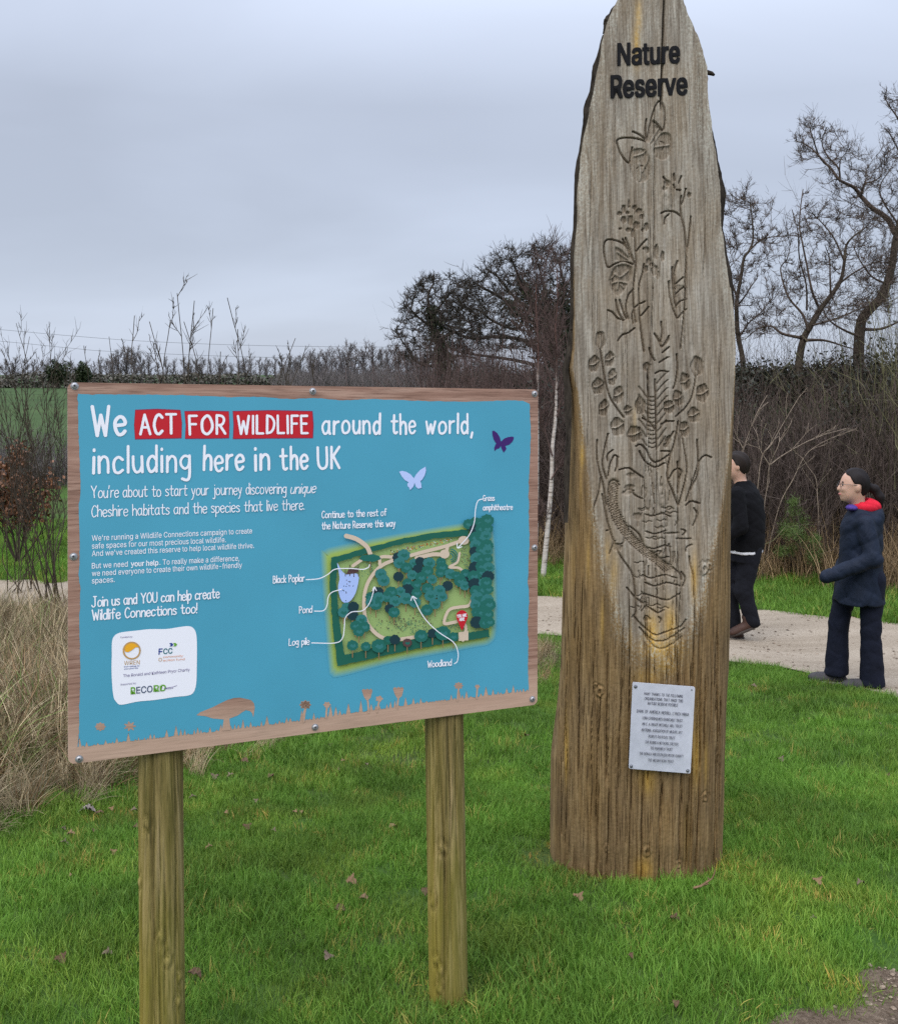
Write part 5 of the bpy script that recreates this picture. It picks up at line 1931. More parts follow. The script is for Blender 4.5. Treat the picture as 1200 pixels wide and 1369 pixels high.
def cloth_mat(name, c, rough=.85, sheen=.3, weave=500):
    t = NT(name, rough, .2)
    n1 = t.noise(t.coord(), 9, 5, .6)
    n2 = t.noise(t.coord(scale=(1, 1, .45)), 22, 4, .6, .8)
    t.bump(n2, .55, .02)
    return t.color(t.ramp(n1, [(.3, tuple(k * .75 for k in c)), (.7, tuple(k * 1.2 for k in c))]))


def skin_mat(c):
    t = NT('skin', .5, .35)
    t.b.inputs['Subsurface Weight'].default_value = .12
    t.b.inputs['Subsurface Radius'].default_value = (.01, .004, .002)
    n1 = t.noise(t.coord(), 14, 4)
    return t.color(t.ramp(n1, [(.3, tuple(k * .85 for k in c)), (.7, c)]))


def hair_mat(c):
    t = NT('hair', .6, .2)
    n1 = t.noise(t.coord(scale=(60, 60, 8)), 4, 4)
    t.bump(n1, .6, .004)
    return t.color(t.ramp(n1, [(.3, tuple(k * .5 for k in c)), (.7, tuple(k * 1.6 for k in c))]))


def make_part(name, field, lo, hi, h, mat, parent, sm=1, label=None):
    V, F_ = surface_nets(field, lo, hi, h)
    # one light smoothing pass
    for _ in range(sm):
        acc = np.zeros_like(V)
        n_ = np.zeros(len(V))
        for a, b in ((0, 1), (1, 2), (2, 3), (3, 0)):
            np.add.at(acc, F_[:, a], V[F_[:, b]])
            np.add.at(acc, F_[:, b], V[F_[:, a]])
            np.add.at(n_, F_[:, a], 1)
            np.add.at(n_, F_[:, b], 1)
        V = .5 * V + .5 * acc / n_[:, None]
    return mesh_obj(name, V, F_, mat, parent, smooth=True, label=label)


def folds(P, a=.006):
    X, Y, Z = P
    c1 = 1 - np.abs(np.sin(24 * Z + 13 * X + 9 * Y + 1.6 * np.sin(15 * Y + 6 * Z)))
    c2 = 1 - np.abs(np.sin(9 * Z - 17 * X + 8 * Y + 1.3 * np.sin(11 * Z + 5 * X) + 1))
    return a * (c1 ** 3 * .9 + c2 ** 3 * 1.2 - .5 + .25 * np.sin(41 * Z + 27 * Y))


SKIN = skin_mat((.56, .34, .25))
# ---------------------------------------------------------------- woman in the navy jacket
WP = on_ground(1138, 919)
woman = empty('person', WP, label='person with dark tied hair in navy jacket with red hood lining', cat='person')
fw = Fig(R(180 - 20))
hf = Fig(R(180 - 4))
HC = (-.02, 0, 1.530)
S_H = 1.0
L_SH, L_EL, L_WR = (.0, -.165, 1.265), (.035, -.245, 1.02), (-.205, -.175, .905)
R_SH, R_EL, R_WR = (.10, .185, 1.275), (.10, .25, 1.03), (-.045, .11, .90)
LH1, LK1, LA1 = (-.005, .075, .84), (-.075, .085, .47), (-.085, .085, .08)
LH2, LK2, LA2 = (.10, -.075, .84), (.095, -.085, .46), (.115, -.085, .06)


def woman_body(X, Y, Z):
    P = (X, Y, Z)
    D = head(P, hf, HC, S_H)
    D = smin(D, cone(P, (.0, 0, 1.45), (.03, 0, 1.32), .050, .056), .03)
    D = smin(D, fw.loft(P, [(.80, .045, 0, .11, .14), (.95, .045, 0, .12, .16), (1.1, .04, 0, .10, .13), (1.22, .04, 0, .10, .14), (1.29, .035, 0, .07, .11), (1.36, .03, 0, .05, .055)]), .03)
    for a, b, c in ((L_SH, L_EL, L_WR), (R_SH, R_EL, R_WR)):
        D = smin(D, limb(P, (a, b, c), (.042, .038, .027)), .02)
        d = np.array(c) - np.array(b)
        D = smin(D, hand(P, np.array(c) - d * .06, d, (0, 0, 1), .86), .012)
    for a, b, c in ((LH1, LK1, LA1), (LH2, LK2, LA2)):
        D = smin(D, limb(P, (a, b, c), (.08, .055, .036)), .03)
    return D


make_part('body', woman_body, (-.40, -.36, .02), (.30, .36, 1.70), .0085, SKIN, woman)
NAVY = cloth_mat('navy_softshell', (.0085, .014, .029), .7, .25)


def jacket(X, Y, Z):
    P = (X, Y, Z)
    D = fw.loft(P, [(.655, .04, 0, .180, .205), (.75, .042, 0, .172, .200), (.95, .045, 0, .150, .178), (1.1, .045, 0, .150, .175), (1.22, .045, 0, .148, .178), (1.28, .045, 0, .128, .168), (1.325, .042, 0, .098, .135), (1.36, .038, 0, .075, .090), (1.395, .035, 0, .070, .080)])
    for a, b, c in ((L_SH, L_EL, L_WR), (R_SH, R_EL, R_WR)):
        c2 = np.array(c) + (np.array(c) - np.array(b)) / np.linalg.norm(np.array(c) - np.array(b)) * .075
        D = smin(D, limb(P, (a, b, c2), (.066, .058, .049), .03), .035)
    # the dropped hood hangs behind the neck
    D = smin(D, fw.ell(P, (.140, -.02, 1.300), .065, .12, .075), .03)
    D = D + folds(P, .0055)
    inner = fw.loft(P, [(.60, .04, 0, .160, .185), (.74, .042, 0, .152, .180), (.78, .04, 0, .01, .01)])
    return np.maximum(D, -inner)


jk = make_part('jacket', jacket, (-.36, -.40, .60), (.36, .40, 1.46), .0095, NAVY, woman)
RED = cloth_mat('red_fleece', (.55, .015, .035), .9, .5)


def lining(X, Y, Z):
    P = (X, Y, Z)
    zz_ = Z - (1.392 + .10 * (X - .05))
    rr = np.sqrt(((X - .062) / 1.25) ** 2 + ((Y + .005) / 1.0) ** 2)
    D = fw.ell(P, (.062, -.005, 1.372), .112, .098, .066)
    D = np.maximum(D, -fw.ell(P, (.015, 0, 1.42), .075, .062, .10))
    return D + folds(P, .005)


make_part('hood_lining', lining, (-.14, -.18, 1.30), (.26, .18, 1.50), .007, RED, jk)
make_part('scarf', lambda X, Y, Z: fw.ell((X, Y, Z), (-.045, -.03, 1.366), .045, .062, .024) + folds((X, Y, Z), .003), (-.16, -.14, 1.30), (.03, .08, 1.44), .007, cloth_mat('purple_scarf', (.075, .045, .24)), woman)
TROU = cloth_mat('navy_trousers', (.006, .008, .018), .85, .2)


def trousers(X, Y, Z):
    P = (X, Y, Z)
    D = fw.loft(P, [(.70, .045, 0, .13, .17), (.80, .045, 0, .135, .175), (.95, .045, 0, .13, .165)])
    for (a, b, c), zc_ in (((LH1, LK1, LA1), .075), ((LH2, LK2, LA2), .045)):
        d = limb(P, (a, b, c), (.096, .068, .088), .03)
        D = smin(D, np.maximum(d, zc_ - Z), .02)
    return D + folds(P, .0045)


make_part('trousers', trousers, (-.24, -.24, .01), (.28, .26, .99), .0095, TROU, woman)


def shoe(name, ank, yaw_, length, mat, sole_mat, parent, z0=0.0, pitch=0.0):
    fg = Fig(yaw_)
    c = fg.pt((ank[0], ank[1], 0), length * .22, 0, .045)

    def fld(X, Y, Z):
        P = (X, Y, Z)
        D = fg.ell(P, (c[0], c[1], .040), length * .52, .048, .048)
        D = smin(D, fg.ell(P, fg.pt(c, length * .30, 0, -.010), length * .20, .046, .036), .02)
        D = smin(D, cone(P, (ank[0], ank[1], .06), (ank[0], ank[1], .12), .046, .045), .03)
        return np.maximum(D, .018 - Z)

    def sole(X, Y, Z):
        D = fg.ell((X, Y, Z), (c[0], c[1], .02), length * .54, .052, .6)
        return np.maximum(D, np.maximum(Z - .026, -.002 - Z))
    lo, hi = (ank[0] - .3, ank[1] - .3, -.03), (ank[0] + .3, ank[1] + .3, .18)
    o = make_part(name, fld, lo, hi, .009, mat, parent)
    so = make_part('sole', sole, lo, hi, .009, sole_mat, o)
    if z0 or pitch:
        A = Vector((ank[0], ank[1], 0))
        o.matrix_local = Matrix.Translation(A + Vector((0, 0, z0))) @ Matrix.Rotation(yaw_, 4, 'Z') @ Matrix.Rotation(pitch, 4, 'Y') @ Matrix.Rotation(-yaw_, 4, 'Z') @ Matrix.Translation(-A)
    return o


GREYSHOE = cloth_mat('grey_trainer', (.055, .052, .055), .7, .1, 200)
SOLE = flat('pale_sole', (.22, .21, .20), .8)
shoe('shoe', (LA1[0], LA1[1]), R(180 - 12), .27, GREYSHOE, SOLE, woman)
shoe('shoe', (LA2[0] - .01, LA2[1]), R(180 - 12), .27, GREYSHOE, SOLE, woman)
HAIRW = hair_mat((.008, .005, .005))


def whair(X, Y, Z):
    P = (X, Y, Z)
    c = hf.pt(HC, -.012, 0, .012)
    D = hf.ell(P, c, .104 * S_H, .083 * S_H, .119 * S_H)
    u = (X - HC[0]) * hf.f[0] + (Y - HC[1]) * hf.f[1]
    v = (X - HC[0]) * hf.l[0] + (Y - HC[1]) * hf.l[1]
    # keep the face, ear and nape clear
    face_ = .846 * (u + .004) - .538 * (Z - HC[2] + .018)
    D = np.maximum(D, face_)
    D = np.maximum(D, (HC[2] - .075 - .35 * u * 0) - Z)
    D = np.maximum(D, np.minimum(np.minimum(.032 - np.abs(u - .002), .03 - np.abs(Z - HC[2] + .012)), np.abs(v) - .06))
    D = smin(D, limb(P, ((.085, 0, 1.52), (.135, 0, 1.50), (.17, -.01, 1.44), (.185, -.015, 1.37)), (.026, .027, .028, .012)), .02)
    return D + .0025 * np.sin(140 * v + 20 * Z) 


make_part('hair', whair, (-.20, -.18, 1.32), (.26, .18, 1.72), .0065, HAIRW, woman)
mb = MB()
q = lambda u, v, z: hf.pt(HC, u * S_H, v * S_H, z * S_H)
for sg in (-1, 1):
    a = np.linspace(0, 2 * math.pi, 15)
    mb.tube([q(.106 - .004 * abs(math.cos(t)), sg * .034 + .023 * math.cos(t), .006 + .015 * math.sin(t)) for t in a], .0018, 5, False)
    mb.tube([q(.102, sg * .057, .010), q(.06, sg * .078, .012), (q(.0, sg * .084, .008))], .0018, 5)
mb.tube([q(.107, -.011, .010), q(.110, 0, .012), q(.107, .011, .010)], .0018, 5)
mb.build('glasses', flat('dark_frame', (.02, .018, .018), .3, .5), woman)
make_part('lips', lambda X, Y, Z: hf.ell((X, Y, Z), q(.098, 0, -.066), .012, .027, .0085), tuple(np.array(q(.098, 0, -.066)) - .04), tuple(np.array(q(.098, 0, -.066)) + .04), .004, flat('lip', (.42, .15, .13), .5), woman)
for sg in (-1, 1):
    c = q(.0905, sg * .033, .007)
    make_part('eye', lambda X, Y, Z: hf.ell((X, Y, Z), c, .006, .009, .0065), tuple(np.array(c) - .016), tuple(np.array(c) + .016), .002, flat('eye_dark', (.02, .015, .012), .2, .5), woman)
    c = q(.092, sg * .034, .028)
    make_part('eyebrow', lambda X, Y, Z: hf.ell((X, Y, Z), c, .006, .020, .004), tuple(np.array(c) - .03), tuple(np.array(c) + .03), .003, HAIRW, woman)
woman.scale = (WP.y * 300 / F_PX / 1.665,) * 3

# ---------------------------------------------------------------- man in black, mostly behind the post
MPt = on_ground(985, 857)
man = empty('person', MPt, label='person in black sweater, dark jeans and brown boots walking away behind the carved post', cat='person')
mf = Fig(R(180 - 36))
mh = Fig(R(180 - 14))
MH = (-.03, 0, 1.685)
ML_SH, ML_EL, ML_WR = (-.075, -.185, 1.43), (-.06, -.255, 1.14), (-.24, -.23, .99)
MR_SH, MR_EL, MR_WR = (.145, .175, 1.43), (.185, .22, 1.15), (.10, .27, .91)
A1, A2, A3 = (.095, -.06, .90), (.03, -.06, .50), (.125, -.06, .20)
B1, B2, B3 = (.02, .08, .90), (-.07, .08, .50), (.0, .08, .10)


def man_body(X, Y, Z):
    P = (X, Y, Z)
    D = head(P, mh, MH, 1.02)
    D = smin(D, cone(P, (-.015, 0, 1.60), (.02, 0, 1.47), .056, .062), .03)
    D = smin(D, mf.loft(P, [(.85, .055, 0, .11, .15), (1.0, .06, 0, .11, .15), (1.2, .06, 0, .11, .16), (1.4, .05, 0, .10, .17), (1.48, .04, 0, .07, .12), (1.52, .03, 0, .05, .06)]), .03)
    for a, b, c in ((ML_SH, ML_EL, ML_WR), (MR_SH, MR_EL, MR_WR)):
        D = smin(D, limb(P, (a, b, c), (.055, .045, .031)), .02)
        D = smin(D, hand(P, c, np.array(c) - np.array(b), (-.8, .4, .3), 1.05), .012)
    for a, b, c in ((A1, A2, A3), (B1, B2, B3)):
        D = smin(D, limb(P, (a, b, c), (.085, .06, .04)), .03)
    return D


make_part('body', man_body, (-.46, -.40, .05), (.34, .42, 1.84), .009, SKIN, man)
BLACK = cloth_mat('black_knit', (.0035, .0035, .005), .95, .1, 260)


def sweater(X, Y, Z):
    P = (X, Y, Z)
    D = mf.loft(P, [(.885, .06, 0, .165, .20), (1.0, .065, 0, .17, .205), (1.2, .068, 0, .165, .205), (1.35, .06, 0, .155, .205), (1.44, .05, 0, .125, .175), (1.51, .035, 0, .075, .095), (1.54, .03, 0, .065, .075)])
    for a, b, c in ((ML_SH, ML_EL, ML_WR), (MR_SH, MR_EL, MR_WR)):
        D = smin(D, limb(P, (a, b, c), (.072, .062, .044), .03), .045)
    return D + folds(P, .005)


make_part('sweater', sweater, (-.42, -.42, .84), (.40, .44, 1.60), .010, BLACK, man)
make_part('shirt', lambda X, Y, Z: mf.loft((X, Y, Z), [(.858, .062, 0, .158, .192), (.95, .062, 0, .155, .19)]) + folds((X, Y, Z), .004), (-.2, -.26, .80), (.32, .26, .99), .009, cloth_mat('white_cotton', (.68, .68, .72)), man)
JEAN = cloth_mat('dark_jeans', (.008, .0085, .013), .9, .15)


def jeans(X, Y, Z):
    P = (X, Y, Z)
    D = mf.loft(P, [(.78, .055, 0, .125, .165), (.86, .06, 0, .135, .175), (.97, .06, 0, .13, .17)])
    for (a, b, c) in ((A1, A2, A3), (B1, B2, B3)):
        D = smin(D, limb(P, (a, b, c), (.105, .083, .066), .03), .03)
    return D + folds(P, .005)


make_part('jeans', jeans, (-.24, -.26, .02), (.32, .28, 1.0), .010, JEAN, man)
BOOT = cloth_mat('brown_leather', (.060, .032, .024), .55, .05, 120)
BSOLE = flat('dark_sole', (.05, .04, .035), .8)
shoe('boot', (A3[0] - .005, A3[1]), R(180 - 10), .29, BOOT, BSOLE, man, .135, R(26))
shoe('boot', (B3[0], B3[1]), R(180 - 25), .29, BOOT, BSOLE, man, .0, 0)


def mhair(X, Y, Z):
    P = (X, Y, Z)
    c = mh.pt(MH, -.010, 0, .012)
    D = mh.ell(P, c, .112, .090, .122)
    u = (X - MH[0]) * mh.f[0] + (Y - MH[1]) * mh.f[1]
    D = np.maximum(D, .846 * (u - .002) - .538 * (Z - MH[2] + .010))
    D = np.maximum(D, MH[2] - .062 + .25 * u - Z)
    return D + .003 * np.sin(90 * Y + 60 * X + 25 * Z)


make_part('hair', mhair, (-.22, -.18, 1.5), (.20, .18, 1.86), .0075, hair_mat((.014, .009, .007)), man)
man.scale = (MPt.y * 257 / F_PX / 1.81,) * 3

# ================================================================== TREES, SHRUBS, THICKET
def bark_mat(name, lo, hi, sc_=(14, 14, 4)):
    t = NT(name, .95, .1)
    n1 = t.noise(t.coord(scale=sc_), 2.0, 5, .65)
    return t.color(t.ramp(n1, [(.3, lo), (.7, hi)]))


M_LIMB = bark_mat('bark_dark', (.030, .024, .018), (.085, .068, .050))
M_TWIG = bark_mat('bark_twig', (.045, .034, .028), (.105, .078, .060))
M_OAK = bark_mat('bark_oak', (.022, .019, .016), (.065, .052, .042))
M_FAR = bark_mat('bark_far_hazy', (.085, .075, .074), (.17, .15, .145), (2, 2, 1))  # far bark paled: distance haze is put into the colour


class Tree:
    """limbs are tubes collected in two meshes: trunk and crown"""
    def __init__(s, seed, tip=.005, wander=.16, up=.05, spread=.75, sub=(5, 5, 4), lens=(.55, .5, .45)):
        s.r = np.random.default_rng(seed)
        s.T, s.C = MB(), MB()
        s.store = []
        s.lines = []
        s.tip, s.wander, s.up, s.spread, s.sub, s.lens = tip, wander, up, spread, sub, lens

    def limb(s, pts, r0, r1, lvl=0, grow=True, size=None, k=8, t0=.25):
        P = smooth(np.array(pts, float), 4)
        n = len(P)
        rad = r1 + (r0 - r1) * np.linspace(1, 0, n) ** 1.15
        s.lines.append((P, rad))
        if not grow and lvl > 0:
            m_ = len(P) // 2
            s.store.append((resample(P[m_:], 6), float(np.linalg.norm(P[-1] - P[m_])), 1))
        (s.T if lvl == 0 else s.C).tube(P, rad, k, False)
        if grow:
            L = np.linalg.norm(np.diff(P, axis=0), axis=1).sum()
            s.kids(P, rad, size or L * .5, 0, t0)

    def kids(s, P, rad, L, lvl, t0=.2):
        if lvl >= len(s.sub):
            return
        r = s.r
        n = len(P)
        cnt = max(2, int(round(s.sub[lvl] * r.uniform(.75, 1.3))))
        for q_ in range(cnt):
            t = t0 + (1 - t0) * (q_ + r.random()) / cnt
            x = t * (n - 1)
            i = min(n - 2, int(x))
            p = P[i] + (P[i + 1] - P[i]) * (x - i)
            d = P[i + 1] - P[i]
            d = d / (np.linalg.norm(d) + 1e-9)
            v = r.normal(size=3)
            v -= d * (v @ d)
            v /= np.linalg.norm(v) + 1e-9
            v[2] += .25
            a = s.spread * r.uniform(.6, 1.3)
            dd = d * math.cos(a) + v * math.sin(a)
            ln = L * r.uniform(.6, 1.15) * (1.1 - .5 * t)
            rr = max(s.tip, min(rad[i] * .62, ln * .022))
            s.branch(p, dd, ln, rr, lvl + 1)

    def branch(s, p, d, L, r0, lvl):
        r = s.r
        n = 6 if lvl <= 1 else (5 if lvl == 2 else 4)
        P = [np.array(p)]
        d = d / (np.linalg.norm(d) + 1e-9)
        for _ in range(n - 1):
            d = d + r.normal(0, s.wander * 1.3, 3)
            d[2] += s.up
            d /= np.linalg.norm(d)
            P.append(P[-1] + d * L / (n - 1))
        P = np.array(P)
        r1 = max(s.tip * .55, r0 * .35)
        rad = np.linspace(r0, r1, n)
        s.C.tube(P, rad, 5 if lvl == 1 else 3, False)
        if lvl < len(s.sub):
            s.kids(P, rad, L * s.lens[min(lvl, len(s.lens) - 1)], lvl, .15)
        s.store.append((resample(P, 5), L, lvl))

    def fill(s, targets, zmin=-9, kink=.05):
        """grow boughs from the limbs towards points spread through the crown"""
        r = s.r
        pool = [(p, q_, rr) for P, rad in s.lines for p, q_, rr in zip(P[:-1], np.diff(P, axis=0), rad) if p[2] > zmin]
        pp, dd, rr = (np.array([x[k] for x in pool]) for k in range(3))
        pp, dd, rr = list(pp), list(dd), list(rr)
        T = np.array(targets)
        order = np.argsort([np.min(np.linalg.norm(np.array(pp) - t, axis=1)) for t in T])
        for t in T[order]:
            A = np.array(pp)
            v = t - A
            dist = np.linalg.norm(v, axis=1)
            D = np.array(dd)
            al = (v * D).sum(1) / (dist * np.linalg.norm(D, axis=1) + 1e-9)
            cost = dist * (1.35 - .45 * al) + np.where(v[:, 2] < 0, .5, 0) * -v[:, 2]
            i = int(np.argmin(cost))
            L = dist[i]
            if L < .08:
                continue
            p, d0 = A[i], D[i] / (np.linalg.norm(D[i]) + 1e-9)
            P = np.array([p, p + d0 * L * .13 + v[i] * .24, p + v[i] * .62 + r.normal(0, kink * L, 3) * .7, t])
            P = smooth(P, 3)
            r0 = min(rr[i] * .7, max(s.tip * 1.5, L * .016 + s.tip))
            rad = np.linspace(r0, s.tip, len(P))
            s.C.tube(P, rad, 4, False)
            s.store.append((resample(P, 6), L, 1))
            for k in range(1, len(P) - 1, 2):
                pp.append(P[k])
                dd.append(P[k + 1] - P[k])
                rr.append(rad[k])

    def twigs(s, cnt=(6, 4), ln=(.42, .45), wide=1.0):
        """fine twigs for the whole crown at once"""
        r = s.r
        if not s.store:
            return
        top = max(l for _, _, l in s.store)
        P = np.array([p for p, _, l in s.store if l >= top - 1])
        L = np.array([q_ for _, q_, l in s.store if l >= top - 1])
        w = s.tip * .8 * wide
        for c_, f_ in zip(cnt, ln):
            N, n = P.shape[:2]
            j = np.repeat(np.arange(N), c_)
            M = len(j)
            t = r.uniform(.12, 1, M) * (n - 1)
            i = np.minimum(t.astype(int), n - 2)
            a, b = P[j, i], P[j, i + 1]
            p = a + (b - a) * (t - i)[:, None]
            d = b - a
            d /= np.linalg.norm(d, axis=1)[:, None] + 1e-9
            v = r.normal(size=(M, 3))
            v[:, 2] += .35
            v -= d * (v * d).sum(1)[:, None]
            v /= np.linalg.norm(v, axis=1)[:, None] + 1e-9
            an = r.uniform(.45, .95, M)[:, None]
            d = d * np.cos(an) + v * np.sin(an)
            lc = L[j] * f_ * r.uniform(.5, 1.2, M)
            Q = [p]
            for k in range(3):
                d = d + r.normal(0, s.wander * .9, (M, 3)) + (0, 0, s.up)
                d /= np.linalg.norm(d, axis=1)[:, None]
                Q.append(Q[-1] + d * (lc / 3)[:, None])
            Q = np.stack(Q, 1)
            sd = np.cross(Q[:, 3] - Q[:, 0], r.normal(size=(M, 3)))
            sd /= np.linalg.norm(sd, axis=1)[:, None] + 1e-9
            ww = w * np.array([1, .85, .65, .35])
            V = np.stack([Q - sd[:, None] * ww[None, :, None], Q + sd[:, None] * ww[None, :, None]], 2).reshape(-1, 3)
            k0 = (np.arange(M)[:, None] * 4 + np.arange(3)[None]).ravel() * 2
            s.C.add(V, np.stack([k0, k0 + 1, k0 + 3, k0 + 2], -1).tolist())
            P, L, w = Q, lc, w * .8

    def build(s, name, base, mt, mc, label, cat='tree', group=None):
        root = empty(name, base, label=label, cat=cat, group=group)
        b = np.array(base)
        for mb_, nm, m in ((s.T, 'trunk', mt), (s.C, 'crown', mc)):
            if mb_.n:
                mb_.v = [v - b for v in mb_.v]
                mb_.build(nm, m, root, smooth=True)
        return root


def px_line(P, Y, jit=0, seed=0):
    r = np.random.default_rng(seed)
    y = Y + np.cumsum(r.normal(0, jit, len(P)))
    return [tuple(at(a, b, yy)) for (a, b), yy in zip(P, y)]


def crown_pts(poly, n, Y, dy, seed, power=1.0):
    r = np.random.default_rng(seed)
    poly = np.array(poly, float)
    lo, hi = poly.min(0), poly.max(0)
    out_ = []
    while len(out_) < n:
        x, y = r.uniform(lo, hi)
        ins = False
        for a, b in zip(poly, np.roll(poly, -1, 0)):
            if (a[1] > y) != (b[1] > y) and x < (b[0] - a[0]) * (y - a[1]) / (b[1] - a[1]) + a[0]:
                ins = not ins
        if ins:
            out_.append(tuple(at(x, y, Y + r.normal(0, dy))))
    return out_


def foot(px, Y):
    x = ray(px, 500)[0] * Y
    return (x, Y, float(gz(x, Y)))


def leaf_cloud(pts, size, r, flat_=0.6):
    n = len(pts)
    a = r.normal(size=(n, 3))
    a /= np.linalg.norm(a, axis=1)[:, None]
    b = np.cross(a, r.normal(size=(n, 3)))
    b /= np.linalg.norm(b, axis=1)[:, None] + 1e-9
    s_ = (size * r.uniform(.6, 1.3, n))[:, None]
    V = np.stack([pts - a * s_, pts + b * s_ * flat_, pts + a * s_, pts - b * s_ * flat_], 1).reshape(-1, 3)
    i = np.arange(n)[:, None] * 4
    return V, np.hstack([i, i + 1, i + 2, i + 3])


def leaf_colour(name, lo, hi, sc_=6.0):
    t = NT(name, .55, .35)
    n1 = t.noise(t.coord(), sc_, 3, .6)
    return t.color(t.ramp(n1, [(.3, lo), (.7, hi)]))


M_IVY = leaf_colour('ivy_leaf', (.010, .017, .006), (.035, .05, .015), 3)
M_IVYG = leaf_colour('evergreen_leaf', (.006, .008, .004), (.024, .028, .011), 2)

# ---- three bare trees on the right, beyond the thicket
D1 = 18.0
t1 = Tree(101, .0048, .13, .07, .62, (8, 5), (.6, .6))
t1.limb([foot(995, D1)] + px_line([(993, 520), (992, 480), (986, 449), (984, 417), (985, 397), (990, 370), (994, 345), (1001, 335), (1006, 320), (1005, 295), (1002, 270)], D1, .06, 1), .058, .012, 0, False, 1.05, 8, .45)
t1.limb(px_line([(1002, 334), (1015, 322), (1030, 317), (1050, 316)], D1, .1, 2), .018, .007, 1, False, .5, 5)
t1.limb(px_line([(984, 410), (996, 395), (1004, 382), (1012, 372)], D1, .1, 3), .02, .007, 1, False, .55, 5)
t1.limb(px_line([(985, 398), (978, 380), (966, 362), (962, 340)], D1, .1, 4), .022, .007, 1, False, .7, 5)
t1.limb(px_line([(988, 450), (1002, 430), (1016, 418), (1030, 400)], D1, .1, 5), .018, .007, 1, False, .6, 5)
t1.fill(crown_pts([(960, 250), (1000, 245), (1025, 262), (1050, 300), (1055, 325), (1040, 400), (1030, 450), (965, 450)], 190, D1, .7, 1), .2)
t1.twigs((8, 5), (.55, .5))
t1.build('bare_tree', foot(995, D1), M_LIMB, M_TWIG, 'slender bare tree rising just right of the carved post', group='bare trees behind the thicket')
D2 = 17.0
t2 = Tree(102, .0046, .13, .07, .62, (8, 5), (.6, .6))
t2.limb([foot(1066, D2)] + px_line([(1066, 520), (1068, 480), (1074, 452), (1085, 432), (1097, 412), (1110, 395), (1123, 375), (1128, 350), (1130, 330), (1138, 318), (1155, 305)], D2, .05, 11), .082, .012, 0, False, .85, 8, .5)
for k, (P, r0) in enumerate((([(1080, 442), (1072, 420), (1055, 400), (1047, 380), (1043, 358), (1052, 345), (1057, 320)], .038), ([(1095, 414), (1085, 390), (1078, 355), (1072, 325), (1068, 300), (1071, 265), (1073, 253)], .036), ([(1078, 415), (1077, 380), (1068, 345), (1066, 310), (1058, 280)], .028), ([(1110, 397), (1109, 370), (1108, 345), (1103, 330)], .03),
                             ([(1072, 452), (1045, 446), (1030, 436), (1012, 440), (995, 454)], .045), ([(1120, 380), (1140, 365), (1165, 352), (1190, 345)], .03), ([(1128, 350), (1115, 320), (1100, 300), (1085, 285)], .028), ([(1074, 455), (1100, 455), (1125, 462), (1150, 470)], .045), ([(1085, 435), (1120, 425), (1150, 412), (1185, 400)], .03))):
    t2.limb(px_line(P, D2, .10, 12 + k), r0 * .68, .007, 1, False, .75, 5)
t2.fill(crown_pts([(1045, 340), (1056, 275), (1075, 255), (1105, 262), (1140, 262), (1185, 300), (1200, 340), (1195, 420), (1120, 440), (1000, 455), (1040, 400)], 330, D2, .8, 2), .2)
t2.twigs((8, 5), (.52, .5))
t2.build('bare_tree', foot(1066, D2), M_LIMB, M_TWIG, 'forked bare tree with upright limbs behind the thicket, above the person in navy', group='bare trees behind the thicket')
D3 = 19.0
t3 = Tree(103, .0050, .13, .07, .62, (8, 5), (.6, .6))
t3.limb([foot(1147, D3)] + px_line([(1147, 520), (1147, 470), (1149, 440), (1153, 424), (1166, 410), (1178, 395), (1188, 370), (1193, 345), (1197, 318), (1205, 285), (1214, 240), (1212, 190)], D3, .03, 31), .115, .05, 0, False, 1.4, 10, .55)
for k, (P, r0) in enumerate((([(1196, 312), (1185, 292), (1165, 278), (1150, 262), (1140, 250), (1122, 241), (1110, 225), (1095, 210), (1086, 185), (1080, 165)], .085), ([(1122, 243), (1120, 225), (1105, 208), (1098, 190), (1104, 170)], .032), ([(1150, 262), (1155, 246), (1165, 243), (1178, 233), (1176, 212)], .04), ([(1110, 226), (1092, 206), (1076, 193), (1062, 188)], .03),
                             ([(1214, 200), (1200, 160), (1188, 142), (1181, 128)], .03), ([(1214, 230), (1200, 200), (1188, 178), (1182, 172)], .03), ([(1200, 300), (1180, 270), (1175, 250), (1190, 225)], .03), ([(1150, 440), (1175, 440), (1200, 430), (1230, 410)], .06), ([(1148, 450), (1125, 440), (1105, 425), (1095, 400)], .04), ([(1185, 380), (1165, 370), (1150, 350), (1140, 330)], .035), ([(1197, 320), (1225, 290), (1240, 260)], .06))):
    t3.limb(px_line(P, D3, .12, 32 + k), r0 * .68, .008, 1, False, .85, 6)
t3.fill(crown_pts([(1056, 185), (1075, 150), (1110, 165), (1145, 185), (1160, 215), (1180, 205), (1175, 125), (1210, 115), (1260, 160), (1250, 330), (1180, 430), (1140, 420), (1150, 330), (1110, 262), (1070, 225)], 400, D3, 1.0, 3), .2)
t3.twigs((8, 5), (.52, .5))
t3.build('bare_tree', foot(1147, D3), M_LIMB, M_TWIG, 'thick curved bare tree trunk at the right edge, its limb arching left', group='bare trees behind the thicket')

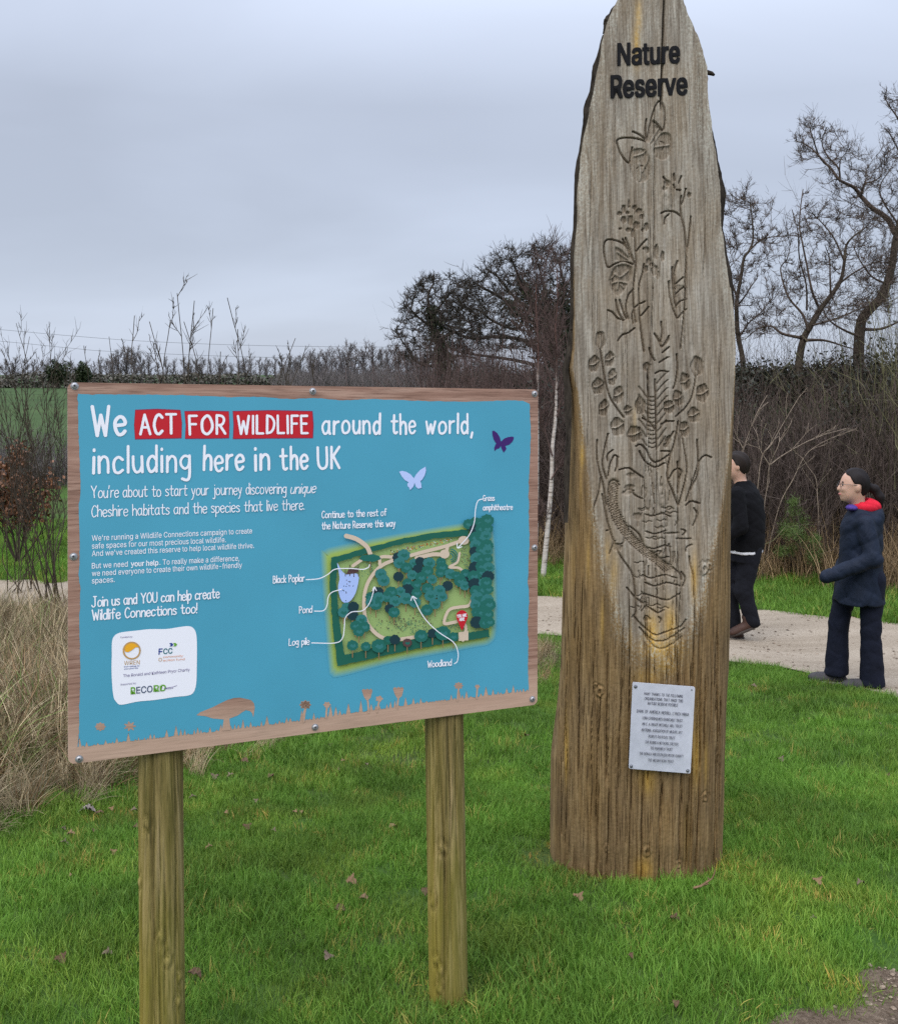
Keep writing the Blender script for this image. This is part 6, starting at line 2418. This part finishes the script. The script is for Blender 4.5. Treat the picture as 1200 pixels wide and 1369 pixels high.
# ---- the spreading oak and its ivy-clad neighbour behind the board
DO = 38.0
t4 = Tree(104, .0125, .17, .06, .68, (11, 6), (.6, .6))
t4.limb([foot(742, DO)] + px_line([(742, 520), (741, 490), (741, 465), (738, 440)], DO, .1, 41), .42, .25, 0, False, None, 10)
ivy_lines = []
for k, (P, r0) in enumerate((([(740, 475), (728, 440), (700, 425), (680, 405), (655, 390), (632, 377)], .17), ([(742, 470), (722, 420), (702, 392), (690, 362), (682, 345)], .17), ([(742, 470), (735, 420), (726, 382), (720, 355)], .17), ([(745, 470), (751, 420), (753, 382), (747, 350)], .16), ([(745, 480), (760, 440), (775, 405), (790, 375)], .15),
                             ([(735, 475), (700, 455), (660, 450), (632, 453), (602, 442), (585, 434)], .12), ([(730, 492), (690, 482), (650, 476), (612, 470), (592, 457)], .11), ([(745, 495), (780, 460), (820, 430), (850, 405)], .14), ([(700, 425), (690, 440), (660, 430), (640, 415), (620, 412)], .09), ([(722, 420), (690, 400), (665, 370), (650, 360)], .09))):
    W = px_line(P, DO, .5, 42 + k)
    t4.limb(W, r0 * .85, .03, 1, False, 1.6, 6, .3)
    if k < 5:
        ivy_lines.append(W)
t4.fill(crown_pts([(585, 470), (575, 430), (600, 385), (640, 350), (672, 330), (720, 322), (770, 322), (830, 350), (870, 410), (800, 470), (700, 470)], 1100, DO, 2.4, 4), 1.0)
t4.twigs((7, 5), (.55, .5))
oak = t4.build('oak_tree', foot(742, DO), M_OAK, M_OAK, 'broad bare oak with ivy on its limbs behind the board and post')
ri = np.random.default_rng(66)


def ivy_on(lines, n, spread_, r_leaf, upto, base, parent):
    pts_ = []
    for W in lines:
        W = smooth(np.array(W), 5)
        t = ri.random(n) ** 1.3 * upto
        x = t * (len(W) - 1)
        i = np.minimum(x.astype(int), len(W) - 2)
        p = W[i] + (W[i + 1] - W[i]) * (x - i)[:, None]
        pts_.append(p + ri.normal(0, 1, (n, 3)) * spread_ * (1.15 - t)[:, None])
    V, F_ = leaf_cloud(np.concatenate(pts_), r_leaf, ri)
    mesh_obj('ivy', V - np.array(base), F_, M_IVY, parent, kind='stuff')


ivy_on(ivy_lines + [px_line([(742, 520), (741, 490), (741, 465), (738, 430)], DO)], 900, .30, .085, .62, foot(742, DO), oak)
DS = 34.0
t5 = Tree(105, .0115, .17, .06, .68, (10, 6), (.6, .6))
W5 = px_line([(593, 505), (592, 480), (585, 455), (580, 435), (575, 415), (572, 395), (580, 378)], DS, .1, 61)
t5.limb([foot(594, DS)] + W5, .15, .03, 0, False, 1.2, 8, .45)
for k, P in enumerate(([(590, 488), (570, 489), (555, 482), (545, 467), (535, 452), (528, 442)], [(581, 440), (560, 425), (546, 410), (540, 398)], [(578, 422), (592, 405), (602, 390)], [(585, 455), (605, 445), (625, 440), (640, 430)], [(592, 478), (620, 476), (645, 482)])):
    t5.limb(px_line(P, DS, .3, 62 + k), .06, .015, 1, False, 1.0, 5)
t5.fill(crown_pts([(518, 455), (530, 420), (537, 395), (560, 372), (600, 362), (640, 380), (650, 430), (630, 480), (560, 492), (530, 475)], 460, DS, 1.2, 5), .3)
t5.twigs((7, 5), (.55, .5))
sm_oak = t5.build('oak_tree', foot(594, DS), M_OAK, M_OAK, 'smaller bare tree with an ivy-wrapped trunk left of the broad oak')
ivy_on([W5], 1300, .17, .075, .7, foot(594, DS), sm_oak)

# ---- birches between the board and the post
def make_birch():
    t = NT('birch_bark', .8, .2)
    n1 = t.noise(t.coord(scale=(3, 3, 26)), 1.3, 4, .6)
    n2 = t.noise(t.coord(scale=(1, 1, 1)), 2.2, 3)
    c = t.ramp(n1, [(.33, (.05, .04, .035)), (.42, (.40, .36, .32)), (.6, (.56, .52, .48))])
    c = t.mix(t.ramp(n2, [(.4, 0.0), (.7, .35)]), c, (.30, .20, .14))
    s_ = t.node('ShaderNodeSeparateXYZ')
    t.l.new(t.coord(), s_.inputs[0])
    return t.color(t.mix(t.math('MULTIPLY', t.math('SUBTRACT', s_.outputs[2], 2.2), 1.6, True), c, (.10, .055, .045)))


M_BIRCH = make_birch()
M_BTWIG = bark_mat('birch_twig', (.050, .034, .031), (.118, .080, .070))
DBi = 12.5
t6 = Tree(106, .0036, .12, .09, .55, (22, 6), (.55, .5))
t6.limb([foot(727, DBi)] + px_line([(728, 745), (733, 690), (737, 640), (738, 600), (742, 560), (743, 530), (744, 500), (744, 470), (742, 440), (745, 400), (744, 360)], DBi, .02, 71), .038, .006, 0, True, .85, 7, .45)
for k, P in enumerate(([(738, 610), (728, 575), (720, 545), (712, 515)], [(737, 640), (746, 625), (754, 622)], [(730, 715), (722, 700), (716, 690)])):
    t6.limb(px_line(P, DBi, .03, 72 + k), .012, .005, 1, True, .35, 4)
t6.twigs((4,), (.6,))
t6.build('birch_tree', foot(727, DBi), M_BIRCH, M_BTWIG, 'young birch with a white trunk just left of the carved post', group='young birches')
t7 = Tree(107, .0036, .12, .09, .55, (24, 6), (.55, .5))
t7.limb([foot(716, 13.4)] + px_line([(717, 700), (718, 600), (718, 520), (719, 490), (719, 465), (718, 440), (716, 400), (718, 365)], 13.4, .02, 75), .030, .006, 0, True, 1.0, 7, .45)
t7.twigs((4,), (.6,))
t7.build('birch_tree', foot(716, 13.4), M_BIRCH, M_BTWIG, 'young birch showing above the top right corner of the board', group='young birches')


# ---- thicket: thousands of arching stems, uncountable
def stems(n, base, h, lean, curve, w0, segs, r, az_=None):
    az_ = r.uniform(0, 6.283, n) if az_ is None else az_
    ax_ = np.stack([np.cos(az_), np.sin(az_), np.zeros(n)], -1)
    P = [base]
    ang = lean.copy()
    for k in range(segs):
        ang = ang + curve / segs + r.normal(0, .12, n)
        ax2 = ax_ + r.normal(0, .18, (n, 3))
        ax2[:, 2] = 0
        P.append(P[-1] + (ax2 * np.sin(ang)[:, None] + np.array([0, 0, 1.]) * np.cos(ang)[:, None]) * (h / segs)[:, None])
    P = np.stack(P, 1)
    sd = r.normal(size=(n, 3))
    sd[:, 2] *= .2
    sd /= np.linalg.norm(sd, axis=1)[:, None]
    wd = w0[:, None] * np.linspace(1, .35, segs + 1)[None]
    V = np.stack([P - sd[:, None] * wd[..., None], P + sd[:, None] * wd[..., None]], 2).reshape(-1, 3)
    b = (np.arange(n)[:, None] * (segs + 1) + np.arange(segs)[None]).ravel() * 2
    return V, np.stack([b, b + 1, b + 3, b + 2], -1), P


def join(parts):
    o, V, F_ = 0, [], []
    for v, f_ in parts:
        V.append(v)
        F_.append(f_ + o)
        o += len(v)
    return np.concatenate(V), np.concatenate(F_)


rt = np.random.default_rng(200)


def thicket(name, n, xr_, yf, depth, hfun, mat, label, cat, w=.0055, twig=2.0, lean0=.25, seed=0):
    r = np.random.default_rng(seed)
    x = r.uniform(*xr_, n)
    y = yf(x) + depth * r.random(n) ** .8
    h = hfun(x, y) * r.uniform(.55, 1.1, n)
    base = np.stack([x, y, gz(x, y) - .03], -1)
    V1, F1, P = stems(n, base, h, np.abs(r.normal(0, lean0, n)), r.normal(.35, .5, n), w * r.uniform(.6, 1.5, n), 7, r)
    m = int(n * twig)
    j, k = r.integers(0, n, m), r.integers(2, 8, m)
    hb = h[j] * r.uniform(.10, .30, m)
    V2, F2, _ = stems(m, P[j, k], hb, r.uniform(.2, 1.5, m), r.normal(0, .6, m), w * .6 * r.uniform(.6, 1.3, m), 3, r)
    V, F_ = join([(V1, F1), (V2, F2)])
    return mesh_obj(name, V, F_, mat, kind='stuff', label=label, cat=cat)


def yfront(x):
    f_ = np.interp(x, far_sorted[:, 0], far_sorted[:, 1])
    return np.maximum(f_ + 2.6, 12.4) + .5 * (vnoise(x, x * 0, .8, 90) - .5)


M_PURPLE = bark_mat('thicket_twig', (.042, .031, .027), (.125, .095, .080), (3, 3, 3))
M_GREENTW = bark_mat('green_twig', (.045, .045, .022), (.17, .16, .085), (3, 3, 3))
thicket('thicket', 15000, (.6, 14), yfront, 3.4, lambda x, y: 2.25 + .5 * vnoise(x, y, 1.3, 91), M_PURPLE, 'dense purple-brown bare thicket along the far side of the path', 'thicket', .0058, 2.2, .22, 1)
thicket('bramble_thicket', 2600, (6.2, 13), lambda x: yfront(x) + .6, 2.6, lambda x, y: 3.1 + .8 * vnoise(x, y, 1.0, 92), M_GREENTW, 'tangled greenish bare branches at the right edge above the path', 'thicket', .0075, 2.6, .6, 2)
thicket('hedge_twigs', 5000, (-.5, 3.2), lambda x: 15.5 + 0 * x, 4, lambda x, y: 2.9 + .6 * vnoise(x, y, 1.3, 93), M_BTWIG, 'bare reddish brush behind the young birches', 'brush', .0058, 2.0, .2, 3)
thicket('tall_brush', 5200, (3.6, 13), lambda x: 15.4 + 0 * x, 3.8, lambda x, y: 2.7 + 1.5 * vnoise(x, y, 1.3, 99) + np.clip((x - 6) * .22, 0, .8), M_TWIG, 'tall fine bare brush tangled round the feet of the bare trees', 'brush', .0042, 5.0, .35, 5)
# ivy and evergreen undergrowth inside it
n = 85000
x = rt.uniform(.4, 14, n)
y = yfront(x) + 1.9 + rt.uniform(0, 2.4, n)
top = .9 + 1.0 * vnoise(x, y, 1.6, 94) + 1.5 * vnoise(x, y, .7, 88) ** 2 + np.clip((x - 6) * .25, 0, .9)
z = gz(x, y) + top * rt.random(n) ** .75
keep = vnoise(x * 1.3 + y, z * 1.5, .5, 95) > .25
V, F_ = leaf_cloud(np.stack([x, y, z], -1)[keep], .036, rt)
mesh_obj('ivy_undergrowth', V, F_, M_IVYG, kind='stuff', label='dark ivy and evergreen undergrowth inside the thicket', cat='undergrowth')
# ivy-clad hump and evergreen mass on the skyline right of the post
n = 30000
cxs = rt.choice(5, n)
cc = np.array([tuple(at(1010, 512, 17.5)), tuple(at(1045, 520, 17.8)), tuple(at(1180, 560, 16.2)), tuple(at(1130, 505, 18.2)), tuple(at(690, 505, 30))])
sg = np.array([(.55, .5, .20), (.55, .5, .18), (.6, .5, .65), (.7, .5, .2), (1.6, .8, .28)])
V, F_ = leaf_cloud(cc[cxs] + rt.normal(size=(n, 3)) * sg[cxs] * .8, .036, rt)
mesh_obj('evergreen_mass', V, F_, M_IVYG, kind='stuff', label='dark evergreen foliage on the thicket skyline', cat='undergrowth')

# ---- pale saplings leaning in front of the thicket
t8 = Tree(108, .0035, .12, .04, .5, (4, 2), (.4,))
for k, P in enumerate(([(1018, 775), (1020, 690), (1025, 650), (1028, 622), (1040, 595), (1041, 578)], [(1028, 622), (1050, 606), (1090, 585), (1130, 573)], [(1018, 775), (1040, 680), (1060, 640), (1072, 615), (1085, 600), (1110, 586), (1140, 575)], [(1000, 775), (992, 660), (990, 620), (993, 600), (1010, 555), (1025, 528)], [(993, 600), (985, 585), (977, 565)], [(1005, 775), (1015, 625), (1030, 595), (1050, 560), (1068, 530)], [(1096, 775), (1094, 700), (1092, 665), (1090, 640), (1080, 625), (1072, 612)], [(1028, 622), (1015, 600), (1012, 580)])):
    t8.limb(px_line(P, 12.5, .03, 80 + k), .0085, .0035, 1, True, .45, 4)
t8.build('bare_sapling', foot(1020, 12.5), M_TWIG, bark_mat('pale_twig', (.17, .13, .10), (.32, .26, .20)), 'pale thin bare sapling between the two people', cat='sapling')

# ---- little pine by the path
rp_ = np.random.default_rng(77)
DPn = 12.3
pine = empty('pine_sapling', foot(1068, DPn), label='small green pine sapling on the verge beside the person in navy', cat='pine')
pb = np.array(foot(1068, DPn))
mb = MB()
mb.tube(np.array([pb, at(1070, 740, DPn), at(1066, 705, DPn), at(1060, 672, DPn)]) - pb, [.014, .011, .007, .004], 5)
Vn = []
for (a, b, s_) in ((1060, 672, 9), (1061, 684, 11), (1050, 704, 11), (1072, 700, 12), (1062, 712, 13), (1072, 722, 12), (1084, 736, 12), (1090, 722, 9), (1086, 748, 12), (1043, 738, 9), (1058, 735, 9), (1078, 755, 11), (1048, 712, 8), (1095, 740, 8)):
    c = np.array(at(a, b, DPn + rp_.normal(0, .12)))
    mb.tube(np.array([np.array(at(1067, b + 12, DPn)), c]) - pb, [.006, .003], 4)
    for _ in range(330):
        o = c + rp_.normal(0, 1, 3) * s_ * .0040
        d = rp_.normal(0, 1, 3)
        d[2] += .7
        d /= np.linalg.norm(d)
        sd = np.cross(d, rp_.normal(size=3))
        sd /= np.linalg.norm(sd)
        L = rp_.uniform(.04, .08)
        Vn.append((o - sd * .0022, o + sd * .0022, o + d * L))
mb.build('stem', M_LIMB, pine)
Vn = np.array(Vn).reshape(-1, 3)
mesh_obj('needles', Vn - pb, np.arange(len(Vn)).reshape(-1, 3), leaf_colour('pine_needle', (.045, .09, .016), (.12, .18, .04), 8), pine, kind='stuff')

# ---- shrubs on the left
def shrub(seed, px, Y, tops, r0, label, mat=M_LIMB, sub=(5, 3), tip=.0028, name='bare_shrub', ln=.35):
    t = Tree(seed, tip, .10, .10, .5, sub, (.45,))
    b = np.array(foot(px, Y))
    r = np.random.default_rng(seed)
    for (a, c) in tops:
        e = np.array(at(a, c, Y + r.normal(0, .15)))
        dv = e - b
        m1 = b + dv * .3 + np.array([dv[0] * r.uniform(-.1, .25), r.normal(0, .12), .0]) + r.normal(0, .07, 3)
        m2 = b + dv * .55 + np.array([dv[0] * r.uniform(0, .25), r.normal(0, .1), 0]) + r.normal(0, .09, 3)
        m3 = b + dv * .8 + r.normal(0, .07, 3)
        t.limb([b + r.normal(0, .12, 3) * (1, 1, 0), m1, m2, m3, e], r0 * r.uniform(.5, 1.2), tip, 1, True, ln, 4, .3)
    t.twigs((3,), (.6,))
    return t.build(name, tuple(b), mat, mat, label, cat='shrub')


shrub(301, 255, 7.0, [(180, 422), (200, 430), (237, 392), (246, 430), (260, 402), (285, 412), (304, 398), (318, 440), (228, 428), (205, 458), (295, 470)], .0048, 'bare many-stemmed shrub rising behind the left half of the board', ln=.30, tip=.0026)
shrub(302, 395, 8.5, [(395, 452), (388, 470), (408, 468), (375, 475), (415, 478)], .007, 'few thin bare twigs above the middle of the board', ln=.2)
shrub(303, 62, 9.6, [(22, 432), (40, 450), (10, 465), (66, 430), (82, 470), (30, 480), (55, 500), (90, 490), (-15, 470), (5, 520), (75, 520), (48, 470), (95, 540), (20, 560), (-10, 540), (85, 580)], .0075, 'bare dark-stemmed shrub left of the board above the path', ln=.5, sub=(5, 3), tip=.0024)
shrub(304, 20, 11.5, [(-10, 470), (12, 490), (35, 510), (50, 540), (60, 560), (80, 550), (0, 540), (70, 600), (28, 570), (45, 590), (10, 610), (-20, 590), (88, 620)], .0075, 'tangled bare shrub at the left edge behind the darker one', ln=.55, sub=(5, 3), tip=.0028)
shrub(305, 140, 10.5, [(112, 462), (146, 450), (132, 475)], .005, 'two thin bare whips above the top left corner of the board', ln=.2, sub=(3, 2))
bb = np.array(foot(18, 13.5))
beech = empty('beech_shrub', tuple(bb), label='young beech shrub holding crisp brown leaves at the left edge', cat='shrub')
tb_ = Tree(306, .004, .12, .04, .6, (5, 3), (.45,))
lp = []
for (a, c) in ((-20, 610), (5, 625), (25, 610), (45, 650), (68, 640), (10, 660), (35, 670), (-15, 650), (22, 640), (-30, 630)):
    e = np.array(at(a, c, 13.5 + rt.normal(0, .2)))
    tb_.limb([bb, bb + (e - bb) * .45 + rt.normal(0, .06, 3), e], .012, .004, 1, True, .3, 4)
    lp.append(bb + (e - bb) * (1 - .42 * rt.random((260, 1)) ** 1.5) + rt.normal(0, .085, (260, 3)))
lp.append(np.array(at(24, 603, 13.5)) + rt.normal(0, .07, (60, 3)))
tb_.C.v = [v - bb for v in tb_.C.v]
tb_.C.build('branches', M_LIMB, beech)
V, F_ = leaf_cloud(np.concatenate(lp), .040, rt, .55)
mesh_obj('leaves', V - bb, F_, leaf_colour('beech_leaf', (.07, .028, .014), (.24, .11, .05), 25), beech, kind='stuff')

# ---- field hedge and far trees
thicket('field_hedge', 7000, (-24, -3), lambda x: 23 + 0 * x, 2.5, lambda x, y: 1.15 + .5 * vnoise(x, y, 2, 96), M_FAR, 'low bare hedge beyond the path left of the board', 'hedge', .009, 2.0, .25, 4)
n = 15000
x, y = rt.uniform(-110, 20, n), rt.uniform(196, 202, n)
z = gz(x, y) + rt.uniform(0, 2.7, n) * (.65 + .6 * vnoise(x, y, 5, 97))
V, F_ = leaf_cloud(np.stack([x, y, z], -1), .34, rt)
mesh_obj('distant_hedge', V, F_, leaf_colour('far_hedge_hazy', (.05, .046, .036), (.105, .095, .072), .5), kind='stuff', label='dark clipped hedge line along the far field', cat='hedge')  # leaf colour lightened to stand in for distant haze

protos = []
for k in range(6):
    H = 6.5
    t = Tree(400 + k, .024, .12, .10, .55, (20, 6), (.5, .5))
    t.limb([(0, 0, 0), (.08, 0, H * .3), (-.1, .1, H * .6), (.05, 0, H * .95)], .16, .03, 0, True, H * .40, 5, .18)
    t.twigs((5,), (.7,), 1.0)
    protos.append(t)
GR = 'bare trees along the far side of the field'
far_spec = []
tops = [(-40, 486), (0, 486), (60, 481), (110, 488), (150, 478), (165, 470), (180, 474), (205, 481), (230, 484), (300, 486), (340, 483), (400, 478), (430, 474)]
xx = -36.0
while xx < 425:
    far_spec.append((xx, float(np.interp(xx, [a for a, _ in tops], [b for _, b in tops])) + rt.normal(0, 2.0), 205 + rt.uniform(0, 25)))
    xx += rt.uniform(7, 13)
tops2 = [(415, 476), (440, 471), (470, 466), (500, 466), (530, 470), (560, 474), (640, 476), (700, 480)]
xx = 418.0
while xx < 660:
    far_spec.append((xx, float(np.interp(xx, [a for a, _ in tops2], [b for _, b in tops2])) + rt.normal(0, 2), 112 + rt.uniform(-6, 14)))
    xx += rt.uniform(7, 12)
roots = []
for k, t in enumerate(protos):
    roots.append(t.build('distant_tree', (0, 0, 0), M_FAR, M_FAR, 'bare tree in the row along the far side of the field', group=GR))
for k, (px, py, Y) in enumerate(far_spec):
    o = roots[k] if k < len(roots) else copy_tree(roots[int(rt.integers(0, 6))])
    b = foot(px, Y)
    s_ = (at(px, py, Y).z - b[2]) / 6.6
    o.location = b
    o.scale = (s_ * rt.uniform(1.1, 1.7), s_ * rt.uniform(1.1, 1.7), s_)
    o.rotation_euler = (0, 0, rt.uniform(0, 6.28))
# brush at the foot of the nearer wood
n = 14000
x, y = rt.uniform(-18, 12, n), rt.uniform(98, 112, n)
z = gz(x, y) + rt.uniform(0, 2.9, n) * (.55 + .6 * vnoise(x, y, 3, 98))
V1, F1, _ = stems(n, np.stack([x, y, z], -1), rt.uniform(.6, 1.7, n), rt.uniform(0, .8, n), rt.normal(0, .4, n), rt.uniform(.012, .03, n), 2, rt)
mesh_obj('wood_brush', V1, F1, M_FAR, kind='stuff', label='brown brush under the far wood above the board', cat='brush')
# two dark evergreens in the far row
for px, py, wd, lab in ((112, 485, .9, 'dark round evergreen tree in the far row, right of the paler bare one'), (78, 483, 1.3, 'wide dark evergreen tree in the far row near the left edge')):
    Y = 190.0
    b = np.array(foot(px, Y))
    H = at(px, py, Y).z - b[2]
    ev = empty('evergreen_tree', tuple(b), label=lab, cat='tree')
    n = 1500
    u = rt.normal(size=(n, 3))
    u /= np.linalg.norm(u, axis=1)[:, None]
    P = u * (rt.random((n, 1)) ** .4) * (wd * 1.9, 1.6, H * .42) + (0, 0, H * .58)
    P *= 1 + .12 * np.sin(P[:, :1] * 3 + P[:, 2:] * 2)
    V, F_ = leaf_cloud(P, .26, rt)
    mesh_obj('crown', V, F_, M_IVY, ev)
    mb = MB()
    mb.tube([(0, 0, 0), (.03, 0, H * .3), (0, 0, H * .6)], [.2, .16, .08], 6)
    mb.build('trunk', M_OAK, ev)

# ---- overhead lines
M_WIRE = flat('cable', (.16, .17, .19), .6)
for lab, P in (('upper overhead power cable crossing the sky at the left', [(-250, 418), (0, 440.5), (96, 449), (192, 456), (330, 461.5), (520, 464), (760, 462)]), ('lower overhead power cable crossing the sky at the left', [(-250, 434), (0, 456), (96, 465.5), (154, 470), (330, 477), (520, 480), (760, 479)])):
    W = np.array([tuple(at(a, b, 150)) for a, b in P])
    mb = MB()
    mb.tube(smooth(W, 6) - W[0], .030, 5)
    mb.build('power_cable', M_WIRE, label=lab, cat='cable').location = W[0]
